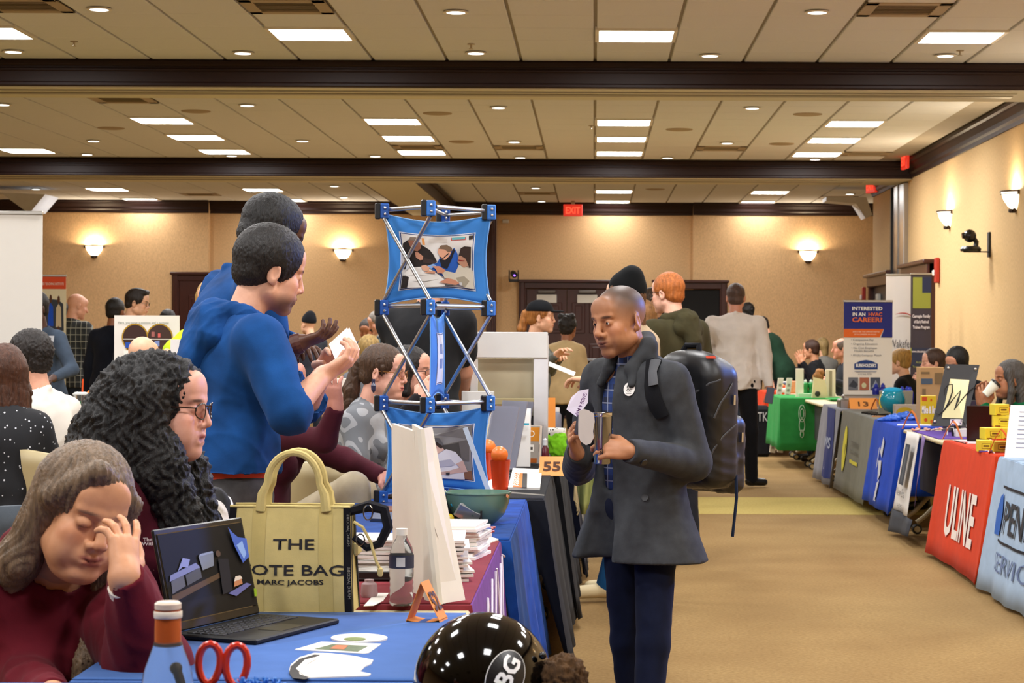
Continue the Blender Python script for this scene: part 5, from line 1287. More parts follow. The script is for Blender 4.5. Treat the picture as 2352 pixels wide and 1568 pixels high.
t, o = slab('fan_card', [(858, 1527), (852, 1520), (862, 1519), (838, 1535), (832, 1546), (856, 1550), (858, 1553), (826, 1547), (836, 1534)], .7560, .0035, mat('#15151a', .5, 'print'), 'black notched edge piece of the hand fan card', 'card') if False else (t, o)
t, o = slab('leaflet', [(677, 1494), (738, 1476), (876, 1481), (846, 1502), (836, 1503)], .7555, .003, WH, 'white rectangular card with a small colour picture on the blue table', 'card')
mb = MB(); mb.prism(onp(o, [(722, 1490), (764, 1479), (846, 1483), (822, 1496)], .7588), (0, 0, .0004)); mb.build('printed_picture', mat('#5e6e52', .5, 'print', var=.6, nscale=60), t); mb = MB(); mb.prism(onp(o, [(757, 1489), (772, 1481), (800, 1482), (790, 1491)], .7594), (0, 0, .0004)); mb.build('printed_patch', mat('#c0714a', .5, 'print'), t)
el = [(825 + 65 * math.cos(a), 1467 + 9.5 * math.sin(a)) for a in [2 * PI * k / 24 for k in range(24)]]
t, o = slab('round_card', el, .757, .0035, WH, 'white oval card with a green print behind the rectangular card', 'card'); mb = MB(); mb.prism(onp(o, [(815 + 26 * math.cos(a), 1467 + 4 * math.sin(a)) for a in [2 * PI * k / 16 for k in range(16)]], .7610), (0, 0, .0004)); mb.build('printed_picture', mat('#76854a', .5, 'print', var=.5, nscale=80), t)
# white board tower
t = thing('display_board', 'tall narrow folded white foam board standing behind the water bottle', 'board', (0, 0, 0)); FOAM = mat('#d9d2c4', .75, 'foam_board', var=.05, nscale=14)
def panel3(nm, c4, th=.010, par=t, m=FOAM):
    a, b, c, d = c4; n = (b - a).cross(d - a).normalized(); mb = MB(); mb.prism([a, b, c, d], n * th); return mb.build(nm, m, par)
def zt(px, py, d, z): v = P(px, py, d); return Vector((v.x, d, z))
A1 = P(899, 972, 5.42); A2 = P(950, 990, 5.20); A3 = zt(981, 1390, 5.14, .756); A4 = zt(903, 1340, 5.45, .756); panel3('board_panel', (A1, A2, A3, A4))
B1 = P(946, 974, 5.22); B2 = P(993, 980, 5.30); B3 = zt(1069, 1396, 5.12, .756); B4 = zt(975, 1390, 5.12, .756); C1 = P(966, 985, 5.15); C2 = zt(1008, 1392, 5.04, .756)
panel3('board_panel', (B1, C1, C2, B4)); o = panel3('board_panel', (C1, B2, B3, C2))
mb = MB(); n_ = (B2 - C1).cross(C2 - C1).normalized(); cc_ = P(992, 1214, 5.13); mb.add([cc_ - n_ * .012 * (1 if n_.y > 0 else -1) + (B2 - C1).normalized() * .020 * math.cos(a) + Vector((.016 * math.sin(a), 0, -.050 * math.sin(a))) for a in [2 * PI * k / 20 for k in range(20)]], [tuple(range(20))]); mb.build('oval_cutout', mat('#b3a595', .8, 'card'), o)
# water bottle
p = onT(922, 1389); t = thing('water_bottle', 'clear plastic water bottle with a dark label in front of the white board', 'bottle', p); m = MB()
pr = [(.026, 0), (.030, .006)] + [(.0298 - .0018 * (k % 2), .012 + k * .0075) for k in range(9)] + [(.0300, .085), (.0300, .120), (.0285, .128), (.026, .143), (.018, .158), (.0125, .168), (.0125, .176)]
m.lathe(pr, n=24, cap=(True, False)); m.build('clear_body', mat('#e8ecee', .06, 'clear', var=0, trans=.93), t, smooth=True); m = MB(); m.lathe([(.0145, .172), (.0145, .188), (.0, .188)], n=20, cap=(False, False)); m.build('cap', plas('#e8e6e0'), t, smooth=True)
m = MB(); m.lathe([(.0306, .092), (.0306, .124)], n=24, cap=(False, False)); m.build('label', mat('#27304c', .5, 'print'), t, smooth=True); m = MB()
m.sheet(lambda a, b: Vector((.0311 * math.cos(-1.9 + .7 * a), .0311 * math.sin(-1.9 + .7 * a), .097 + .023 * b)), 6, 1); m.build('barcode_patch', paper('#c9ccd2'), t)
# paper stacks, tray, slips
def stack(cx, cy, w_, l_, h_, n, label, seed=0, ang=0, group='stacks of white papers', z=.756):
    t = thing('paper_stack', label, 'papers', (cx, cy, z), 0, group); R_ = random.Random(seed); dz = h_ / n
    for i in range(n):
        m = MB(); m.box((R_.uniform(-.012, .012), R_.uniform(-.015, .015), dz * (i + .5)), (w_ * R_.uniform(.94, 1), l_ * R_.uniform(.94, 1), dz * .86), rot(R_.uniform(-.012, .012), R_.uniform(-.01, .01), ang + R_.uniform(-.09, .09))); m.build('sheet', paper(R_.choice(['#efece6', '#f3f1ec', '#e6e2da', '#eceae8'])), t)
m = MB(); cx, cy = -.60, 5.62; m.box((cx, cy, .763), (.32, .26, .008), bev=.003); m.box((cx, cy - .125, .772), (.32, .008, .024), bev=.003); m.box((cx + .156, cy, .772), (.008, .26, .024), bev=.003); m.box((cx - .156, cy, .772), (.008, .26, .024), bev=.003); tag(m.build('document_tray', plas('#141416', .35)), 'black document tray under the paper stack behind the tote', 'tray')
stack(-.60, 5.63, .27, .20, .098, 14, 'thick paper stack in the black tray behind the tote bag', 1, z=.768)
stack(-.43, 5.62, .17, .28, .115, 15, 'leaning paper stack right of the white foam board', 4, .1)
stack(-.42, 6.15, .20, .22, .10, 10, 'paper stack at the far end of the red cloth', 7, -.1)
slab('paper_slip', [(835, 1392), (862, 1362), (893, 1362), (880, 1380), (858, 1391)], .757, .001, paper(), 'white slip of paper between the tote and the water bottle', 'papers')
slab('paper_slip', [(1040, 1232), (1098, 1224), (1145, 1240), (1100, 1250)], .757, .006, paper(), 'white booklet at the end of the paper heap below the pencils', 'papers') if False else None
m = MB(); b_ = onT(848, 1372); m.lathe([(.018, 0), (.022, .01), (.02, .035), (.012, .04), (.012, .046)], b_, 16); tag(m.build('hand_gel', mat('#d8c3c6', .2, 'clear', trans=.5), smooth=True), 'small clear gel bottle beside the tote bag', 'bottle')
# pop-up display
t = thing('popup_display', 'tall blue fabric pop-up display with crossed silver struts and photo prints', 'display', (0, 0, 0))
PL, PN, PR_, PB = P(882, 700, 8.10), P(988, 700, 7.90), P(1127, 700, 8.15), P(1022, 700, 8.36); ZS = [1.908, 1.526, 1.148, .772]
HUB = plas('#3a7bd0', .35); HUBK = plas('#141518', .4); ROD = metal('#b9bcc0', .3)
def hp(q, i): return Vector((q.x, q.y, ZS[i]))
cen = (PL + PN + PR_ + PB) / 4
for q in (PL, PN, PR_, PB):
    for i in range(4):
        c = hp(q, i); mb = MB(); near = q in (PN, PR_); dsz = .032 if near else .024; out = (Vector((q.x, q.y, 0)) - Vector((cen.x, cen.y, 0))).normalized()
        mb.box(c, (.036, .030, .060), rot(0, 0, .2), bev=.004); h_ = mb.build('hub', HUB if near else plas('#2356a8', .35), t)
        mb = MB(); mb.box(c + Vector((-.026, -.002, 0)), (.022, .034, .064), rot(0, 0, .2), bev=.004); mb.build('latch_block', HUBK, h_)
        mb = MB(); mb.sphere(c + Vector((.004, -.018, .012)), .006); mb.sphere(c + Vector((.004, -.018, -.012)), .006); mb.build('rivet', metal('#e0e0e0', .2), h_, smooth=True)
def rod(a, b, r=.0075, nm='strut', m=ROD): mb = MB(); mb.tube([a, b], r, 10); mb.build(nm, m, t, smooth=True)
for i in (0, 1, 2):
    for (u, v) in ((PL, PN), (PN, PR_)): rod(hp(u, i) + Vector((.02, 0, .006)), hp(v, i) + Vector((-.02, 0, .006)), .0085, 'horizontal_rod')
    rod(hp(PR_, i), hp(PB, i), .007, 'horizontal_rod'); rod(hp(PB, i), hp(PN, i), .007, 'horizontal_rod')
for i in (0, 1, 2):
    for (u, v) in ((PL, PN), (PB, PR_)):
        off = Vector((0, -.012, 0)); rod(hp(u, i) + off - Vector((0, 0, .03)), hp(v, i + 1) + off + Vector((0, 0, .03)), .0078); rod(hp(v, i) - off * .3 - Vector((0, 0, .03)), hp(u, i + 1) - off * .3 + Vector((0, 0, .03)), .0078)
        mb = MB(); mid = (hp(u, i) + hp(v, i + 1)) / 2; mb.lathe([(.009, -.01), (.009, .01)], mid, 10, rot(PI / 2, 0, 0)); mb.build('pivot', metal('#77797c', .4), t)
    for (u, v) in ((PL, PB), (PN, PR_)):
        if i != 1: rod(hp(v, i) + Vector((0, .03, -.02)), hp(u, i + 1) + Vector((0, .03, .02)), .006) if i == 9 else None
FABB = fab('#3f86d6', .10, 5, .6)
def stretch(u, v, i, nm='fabric_panel', cz=.030, cx=.020):
    a, b = hp(u, i), hp(v, i); H_ = ZS[i] - ZS[i + 1]; ex_ = (b - a)
    def g3(s, w_, lift=0.0):
        e = math.sin(PI * s); k = math.sin(PI * w_); x = s + (.5 - s) * 2 * (cx / ex_.length) * k; z = ZS[i] - .012 - (H_ - .024) * w_ - cz * e * (1 - 2 * w_)
        n = Vector((ex_.y, -ex_.x, 0)).normalized(); return Vector((a.x, a.y, 0)) + Vector((ex_.x, ex_.y, 0)) * x + Vector((0, 0, z)) + n * (lift + .012 * e * k)
    mb = MB(); mb.sheet(lambda s, w_: g3(s, w_), 20, 16); o = mb.build(nm, FABB, t, smooth=True, solid=.002)
    mb = MB(); r_ = [g3(k / 16, 0) for k in range(16)] + [g3(1, k / 12) for k in range(12)] + [g3(1 - k / 16, 1) for k in range(16)] + [g3(0, 1 - k / 12) for k in range(12)]; mb.tube(r_, .0025, 5, closed=True); mb.build('piping', fab('#7fb4ec', .05), o)
    return o, g3
def print_on(g3, par, x0, y0, x1, y1, shapes, border='#1d3f80'):
    """picture in unit coordinates (0..1, y up) on the panel area"""
    m = MB(); G_ = lambda x, y, l: g3(x0 + (x1 - x0) * x, y0 + (y1 - y0) * (1 - y), l)
    for i, (c, pts) in enumerate([('#e8eef8', rect(-.025, -.03, 1.025, 1.03)), (border, rect(-.012, -.015, 1.012, 1.015))] + shapes):
        if len(pts) == 4 and i < 3:
            n0 = len(m.v); m.sheet(lambda a, b: G_(pts[0][0] + (pts[2][0] - pts[0][0]) * a, pts[0][1] + (pts[2][1] - pts[0][1]) * b, .0022 + .0005 * i), 10, 8, 0, c)
        else:
            m.add([G_(p[0], p[1], .0022 + .0005 * i) for p in pts], [tuple(range(len(pts)))], 0, c)
    return m.build('printed_picture', printmat(), par)
def pxs(W0, H0, x0, y0, pts): return [((x - x0) / W0, 1 - (y - y0) / H0) for x, y in pts]
Z = lambda *pts: pxs(1430, 1190, 145, 225, pts)
pic1 = [('#e3e0dc', rect(0, 0, 1, 1)), ('#f0a860', Z((545, 280), (600, 280), (612, 440), (560, 440))), ('#dcd6cf', Z((690, 280), (1050, 280), (1050, 380), (690, 390))), ('#d05a50', Z((1120, 262), (1430, 262), (1425, 330), (1130, 335))), ('#6fb7bd', Z((1140, 262), (1415, 262), (1408, 315), (1150, 318))),
 ('#3a3230', Z((1480, 250), (1570, 250), (1565, 330), (1490, 340))), ('#2c2624', Z((165, 440), (270, 350), (540, 440), (700, 550), (770, 650), (850, 820), (780, 900), (500, 960), (310, 960), (180, 1000))), ('#40332f', Z((560, 740), (720, 780), (850, 830), (800, 880), (560, 860))), ('#9c6a55', Z((270, 380), (330, 290), (440, 300), (520, 400), (525, 520), (450, 600), (330, 560))), ('#857568', Z((270, 370), (320, 280), (430, 270), (500, 340), (440, 360), (340, 350))),
 ('#c69076', Z((400, 610), (470, 620), (570, 710), (560, 790), (500, 800), (420, 740))), ('#2a5cb4', Z((650, 940), (850, 860), (900, 760), (1150, 560), (1200, 500), (1270, 640), (1290, 800), (1290, 1040), (1200, 1180), (1000, 1200), (830, 1080), (740, 1010))), ('#1f1f28', Z((900, 780), (1120, 700), (1180, 520), (1220, 560), (1150, 780), (1060, 1000), (950, 960))), ('#8db0e0', Z((650, 935), (780, 880), (840, 930), (720, 1010))),
 ('#d9a184', Z((860, 600), (880, 520), (960, 470), (1090, 530), (1140, 610), (1100, 700), (1020, 790), (960, 780), (910, 700))), ('#77604c', Z((880, 520), (930, 440), (1050, 430), (1150, 500), (1165, 570), (1080, 610), (1010, 540), (940, 530))), ('#1c1c22', Z((905, 705), (970, 745), (1080, 625), (1100, 640), (975, 765), (900, 725))), ('#f0eee8', Z((180, 1100), (310, 960), (560, 950), (760, 1040), (860, 1120), (980, 1240), (1180, 1400), (280, 1410), (290, 1180))), ('#b8b4ae', Z((240, 1145), (460, 1130), (720, 1150), (460, 1145))), ('#a8a49e', Z((350, 1270), (620, 1290), (910, 1240), (620, 1310))),
 ('#2e2826', Z((160, 1130), (290, 1180), (270, 1410), (150, 1410))), ('#d7dde6', Z((240, 880), (320, 850), (300, 960), (200, 1030))), ('#dba98c', Z((530, 930), (620, 910), (700, 970), (690, 1050), (600, 1060), (540, 1000))), ('#d99f80', Z((590, 1090), (700, 1050), (820, 1060), (810, 1120))), ('#cfc8b6', Z((940, 1080), (1000, 1040), (1220, 1090), (1300, 900), (1440, 930), (1580, 1010), (1580, 1410), (1400, 1410), (1200, 1260), (1000, 1210))), ('#a39a86', Z((1230, 1200), (1400, 1150), (1500, 1250), (1400, 1400), (1300, 1360))),
 ('#d49374', Z((750, 940), (900, 940), (1030, 1040), (960, 1110), (860, 1110), (830, 1010))), ('#b98a70', Z((1270, 830), (1300, 680), (1400, 660), (1540, 760), (1510, 900), (1400, 960), (1330, 900))), ('#3a2c26', Z((1290, 700), (1330, 520), (1400, 480), (1540, 500), (1540, 960), (1510, 960), (1440, 760), (1340, 690))), ('#8a2f2c', Z((1280, 780), (1420, 800), (1410, 820), (1300, 815))), ('#cc8d70', Z((890, 1325), (1060, 1220), (1200, 1250), (1300, 1320), (1220, 1370), (1050, 1345))), ('#c8c8c8', Z((1290, 1300), (1350, 1300), (1350, 1370), (1290, 1360))), ('#3c3c40', Z((1000, 1370), (1200, 1380), (1150, 1400), (1010, 1400)))]
o, g3 = stretch(PL, PR_, 0); print_on(g3, o, .135, .19, .855, .85, pic1)
Z2 = lambda *pts: pxs(1210, 1180, -430, 120, pts)
pic2 = [('#8d8a88', rect(0, 0, 1, 1)), ('#a5a29e', Z2((-430, 120), (700, 120), (200, 300), (-430, 400))), ('#7c7875', Z2((160, 290), (770, 130), (770, 420), (400, 330))), ('#6b6663', Z2((-430, 560), (300, 520), (740, 420), (740, 900), (-430, 900))), ('#4c4844', Z2((290, 540), (560, 480), (600, 800), (300, 760))), ('#9a6a50', Z2((-430, 700), (-200, 700), (-150, 1300), (-430, 1300))), ('#8c6048', Z2((620, 1150), (770, 1100), (770, 1300), (640, 1300))),
 ('#c23a7c', Z2((-260, 700), (150, 700), (90, 1130), (-260, 1300))), ('#d8a88c', Z2((-200, 480), (-60, 430), (20, 520), (10, 680), (-100, 720), (-200, 640))), ('#2c211c', Z2((-260, 420), (-80, 380), (20, 440), (0, 520), (-150, 500), (-220, 720), (-280, 700))), ('#e6e3e6', Z2((80, 850), (200, 720), (340, 625), (500, 690), (620, 870), (640, 1310), (120, 1310))), ('#b9b7c4', Z2((110, 930), (420, 860), (500, 980), (430, 1030), (120, 1060))), ('#d9b4a6', Z2((510, 970), (630, 880), (700, 1130), (400, 1210), (120, 1260), (90, 1200), (380, 1140), (570, 1050))),
 ('#e0b8a6', Z2((20, 560), (40, 460), (150, 460), (250, 560), (310, 640), (190, 740), (60, 690))), ('#3b2e28', Z2((30, 450), (70, 420), (200, 450), (280, 560), (260, 620), (190, 560), (150, 480))), ('#6c6a6a', Z2((50, 420), (100, 350), (220, 360), (290, 500), (270, 540), (170, 450))), ('#16161a', Z2((30, 500), (180, 500), (180, 520), (30, 530))), ('#3c3c40', Z2((330, 1180), (400, 1170), (390, 1240), (340, 1240)))]
o, g3 = stretch(PL, PR_, 2); print_on(g3, o, .135, .19, .855, .86, pic2)
o, g3 = stretch(PN, PB, 1, cx=.015); print_on(g3, o, .3, .22, .72, .86, [('#dfe6f4', rect(0, 0, 1, 1)), ('#7b93c4', rect(.3, .6, .7, .8)), ('#7b93c4', rect(.3, .3, .7, .5))])
mb = MB(); mb.box((hp(PR_, 3) + Vector((-.02, -.35, .10)) + Vector((0, 0, .04))), (.018, .006, .33), rot(0, -.36, 0)); tag(mb.build('ruler_strip', mat('#c9d6e2', .5, 'card', var=.2, nscale=20)), 'pale blue and white strip leaning against the lower photo panel', 'strip')
# bowl and things round it on the blue cloth
p = onT(1098, 1203); t = thing('bowl', 'sage green bowl with an orange toy inside on the blue cloth', 'bowl', p); m = MB(); m.lathe([(.0, .0), (.055, .0), (.062, .006), (.092, .035), (.108, .075), (.114, .108), (.117, .110), (.117, .114), (.111, .114), (.104, .078), (.088, .040), (.06, .012), (0, .010)], n=40, cap=(False, False)); m.build('bowl_wall', mat('#6d9080', .25, 'glaze', var=.05), t, smooth=True)
m = MB(); m.sphere((.0, 0, .06), (.08, .08, .04)); m.build('sweets', mat('#6b6650', .6, 'sweets', var=.7, nscale=60), t, smooth=True)
m = MB(); m.tube([onT(1143, 1146, .84) + Vector((0, .0, .01)), onT(1150, 1138, .86), onT(1163, 1135, .86), onT(1166, 1140, .86)], .005, 6); tag(m.build('bracelet', plas('#d98a5a'), smooth=True), 'peach rubber loop on the rim of the green bowl', 'bracelet')
p = onT(1075, 1208); t = thing('gift_basket', 'small black open box holding a blue packet and a yellow ball', 'box', p + Vector((-.01, .02, 0))); m = MB(); m.box((-.02, .02, .004), (.16, .14, .008)); m.box((-.098, .02, .05), (.006, .14, .10)); m.box((-.02, .09, .05), (.16, .006, .10)); m.box((.057, .02, .03), (.006, .14, .05)); m.box((-.02, -.05, .012), (.16, .006, .02)); m.build('box_wall', plas('#18191b', .3), t)
m = MB(); m.sphere((-.055, -.02, .026), .017, 14); m.build('yellow_ball', plas('#c9b02a', .3), t, smooth=True); m = MB(); m.box((.0, .0, .065), (.10, .012, .055), rot(.4, .55, 0), bev=.005); m.build('blue_packet', mat('#3aa8cf', .25, 'foil', var=.2), t); m = MB(); m.box((.01, -.02, .04), (.09, .012, .06), rot(.5, .5, .1), bev=.005); m.build('clear_pack', mat('#aeb4b4', .15, 'foil', metal=.4), t)
m = MB(); m.box((-.03, -.03, .012), (.03, .02, .012), bev=.004); m.build('orange_piece', plas('#d0602a'), t)
cols = ['#c0392b', '#e8e4da', '#2c8a4a', '#d98a2e', '#cfc9bd', '#b0323a', '#3a5fae', '#e6c84a']
for k in range(10):
    a = onT(1034 + (k % 5) * 1.5, 1213 + (k % 5) * 3, .76 + .008 * (k // 5)); b = onT(1122 + (k * 7) % 12, 1211 + (k % 5) * 3, .76 + .008 * (k // 5)); m = MB(); m.tube([a, b], .0038, 6); m.tube([b, b + (b - a).normalized() * .007], .0038, 6, mi=1); o = m.build('pencil', [mat(cols[k % 8], .4, 'lacquer', var=.5, nscale=90), plas('#c65a4a')], smooth=True); tag(o, 'patterned pencil in the loose bundle below the green bowl', 'pencil', 'pencils below the green bowl')
slab('paper_sheet', [(1040, 1243), (1080, 1222), (1145, 1240), (1120, 1250)], .757, .004, paper(), 'white sheet on the blue cloth below the pencils', 'papers')
m = MB(); p = onT(868, 1172); m.box(p, (.12, .2, .02), rot(0, 0, .1), bev=.006); tag(m.build('wooden_tray', mat('#7c4a28', .4, 'wood', var=.2)), 'brown wooden tray at the foot of the pop-up display', 'tray')
slab('note_pad', [(850, 1198), (862, 1182), (905, 1184), (905, 1200)], .757, .012, mat('#33405c', .5, 'card'), 'dark blue notebook left of the white board', 'notebook')
# charcoal table: cups with balls, flyers, brochure holders
def ballcup(px, py, label, s=1.0):
    p = onT(px, py); t = thing('cup', label, 'cup', p, 0, 'orange cups with foam balls'); m = MB(); m.lathe([(.0, 0), (.033, 0), (.043, .125), (.0445, .127), (.042, .127), (.032, .004), (0, .004)], n=24, cap=(False, False)); m.build('cup_wall', plas('#d8441c', .3), t, smooth=True)
    m = MB(); m.sphere((-.004, 0, .150), .037, 18); m.build('foam_ball', plas('#e8742a', .35), t, smooth=True)
ballcup(1149, 1124, 'front orange cup topped by an orange ball beside the hiring flyer'); ballcup(1122, 1102, 'orange cup and ball half hidden behind the blue panel')
t, o = slab('flyer', [(1167, 1124), (1178, 1079), (1245, 1082), (1240, 1125)], .757, .010, paper(), 'white hiring flyer with orange and black blocks lying beside the orange cups', 'flyer')
O_ = Vector(onT(1178, 1118, .768)) - o; E1 = (onT(1236, 1120, .768) - onT(1178, 1118, .768)); E2 = (onT(1182, 1084, .768) - onT(1178, 1118, .768)); ax = lambda a, b: O_ + E1 * a + E2 * b
mb = MB(); mb.add([ax(.0, 0), ax(.36, 0), ax(.36, .95), ax(0, .95)], [(0, 1, 2, 3)], 0, '#d9762e'); mb.add([ax(.36, 0), ax(.56, 0), ax(.56, .95), ax(.36, .95)], [(0, 1, 2, 3)], 0, '#26221f'); mb.build('printed_blocks', printmat(), t)
text('NOW', frame(ax(.10, .5) + Vector((0, 0, .001)), E2, -E1), .012, paper(), t, bold=.02, width=E2.length * .8); text('HIRING', frame(ax(.22, .5) + Vector((0, 0, .001)), E2, -E1), .012, paper(), t, bold=.02, width=E2.length * .85)
slab('flyer', [(1118, 1110), (1140, 1092), (1150, 1120), (1126, 1126)], .756, .004, paper(), 'white paper behind the front orange cup', 'flyer')
pts = [onT(1128, 1150, .80), onT(1175, 1136, .80), onT(1250, 1140, .80), onT(1238, 1152, .80)]
m = MB(); a, b = onT(1130, 1128, .756), onT(1250, 1138, .756); m.sheet(lambda u, v: a.lerp(b, u) + Vector((.0, -.16 * v, -.045 * v * u + .003)), 10, 4); tag(m.build('grey_folder', mat('#6e6a62', .5, 'card'), solid=.004), 'grey folder overhanging the charcoal cloth above the bowl', 'folder')
def holder(px, py, w_, h_, label, m1, m2, rz=0.0, n=1, cat='brochure holder'):
    p = onT(px, py); t = thing('brochure_holder', label, cat, p, rz, 'clear brochure holders'); m = MB(); m.box((0, .012, h_ / 2), (w_, .003, h_), rot(-.16, 0, 0)); m.box((0, -.028, h_ * .28), (w_, .003, h_ * .5), rot(-.1, 0, 0)); m.box((0, -.0, .005), (w_, .07, .006)); m.build('clear_holder', mat('#c8ccd6', .08, 'clear', var=0, trans=.8), t)
    m = MB(); m.box((0, -.008, h_ * .52), (w_ * .94, .030, h_ * .95), rot(-.14, 0, 0)); m.build('brochure_stack', paper('#ddd6d0'), t); R = rot(-.14, 0, 0)
    fr = frame(Vector((0, -.0255, h_ * .52)), (1, 0, 0), R @ Vector((0, 0, 1))); flat(fr, [(m2, rect(-w_ * .47, -h_ * .47, w_ * .47, h_ * .47)), (m1, rect(-w_ * .47, h_ * .08, w_ * .47, h_ * .43)), ('#f0ede8', circ(0, h_ * .27, w_ * .18)), (m1, circ(0, h_ * .27, w_ * .13)), ('#efece6', rect(-w_ * .18, -h_ * .18, w_ * .18, h_ * 0)), ('#4a4640', rect(-w_ * .12, -h_ * .13, w_ * .12, -h_ * .06)), ('#a85a22', rect(-w_ * .40, -h_ * .45, w_ * .40, -h_ * .34))], t, 'printed_cover', .0005)
holder(1224, 1068, .092, .205, 'brochure holder with orange headed leaflets behind the 55 sign', '#d0882c', '#a39c94', -.35)
holder(1200, 1052, .085, .19, 'brochure holder with dark headed leaflets behind the orange one', '#3f3b38', '#8d8884', -.2)
holder(1186, 1040, .05, .20, 'maroon topped leaflets left of the brochure holders', '#5e1d20', '#7a3a3a', .1)
for k, (px, py, h_, lb) in enumerate(((1128, 1092, .33, 'clear acrylic sheet stand behind the orange ball'), (1150, 1076, .34, 'second clear acrylic stand with grey papers'), (1168, 1060, .32, 'third acrylic stand leaning beside the blue pen'))):
    p = onT(px, py); t = thing('sheet_stand', lb, 'sheet stand', p, -.9, 'acrylic sheet stands'); m = MB(); m.box((0, .05, h_ / 2), (.21, .004, h_), rot(-.22, 0, 0)); m.box((0, 0, .003), (.21, .09, .004)); m.build('clear_panel', mat('#b9bcd0', .1, 'clear', var=0, trans=.55), t); m = MB(); m.box((0, .056, h_ / 2), (.20, .003, h_ * .97), rot(-.22, 0, 0)); m.build('insert', paper('#8f8a90'), t)
# white foam frame and boards
p = onT(1168, 1062); d = 11.0
t = thing('foam_frame', 'large white foam frame with a translucent window standing on the black table', 'frame', (0, 0, 0)); FW = mat('#dbdcdc', .7, 'foam', var=.03)
def fbox(nm, a, b, y, th, m=FW): q0, q1 = P(a[0], a[1], y), P(b[0], b[1], y); k = MB(); k.box(((q0.x + q1.x) / 2, y + th / 2, (q0.z + q1.z) / 2), (abs(q1.x - q0.x), th, abs(q0.z - q1.z)), bev=.003); return k.build(nm, m, t)
fbox('top_rail', (1079, 762), (1258, 822), 10.85, .04); fbox('side_rail', (1226, 770), (1258, 1064), 10.86, .05, mat('#dfe1e8', .7, 'foam')); fbox('side_rail', (1080, 822), (1096, 1064), 10.86, .04); fbox('window_sheet', (1094, 822), (1228, 925), 10.92, .004, mat('#b3a88c', .6, 'translucent')); fbox('ledge', (1094, 914), (1228, 930), 10.86, .05, mat('#b5aa80', .6, 'foam')); fbox('lower_board', (1060, 898), (1134, 1062), 10.55, .03, mat('#d0cecc', .7, 'foam'))
m = MB(); a, b = P(1165, 938, 10.3), P(1218, 1000, 10.3); m.box(((a.x + b.x) / 2, 10.35, (a.z + .75) / 2), (b.x - a.x, .01, a.z - .75), rot(-.15, 0, 0)); tag(m.build('white_binder', paper('#f0f1f1')), 'bright white leaning card with a blue foot behind the brochures', 'card')
m = MB(); a = P(1200, 974, 10.28); m.box((a.x, 10.30, a.z), (.065, .012, .010)); tag(m.build('blue_strip', plas('#3ab8dc')), 'thin light blue strip under the bright white card', 'strip')
m = MB(); a = onT(1195, 1000); m.box((a.x - .05, 10.55, .86), (.10, .02, .20), rot(-.1, 0, .2)); tag(m.build('cream_card', paper('#e6dcbf')), 'cream standing card left of the bright white card', 'card')
m = MB(); m.sphere(P(1172, 940, 10.8), (.03, .03, .012)); tag(m.build('red_dome', plas('#d84a2c'), smooth=True), 'red domed lid behind the white papers', 'lid')
t = thing('cloth_basket', 'checkered black and white basket with lime green cloth beside the brochures', 'basket', onT(1268, 1048)); m = MB(); m.lathe([(.05, 0), (.07, .12), (.072, .155)], n=20, cap=(True, False)); m.build('basket_wall', dots('#e8e6e0', '#1b1b1b', 60, .3), t, smooth=True, solid=.004)
sd = SD(); sd.ell((.0, -.03, .10), (.085, .05, .05)); sd.ell((.03, -.06, .05), (.05, .03, .06)); solid('lime_cloth', sd, .008, fab('#86d62a'), t, folds(.014, 3))
p = onT(1262, 1085); m = MB(); m.box(p + Vector((0, .06, .012)), (.09, .16, .024), rot(0, 0, -.1), bev=.003); tag(m.build('white_box', paper('#efeceb')), 'small white box behind the 55 sign', 'box'); m = MB(); m.box(p + Vector((-.02, .05, .028)), (.06, .03, .008), rot(0, 0, -.1), bev=.002); tag(m.build('red_marker', plas('#a82838')), 'red marker lying behind the 55 sign', 'marker')
p = onT(1252, 1062); t = thing('spray_bottle', 'small clear sanitizer bottle with dark red liquid behind the 55 sign', 'bottle', p); m = MB(); m.lathe([(.018, 0), (.02, .01), (.02, .07), (.01, .085), (.008, .10)], n=16); m.build('body', mat('#5a1626', .2, 'liquid'), t, smooth=True); m = MB(); m.lathe([(.012, .09), (.012, .12), (0, .13)], n=12); m.build('cap', plas('#dfe4ea'), t, smooth=True)
p = P(1262, 935, 11.9); m = MB(); m.box((p.x, 11.9, (p.z + .81) / 2), (.07, .02, p.z - .70), rot(-.1, 0, .1)); tag(m.build('orange_sign', mat('#e8923a', .7, 'card')), 'orange card half hidden by the white foam frame', 'sign')
p = onT(1275, 1010); t = thing('water_bottle', 'grey capped bottle standing behind the green cloth', 'bottle', (p.x + .02, 12.2, .754)); m = MB(); m.lathe([(.03, 0), (.032, .01), (.032, .19), (.02, .21)], n=16); m.build('body', plas('#6c7080'), t, smooth=True); m = MB(); m.lathe([(.022, .21), (.022, .235)], n=14); m.build('cap', plas('#d8dade'), t, smooth=True)
# cords of the lanyard hanging at the end of the charcoal table
m = MB(); a = onT(1298, 1078)
for k in range(4): m.tube([a + Vector((.03 + .004 * k, .02 * k, .0)), a + Vector((.05, .02 * k, -.06)), a + Vector((.045 + .008 * k, .02 * k, -.15 - .02 * k)), a + Vector((.06, .02 * k, -.17 - .02 * k))], .004, 5)
tag(m.build('lanyard_cords', fab('#a89a78'), smooth=True), 'beige cords hanging over the table end beside the 55 sign', 'cords')
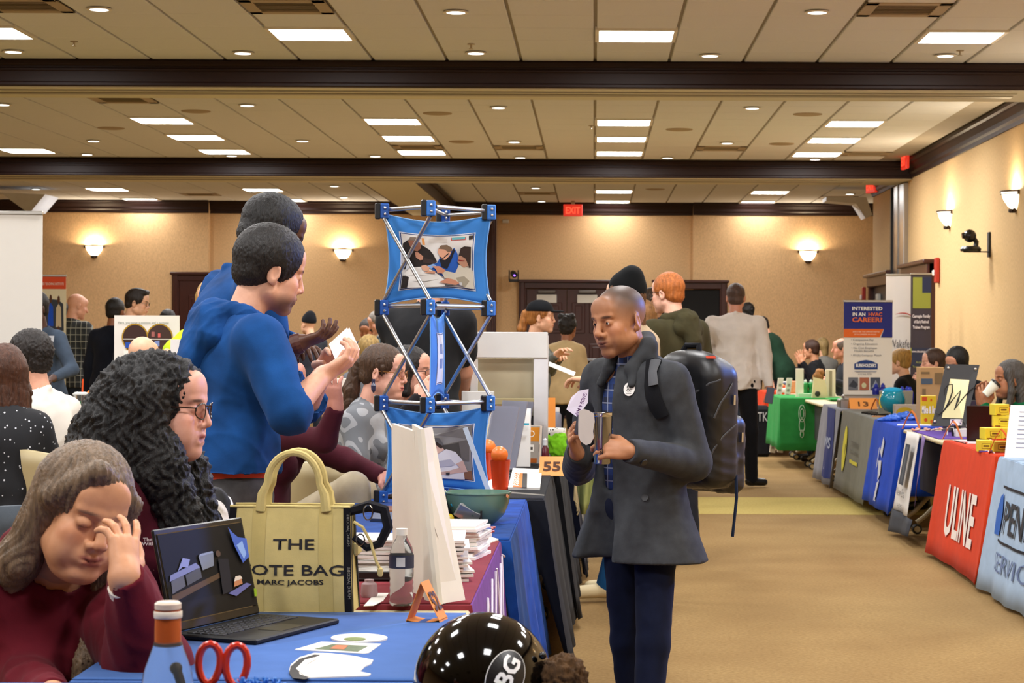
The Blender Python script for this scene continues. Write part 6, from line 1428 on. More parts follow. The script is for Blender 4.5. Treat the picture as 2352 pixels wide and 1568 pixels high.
# pale cloths hanging beyond
m = MB(); 
def hang(px0, px1, py0, py1, d, col, label, nm='hanging_cloth'):
    a, b = P(px0, py0, d), P(px1, py1, d); mb = MB(); mb.sheet(lambda u, v: Vector((a.x + (b.x - a.x) * u, d + .03 * math.sin(u * 9 + v * 2), a.z + (b.z - a.z) * v)), 12, 6); o = mb.build(nm, fab(col), smooth=True, solid=.004); tag(o, label, 'cloth')
hang(1300, 1352, 1035, 1290, 12.6, '#d9d4ca', 'white cloth hanging beyond the charcoal table beside the grey coat'); hang(1326, 1372, 1030, 1180, 12.3, '#a7b070', 'pale green cloth hanging behind the white one')
# cup of iced coffee far left, and its table
table(-4.6, -2.5, 11.1, 11.8, 'far left table with the iced coffee cup'); Cloth(-4.6, -2.5, 11.1, 11.8, (.5, .6, .5, .3), seed=9).build('tablecloth', fab('#23262c'), 'dark cloth on the far left table with the iced coffee')
d = 11.45; p = P(185, 950, d); t = thing('iced_coffee', 'clear cup of iced coffee with an orange straw at the far left', 'cup', (p.x, d, .754)); zt_ = P(185, 905, d).z - .754
m = MB(); m.lathe([(.030, 0), (.034, zt_ * .55), (.042, zt_)], n=24, cap=(True, False)); m.build('clear_cup', mat('#dfe2e0', .08, 'clear', var=0, trans=.9), t, smooth=True); m = MB(); m.lathe([(.028, .004), (.032, zt_ * .55), (.038, zt_ * .72)], n=20); m.build('coffee', mat('#c08a4a', .3, 'coffee'), t, smooth=True)
m = MB(); m.lathe([(.0, zt_ + .012), (.03, zt_ + .012), (.044, zt_ + .004), (.044, zt_ - .004)], n=20, cap=(False, False)); m.build('lid', plas('#d9dcd8', .15), t, smooth=True); m = MB(); m.tube([(0, 0, .05), (.012, 0, zt_ + .085)], .0045, 8); m.build('straw', plas('#e0521e'), t)
m = MB(); m.lathe([(.032, 0), (.034, .03)], (0, 0, zt_ * .35), 20, cap=(False, False)); 
p = P(208, 905, 11.5); m = MB(); m.tube([Vector((p.x - .03, 11.5, .76)), Vector((p.x - .02, 11.5, p.z - .0)), Vector((p.x + .01, 11.5, p.z + .03)), Vector((p.x + .05, 11.5, p.z)), Vector((p.x + .06, 11.5, .76))], .012, 5); tag(m.build('number_sign', mat('#e0832c', .6, 'card')), 'orange card tent seen from its end beside the iced coffee', 'sign')
m = MB(); p = P(203, 918, 11.6); m.box((p.x, 11.6, p.z), (.12, .03, .02), rot(0, -.4, 0)); m.box((p.x, 11.6, p.z / 2 + .37), (.02, .02, max(p.z - .75, .02))); tag(m.build('green_folder', plas('#1f9a58')), 'green folder edge beside the iced coffee', 'folder')
# roll-up banners and posters at the left
def rollup(name, label, x0, x1, y, z0, z1, col, shapes=None, group=None, texts=None, m=None):
    w_ = x1 - x0; t = thing(name, label, 'banner', ((x0 + x1) / 2, y, z0), 0, group); h_ = z1 - z0
    mb = MB(); mb.box((0, 0, .035), (w_ + .02, .14, .07), bev=.012); mb.build('base_cassette', metal('#a9a9a7', .35), t); mb = MB(); mb.tube([(0, .04, .05), (0, .03, h_)], .008, 8); mb.build('support_pole', metal('#8f8f8d', .4), t)
    mb = MB(); mb.sheet(lambda a, b: Vector(((a - .5) * w_, .002 * math.sin(a * 7), .06 + (h_ - .07) * b)), 6, 6); o = mb.build('banner_sheet', m or mat(col, .55, 'banner', var=.02), t, solid=.002); mb = MB(); mb.box((0, .0, h_ - .005), (w_ + .01, .022, .022), bev=.005); mb.build('top_rail', metal('#c2c0ba', .35), t)
    if shapes: flat(frame((-w_ / 2, -.005, .06), (1, 0, 0), (0, 0, 1)), [(c, [(x * w_, y_ * (h_ - .07)) for x, y_ in pts]) for c, pts in shapes], t)
    for s_, cx_, cy_, hh, ww, tc, bd in (texts or []): text(s_, frame(((cx_ - .5) * w_, -.014, .06 + cy_ * (h_ - .07)), (1, 0, 0), (0, 0, 1)), hh * h_, mat(tc, .6, 'print', var=0), t, bold=bd, width=ww * w_)
    return t
a, b = P(-150, 487, 12.0), P(98, 487, 12.0); rollup('rollup_banner', 'tall plain white roll-up banner at the left edge', a.x, b.x, 12.0, 0, b.z, '#dedcd6')
a, b = P(60, 628, 20), P(152, 632, 20)
man = lambda x, y, c, h='#5a3a28': [(c, [(x - .07, y), (x + .07, y), (x + .06, y + .10), (x, y + .12), (x - .06, y + .10)]), (h, circ(x, y + .14, .035, .022, 8))]
rollup('rollup_banner', 'cream roll-up banner with an orange header and photos behind the plaid shirt man', a.x, b.x, 20, 0, b.z, '#e2d8b4', [('#d9502c', rect(0, .935, 1, 1)), ('#3c4048', [(.42, .74), (.95, .72), (.93, .86), (.8, .88), (.5, .885), (.42, .84)])] + man(.62, .745, '#1f4fc0') + man(.82, .74, '#cdbb98') + [('#4a4440', rect(.36, .58, .93, .70))] + man(.48, .585, '#1f4fc0') + man(.62, .585, '#2456c4') + man(.82, .585, '#a06a40'), texts=[('COMMUNITY BASED TEACHING INSTITUTE', .5, .955, .012, .9, '#f0e0d0', .01)])
d = 12.6; a, b = P(263, 724, d), P(412, 850, d); w_, h_ = b.x - a.x, a.z - P(263, 850, d).z
t = thing('poster_board', 'white poster with two gold rimmed photo circles and a serif headline', 'poster', ((a.x + b.x) / 2, d, 0)); m = MB(); m.box((0, 0, a.z - .30), (w_, .012, .60)); m.build('board', mat('#e4dfd8', .6, 'banner', var=.05, nscale=5), t); m = MB()
for sx in (-1, 1): m.tube([(sx * w_ * .3, .02, 0), (sx * w_ * .1, .02, a.z - .1)], .012, 8)
m.build('easel_leg', mat('#2a2420', .5, 'dark'), t)
hrt = lambda cx, r: circ(cx, -.135, r, r * 1.05, 24)
vv = [(-.145, -.16), (.145, -.16), (.10, -.27), (.0, -.34), (-.10, -.27)]
flat(frame((-.0, -.0075, a.z), (1, 0, 0), (0, 0, 1)), [('#b08a2c', hrt(-.072, .082)), ('#b08a2c', hrt(.080, .082)), ('#b08a2c', vv), ('#3e2a26', hrt(-.072, .074)), ('#44302c', hrt(.080, .074)), ('#4a3230', [(-.135, -.17), (.14, -.17), (.09, -.26), (0, -.33), (-.09, -.26)]), ('#e8e2da', rect(-.145, -.148, .15, -.143)), ('#2a4fa8', rect(-.13, -.20, -.10, -.165)), ('#a0605c', rect(.03, -.13, .05, -.10)), ('#d0605c', rect(.07, -.135, .085, -.11)), ('#7a8cc0', rect(.05, -.19, .08, -.155)), ('#efece6', rect(-.14, -.245, -.06, -.215))], t)
text('Here, you serve a position and a purpose', frame((-.02, -.010, a.z - .052), (1, 0, 0), (0, 0, 1)), .016, mat('#5f6f62', .6, 'print', var=0), t, width=w_ * .78); text('Join', frame((-.11, -.011, a.z - .24), (1, 0, 0), (0, 0, 1)), .014, mat('#5f6f62', .6, 'print', var=0), t, width=.03)
# small sign behind the raised hand
d = 10.2; a, b = P(735, 868, d), P(800, 935, d); t = thing('price_sign', 'white card sign with dark slanted heading behind the raised hand', 'sign', ((a.x + b.x) / 2, d, 0)); m = MB(); m.box((0, 0, (a.z + b.z) / 2), (b.x - a.x, .008, a.z - b.z), bev=.002); m.build('card', paper('#e5dcd2'), t); m = MB(); m.box((0, .02, b.z / 2), (.02, .02, b.z)); m.build('stand_leg', plas('#333'), t)
text('VISIT', frame((0, -.006, a.z - .045), (1, 0, 0), (0, 0, 1)), .022, mat('#2a2a2c', .6, 'print', var=0), t, width=.08, shear=.3, bold=.02); text('NOW HIRING', frame((-.01, -.006, a.z - .085), (1, 0, 0), (0, 0, 1)), .012, mat('#c0482a', .6, 'print', var=0), t, width=.09)
# chairs
def chair(x, y, rz, label, cover=None, H_=.86):
    t = thing('folding_chair', label, 'chair', (x, y, 0), rz, 'beige plastic chairs')   # faces +Y, backrest at -Y
    PLc = plas('#b8a981', .4) if not cover else fab(cover)
    m = MB(); m.box((0, .02, .44), (.42, .42, .03), bev=.012); m.build('seat', PLc, t, smooth=True)
    m = MB(); n = 12; vs = []; 
    for j in range(5):
        for k in range(n + 1): a = math.radians(200 + 140 * k / n); z = H_ - .30 + .30 * j / 4; vs.append((.25 * math.cos(a), -.03 + .20 * math.sin(a) - .04 * j / 4, z + (.0 if j < 4 else -.05 * abs(math.cos(a)) ** 2)))
    m.add(vs, [(j * (n + 1) + k, j * (n + 1) + k + 1, (j + 1) * (n + 1) + k + 1, (j + 1) * (n + 1) + k) for j in range(4) for k in range(n)]); bk = m.build('backrest', PLc, t, smooth=True, solid=.022)
    for sx in (-1, 1):
        for sy in (-1, 1): m = MB(); m.tube([(sx * .18, sy * .16, .43), (sx * .21, sy * .21, 0)], .012, 8); m.build('leg', metal('#8b8375', .4), t, smooth=True)
        m = MB(); m.tube([(sx * .19, -.15, .44), (sx * .20, -.19, H_ - .2)], .012, 8); m.build('back_upright', metal('#8b8375', .4), t, smooth=True)
# ---------------------------------------------------------------- the row of tables along the right wall
XR = 2.27
def rt(y0, y1, label, **k): return table(XR, XR + .66, y0, y1, label, panel='west', **k)
rt(9.75, 11.38, 'right row training table under the light blue cloth'); ca = Cloth(XR, XR + .66, 9.75, 11.38, (.73, .3, .3, .3), flare=.10, amp=.02, nf=7, seed=2); oa = ca.build('tablecloth', fab('#9fb6d0', .06), 'light blue tablecloth with black framed lettering at the right edge')
rt(11.5, 13.18, 'right row training table under the orange cloth'); cb = Cloth(XR, XR + .66, 11.5, 13.18, (.72, .3, .3, .3), flare=.09, amp=.010, nf=5, seed=4); ob = cb.build('tablecloth', fab('#cf4020', .06), 'orange red tablecloth with tall white block lettering')
rt(13.3, 14.93, 'right row bare wooden table with a violet and white runner'); rt(14.98, 16.4, 'right row training table under the royal blue cloth')
cc = Cloth(XR, XR + .66, 15.0, 16.42, (.64, .5, .3, .3), flare=.10, amp=.02, nf=6, seed=6); oc = cc.build('tablecloth', fab('#1c44b4', .1), 'royal blue tablecloth with a pale grey emblem hanging over the aisle')
rt(16.5, 18.5, 'right row training table under the grey cloth'); ce = Cloth(XR, XR + .66, 16.5, 18.5, (.70, .4, .3, .3), flare=.07, amp=.012, nf=6, seed=7); oe = ce.build('tablecloth', fab('#77776f', .06), 'grey tablecloth with a yellow and black emblem')
rt(18.6, 20.2, 'right row table under the grey runner'); cf = Cloth(XR, XR + .60, 18.7, 20.1, (.72, .0, .1, .0), flare=.07, amp=.03, nf=9, seed=8); of_ = cf.build('table_runner', fab('#8d8f98', .06), 'light grey runner with a dark blue stripe', cat='table runner')
rt(20.3, 22.0, 'right row bare wooden table behind the green cloth'); rt(22.05, 23.7, 'right row table under the green cloth')
cg = Cloth(XR - .25, XR + .40, 22.0, 23.3, (.55, .56, .3, .2), flare=.02, amp=.02, nf=10, seed=9); og = cg.build('tablecloth', fab('#2f8c46', .08), 'bright green tablecloth hanging to a point with a white crest')
rt(23.8, 25.4, 'right row table under the far orange cloth'); ch = Cloth(XR - .22, XR + .4, 24.3, 25.4, (.66, .66, .3, .2), flare=.02, amp=.02, seed=3); oh = ch.build('tablecloth', fab('#d2401c', .06), 'narrow orange red cloth far along the right row')
# art on the cloths
g = cb.west(12.28, .55, .008); text('ULINE', None, .30, paper('#eadfd8'), ob, bold=.022, width=.92, fn=wrap(lambda x, y, g=g: g(x, y + .0)))
g = ca.west(10.62, .40, .008); BK = mat('#20222c', .7, 'print', var=0)
text('PENN', None, .17, BK, oa, bold=.01, width=.72, fn=wrap(lambda x, y, g=g: g(x - .02, y + .02))); text('SERVICES', None, .10, mat('#5c6f98', .7, 'print', var=0), oa, bold=-.004, width=1.05, fn=wrap(lambda x, y, g=g: g(x + .0, y - .19)))
for yy in (.25, -.04): rectg(g, -.52, yy, .62, yy + .014, '#20222c', oa, 'printed_rule', 14, 1)
flatg(g, [('#2c62b8', [(-.62, -.01), (-.50, -.01), (-.46, .12), (-.50, .22), (-.56, .2), (-.62, .1)]), ('#dfe6f0', [(-.58, .02), (-.54, .02), (-.51, .14), (-.55, .18)])], oa)
g = cc.west(15.72, .34, .010); S4 = '#c3c8d4'
flatg(g, [(S4, [(-.10, .12), (-.02, .24), (.06, .20), (.02, .08)]), (S4, [(-.12, .05), (.04, .06), (.10, -.04), (-.02, -.10)]), (S4, [(-.04, -.12), (.10, -.08), (.06, -.22), (-.06, -.26)]), ('#aab2c6', [(-.16, .14), (-.12, .16), (-.14, -.0), (-.17, -.02)])], oc)
text('inc', None, .07, paper('#c3c8d4'), oc, bold=.01, width=.16, fn=wrap(lambda x, y, g=g: g(x, y - .25)))
g = ce.west(17.55, .34, .010); n = 20
flatg(g, [('#d9d24a', circ(-.50, .02, .13, .20, 20)), ('#26261f', circ(-.50, .02, .085, .13, 20)), ('#d9d24a', [(-.46, .10), (-.52, .14), (-.56, .07), (-.48, -.02), (-.52, -.08), (-.58, -.04), (-.54, -.10), (-.47, -.10), (-.43, -.03), (-.51, .06)])], oe)
text('STAFFING', None, .05, mat('#55554f', .7, 'print', var=0), oe, width=.55, fn=wrap(lambda x, y, g=g: g(x + .12, y + .06))); text('SOLUTIONS', None, .035, mat('#55554f', .7, 'print', var=0), oe, width=.55, fn=wrap(lambda x, y, g=g: g(x + .12, y))); rectg(g, -.15, -.08, .42, -.05, '#cfc84a', oe, 'printed_rule')
g = cf.west(19.35, .36, .006); rectg(g, -.30, -.30, .30, .35, '#1d3272', of_, 'blue_stripe', 10, 10); g_ = cf.west(19.35, .36, .012); text('WIPS', None, .10, paper('#aab2c8'), of_, bold=.02, width=.40, fn=wrap(lambda x, y: g_(x, y - .02))); text('jobs', None, .04, paper('#aab2c8'), of_, width=.2, fn=wrap(lambda x, y: g_(x, y - .22)))
def south(s, xc, hc, lift=.006):
    X0, X1, Y0, Y1 = s.b
    def g4(x, y): u = 1 + min(max((xc + x - X0) / (X1 - X0), .001), .999); return s.pt(u, max(hc - y, .002), lift)
    return g4
g = south(cg, XR - .03, .26); mb = MB()
for (cx, cy, rx, ry) in ((0, .10, .035, .09), (0, .10, .02, .05), (0, -.03, .03, .07), (0, -.12, .018, .04)): mb.tube([g(cx + rx * math.cos(a), cy + ry * math.sin(a)) for a in [2 * PI * k / 16 for k in range(16)]], .003, 4, closed=True)
mb.build('white_crest', paper('#cfe2cf'), og)
# violet and white runner
a0, a1 = 13.55, 14.7; mb = MB(); mb.box((XR + .33, 14.15, TZ + .004), (.62, 1.15, .006)); t = thing('table_runner', 'violet topped white runner hanging over the bare wooden table', 'table runner', (0, 0, 0)); mb.build('violet_top', fab('#5c4098'), t)
mb = MB(); mb.sheet(lambda u, v: Vector((XR - .015 - .09 * v - .012 * math.sin(u * 8 + v), a1 - .62 * u, TZ + .006 - .56 * v)), 14, 10); mb.build('white_front', fab('#d3d0cc', .05), t, smooth=True, solid=.003)
mb = MB(); mb.sheet(lambda u, v: Vector((XR - .020 - .05 * v - .012 * math.sin(5 + u * 3), a1 - .62 - .28 * u, TZ + .006 - (.30 + .20 * (1 - u)) * v)), 8, 8); mb.build('violet_edge', fab('#7d6a9c', .1), t, smooth=True, solid=.003)
mb = MB(); mb.sheet(lambda u, v: Vector((XR - .112 - .03 * v - .012 * math.sin(u * 8 + 1), a1 - .9 * u, TZ + .006 - .56 - .16 * v * (1 - .3 * u))), 8, 3); mb.build('dark_hem', fab('#3a3c42'), t, smooth=True, solid=.003)
fr = frame((XR - .075, 14.38, .52), (0, -1, 0), (.16, 0, 1)); flat(frame(fr.translation + Vector((-.012, 0, 0)), (0, -1, 0), (.16, 0, 1)), [('#3c4450', [(-.10, -.14), (.10, -.14), (.14, .15), (-.06, .15)]), ('#59636e', [(-.02, -.12), (.02, -.12), (.06, .13), (.0, .13)])], t)
text('New Era', frame((XR - .118, 14.36, .30), (0, -1, 0), (.16, 0, 1)), .06, mat('#4a4c50', .7, 'print', var=0), t, width=.36); text('HOME', frame((XR - .132, 14.30, .22), (0, -1, 0), (.16, 0, 1)), .035, mat('#6a6c70', .7, 'print', var=0), t, width=.2)
# number 13 and its neighbours
p = onT(1984, 940); tent(p + Vector((0, .1, 0)), (1, .05, 0), .25, .10, 'orange tent sign reading 13 in front of the silver banner base', '13', '#ec9c4c', depth=.08, bold=.01)
for k, (px, py, w_, h_, lb) in enumerate(((2010, 942, .09, .105, 'orange card arch left of the blue sports bottles'), (2092, 985, .13, .13, 'orange card arch at the corner of the royal blue cloth'), (2187, 1010, .13, .12, 'orange card arch between the bare table and the orange cloth'), (2298, 1042, .14, .14, 'deep orange card arch in front of the stacked yellow boxes'))):
    p = onT(px, py); t = thing('number_sign', lb, 'sign', p, 0, 'orange booth number tents'); m = MB(); pts = [(-w_ / 2, 0, 0), (-w_ * .25, 0, h_ * .6), (0, 0, h_), (w_ * .2, .02, h_ * .8), (w_ / 2, .04, 0)]
    for q in range(4): m.add([Vector(pts[q]), Vector(pts[q]) + Vector((.03, .12, 0)), Vector(pts[q + 1]) + Vector((.03, .12, 0)), Vector(pts[q + 1])], [(0, 1, 2, 3)])
    m.build('folded_card', mat('#e08038' if k < 3 else '#d85418', .7, 'card', var=.03), t, solid=.002)
# banners
def P3(px, py, d): return P(px, py, d)
d = 19.2; a, b = P(1938, 690, d), P(2050, 690, d); zb = P(1938, 918, d).z
rollup('tabletop_banner', 'table-top roll-up banner, blue header with white and orange capitals', a.x, b.x, d, zb - .02, a.z, '#e6e0d4', [('#2b2f78', rect(0, .705, 1, 1)), ('#e06a28', [(0, .62), (.74, .62), (.82, .71), (0, .71)]), ('#e6e0d4', [(.745, .62), (1, .62), (1, .705), (.82, .705)]) if False else ('#2b2f78', [(.76, .62), (1, .62), (1, .71), (.83, .71)]),
 ('#27407a', [(.22, .28), (.70, .28), (.70, .34), (.58, .37), (.46, .38), (.34, .37), (.22, .34)]), ('#9aa0b0', rect(.23, .255, .68, .262)), ('#6c7078', rect(.10, .06, .30, .195)), ('#3c4048', [(.10, .10), (.20, .17), (.30, .12), (.25, .08)]), ('#a8664c', rect(.33, .06, .52, .195)), ('#c9c9a0', circ(.42, .11, .05, .03, 10)), ('#4c5260', rect(.55, .06, .75, .195)), ('#9098a4', [(.57, .08), (.72, .10), (.66, .17)])],
 texts=[('INTERESTED', .48, .91, .034, .62, '#f0eee8', .03), ('IN AN', .31, .848, .034, .26, '#f0eee8', .03), ('HVAC', .645, .848, .034, .28, '#e06a30', .03), ('CAREER?', .48, .785, .044, .62, '#e06a30', .03), ('DISCOVER THE OPPORTUNITIES', .46, .673, .013, .55, '#f6d8c0', .01), ('OF A CAREER IN HVAC', .44, .645, .013, .46, '#f6d8c0', .01),
  ('• Competitive Pay', .38, .585, .019, .46, '#555c6c', .0), ('• Ongoing Education', .42, .542, .019, .54, '#555c6c', .0), ('• No Cost Employee', .42, .498, .019, .52, '#555c6c', .0), ('Health Benefits', .42, .468, .019, .40, '#555c6c', .0), ('• 401(k) Company Match', .46, .422, .019, .62, '#555c6c', .0), ("BURKHOLDER'S", .46, .305, .032, .42, '#f0f0f0', .03), ('www.burkholders.com', .46, .243, .010, .4, '#5a6070', .0), ('610.966.9797', .44, .222, .015, .28, '#6a6e78', .0)])
m = MB(); a2, b2 = P(1930, 916, d - .1), P(2002, 938, d - .1); m.box(((a2.x + b2.x) / 2 + .08, d - .05, (.752 + zb) / 2 - .0), (b.x - a.x + .02, .24, max(zb - .75, .04) + .02), bev=.01); tag(m.build('banner_base', metal('#9d9fa2', .35)), 'silver printed base box under the table-top banner', 'banner base')
d = 23.3; a, b = P(2035, 630, d), P(2096, 630, d); rollup('rollup_banner', 'tall white roll-up banner with a red arc logo left of the dark banner', a.x, b.x, d, 0, a.z, '#d9d4d2', None, 'tall roll-up banners by the right wall', [('Wakefern', .62, .60, .045, .95, '#35323a', -.005), ('FOOD CORP.', .75, .565, .016, .5, '#8a888c', .0)])
m = MB(); c = P(2072, 725, d - .02); m.tube([Vector((c.x + .12 * math.cos(t_), d - .03, c.z - .03 + .06 * math.sin(t_))) for t_ in [math.radians(20 + k * 14) for k in range(9)]], [.001, .004, .006, .008, .008, .007, .005, .003, .001], 6); m.build('red_arc', plas('#a84038'), bpy.data.objects['rollup_banner.002'])
bpy.data.objects['red_arc'].location = -Vector(bpy.data.objects['rollup_banner.002'].location)
d = 23.0; a, b = P(2092, 628, d), P(2140, 625, d)
rollup('rollup_banner', 'tall dark violet roll-up banner with a green block logo beside the wall door', a.x, b.x, d, 0, a.z, '#332c3a', [('#8f9440', rect(.10, .815, .95, .985)), ('#2e3450', rect(.55, .90, .98, .985)), ('#33384e', rect(.0, .50, 1, .60)), ('#8f9440', rect(-.0, .56, .05, .60))], 'tall roll-up banners by the right wall',
 [('Camegie Family', .5, .765, .016, .85, '#e6dfe6', .02), ('of Early Retired', .5, .735, .016, .7, '#e6dfe6', .02), ('Trainee Program', .5, .705, .016, .8, '#e6dfe6', .02), ('www.thecampus.org', .5, .575, .012, .9, '#e6dfe6', .01), ('Activities', .5, .515, .013, .5, '#a8ac60', 0), ('Transportation', .5, .49, .013, .8, '#a8ac60', 0), ('Jobs', .5, .465, .013, .3, '#a8ac60', 0)])
# dark door stop frame by the wall
# items: sports bottles, goblet, laptop
def bottle(px, py, d, h, r, col, label, group, cap='#2a3aa8', m=None):
    p = P(px, py, d); t = thing('bottle', label, 'bottle', (p.x, d, .752), 0, group); mb = MB(); mb.lathe([(r * .9, 0), (r, h * .04), (r, h * .35), (r * .82, h * .42), (r * .82, h * .5), (r, h * .57), (r, h * .74), (r * .8, h * .82), (r * .45, h * .86)], n=18); mb.build('body', m or plas(col, .25), t, smooth=True); mb = MB(); mb.lathe([(r * .55, h * .85), (r * .55, h * .93), (r * .3, h * .95), (r * .3, h), (0, h)], n=14); mb.build('cap', plas(cap, .3), t, smooth=True)
for k, (px, dd) in enumerate(((2012, 19.2), (2020, 19.3), (2028, 19.1), (2072, 17.8), (2084, 17.9), (2090, 17.7))): bottle(px, 900, dd, .235, .036, '#20288c', 'blue squeeze sports bottle beside the silver laptop' if k < 3 else 'blue squeeze sports bottle right of the silver laptop', 'blue sports bottles')
def laptop2(px, py, d, w_, h_, col, label, rz=0, tilt=.3, lidcol=None):
    p = P(px, py, d); t = thing('laptop', label, 'laptop', (p.x, d, .754), rz, 'laptops on the right row'); m = MB(); m.box((0, .11, .008), (w_, .22, .016), bev=.004); m.build('keyboard_base', mat(col, .4, 'dark_metal'), t)
    m = MB(); m.box((0, -.0 - math.sin(tilt) * h_ / 2, .016 + math.cos(tilt) * h_ / 2), (w_, .008, h_), rot(tilt, 0, 0), bev=.003); m.build('screen_lid', mat(lidcol or col, .3, 'metal_lid', metal=.5), t)
laptop2(2056, 900, 17.2, .29, .20, '#8f8f88', 'open silver laptop seen from behind among the blue bottles', .15, .15, '#a8a698')
p = P(2050, 960, 16.9); t = thing('goblet', 'large teal glass fish-bowl goblet with a yellow handle on the grey cloth', 'glass', (p.x, 16.9, .754)); m = MB(); m.lathe([(.05, 0), (.05, .006), (.012, .02), (.012, .04), (.06, .055), (.098, .10), (.105, .15), (.09, .20), (.075, .225)], n=28, cap=(True, False)); m.build('bowl_glass', mat('#12788c', .1, 'tinted', var=.1, alpha=.95), t, smooth=True, solid=.004); m = MB(); m.tube([(-.08, 0, .2), (-.10, 0, .17), (-.105, 0, .12), (-.09, 0, .08)], .009, 8); m.build('yellow_handle', plas('#d0b42a'), t, smooth=True)
sd = SD(); sd.ell((0, 0, .215), (.085, .085, .035)); solid('tissue', sd, .008, fab('#1f86a8'), t, folds(.016, 3))
# cardboard box, candy box, wooden block
def boxthing(name, label, cat, px0, px1, py0, d, dep, zb, m, art=None, rz=0.0, group=None, texts=()):
    a, b = P(px0, py0, d), P(px1, py0, d); w_, h_ = b.x - a.x, a.z - zb; t = thing(name, label, cat, ((a.x + b.x) / 2, d, zb), rz, group); mb = MB(); mb.box((0, dep / 2, h_ / 2), (w_, dep, h_), bev=.003); mb.build('box_body', m, t)
    if art: flat(frame((-w_ / 2, -.002, 0), (1, 0, 0), (0, 0, 1)), [(c, [(x * w_, y * h_) for x, y in pts]) for c, pts in art], t)
    for s_, cx_, cy_, hh, ww, tc, bd in texts: text(s_, frame(((cx_ - .5) * w_, -.006, cy_ * h_), (1, 0, 0), (0, 0, 1)), hh * h_, mat(tc, .6, 'print', var=0), t, bold=bd, width=ww * w_)
    return t
boxthing('cardboard_box', 'tall brown cardboard box with blue print on the right row', 'box', 2113, 2168, 843, 15.7, .18, .754, mat('#b08c5c', .8, 'cardboard', var=.05), [('#4c5a68', rect(.05, .70, .52, .80)), ('#7a6444', rect(.05, .88, .40, .92)), ('#7a6444', rect(.62, .70, .95, .90)), ('#7a6444', rect(.10, .30, .25, .62)), ('#5e6870', [(.35, .32), (.52, .48), (.66, .40), (.66, .28), (.56, .34), (.45, .25)]), ('#5e6870', [(.68, .22), (.80, .30), (.80, .18)])])
boxthing('candy_box', 'upright yellow candy box with white lettering in front of the cardboard box', 'box', 2116, 2151, 908, 15.3, .05, .754, mat('#d9b81c', .4, 'print', var=.03), [('#c85028', rect(.05, .82, .38, .95)), ('#c8501c', circ(.65, .85, .06, .05, 8)), ('#c8501c', circ(.3, .2, .12, .06, 8)), ('#d86a20', circ(.7, .15, .12, .06, 8))], texts=[('Mike & Ike', .5, .42, .24, .92, '#f4f2ea', .03)])
boxthing('wooden_plaque', 'low wooden block with a gold oval beside the teal goblet', 'block', 2056, 2118, 929, 16.5, .12, .754, mat('#a08f78', .6, 'wood', var=.1), [('#a88a1c', circ(.36, .45, .33, .38, 20))])
# black board with gold plate and script letter
d = 14.2; q = [P(2172, 836, d), P(2250, 838, d - .02), P(2218, 980, d - .15), P(2140, 978, d - .1)]
t = thing('easel_board', 'leaning black board with a gold plate and a script letter W', 'board', (0, 0, 0)); nb_ = (q[1] - q[0]).cross(q[3] - q[0]).normalized(); nb_ = nb_ if nb_.y < 0 else -nb_; mb = MB(); mb.prism(q, -nb_ * .012); mb.build('black_panel', mat('#26262a', .5, 'panel', var=.05), t)
def qb(a, b, l=.003): return q[0].lerp(q[1], a).lerp(q[3].lerp(q[2], a), b) + nb_ * l
mb = MB(); mb.prism([qb(.23, .24), qb(.80, .25), qb(.86, .87), qb(.24, .87)], nb_ * .004); mb.build('gold_plate', mat('#cfc79a', .3, 'gold_foil', metal=.5), t)
def strok(pts, rr, m, nm): mb = MB(); mb.tube([qb(a, b, .012) for a, b in pts], rr, 6); mb.build(nm, m, t, smooth=True)
strok([(.18, .50), (.13, .40), (.20, .33), (.33, .33), (.38, .45), (.34, .62), (.26, .75), (.14, .82), (.06, .80)], [.002, .003, .004, .004, .005, .006, .005, .003, .002], mat('#1a1a1c', .4, 'ink'), 'script_stroke'); strok([(.26, .75), (.40, .62), (.52, .50), (.62, .42)], [.003, .004, .003, .002], mat('#1a1a1c', .4, 'ink'), 'script_stroke'); strok([(.62, .42), (.60, .58), (.55, .74)], [.002, .008, .002], mat('#14161c', .4, 'ink'), 'script_stroke'); strok([(.55, .74), (.72, .56), (.88, .42), (1.0, .36), (1.06, .40)], [.002, .004, .004, .003, .002], mat('#1a1a1c', .4, 'ink'), 'script_stroke')
for a, b in ((.10, .06), (.90, .07), (.06, .93)): mb = MB(); mb.lathe([(.009, 0), (.009, .008), (.004, .010)], qb(a, b), 10, rot(PI / 2, 0, 0)); mb.build('corner_stud', metal('#d0d0cc', .3), t)
mb = MB(); mb.tube([qb(.5, .3, -.02), Vector((q[0].x + .1, d + .22, .755))], .008, 6); mb.build('rear_prop', plas('#222'), t)
# things between
t = thing('tumbler', 'black tumbler with a white and violet striped band below the black board', 'cup', (P(2196, 960, 13.9).x, 13.9, .748)); m = MB(); m.lathe([(.030, 0), (.040, .11)], n=20); m.build('dark_body', plas('#15141a'), t, smooth=True); m = MB(); m.lathe([(.0405, .072), (.0425, .112)], n=20, cap=(False, True)); m.build('white_band', dots('#ece8f0', '#4a2a86', 60, .35), t, smooth=True)
boxthing('white_appliance', 'white electric device with cords on the bare wooden table', 'device', 2196, 2242, 985, 13.8, .16, .746, plas('#dcdad6')); boxthing('white_appliance', 'white flat case stacked behind the white device', 'device', 2206, 2242, 968, 14.1, .16, .746, plas('#e6e4df'))
m = MB(); p0 = onT(2200, 1000, .746); m.tube([p0 + Vector((.0, 0, .03)), p0 + Vector((-.02, -.02, .09)), p0 + Vector((.03, -.03, .10)), p0 + Vector((.06, -.04, .03)), p0 + Vector((.10, -.05, .004))], .003, 5); tag(m.build('power_cord', plas('#222'), smooth=True), 'thin black power cord looping over the white device', 'cord')
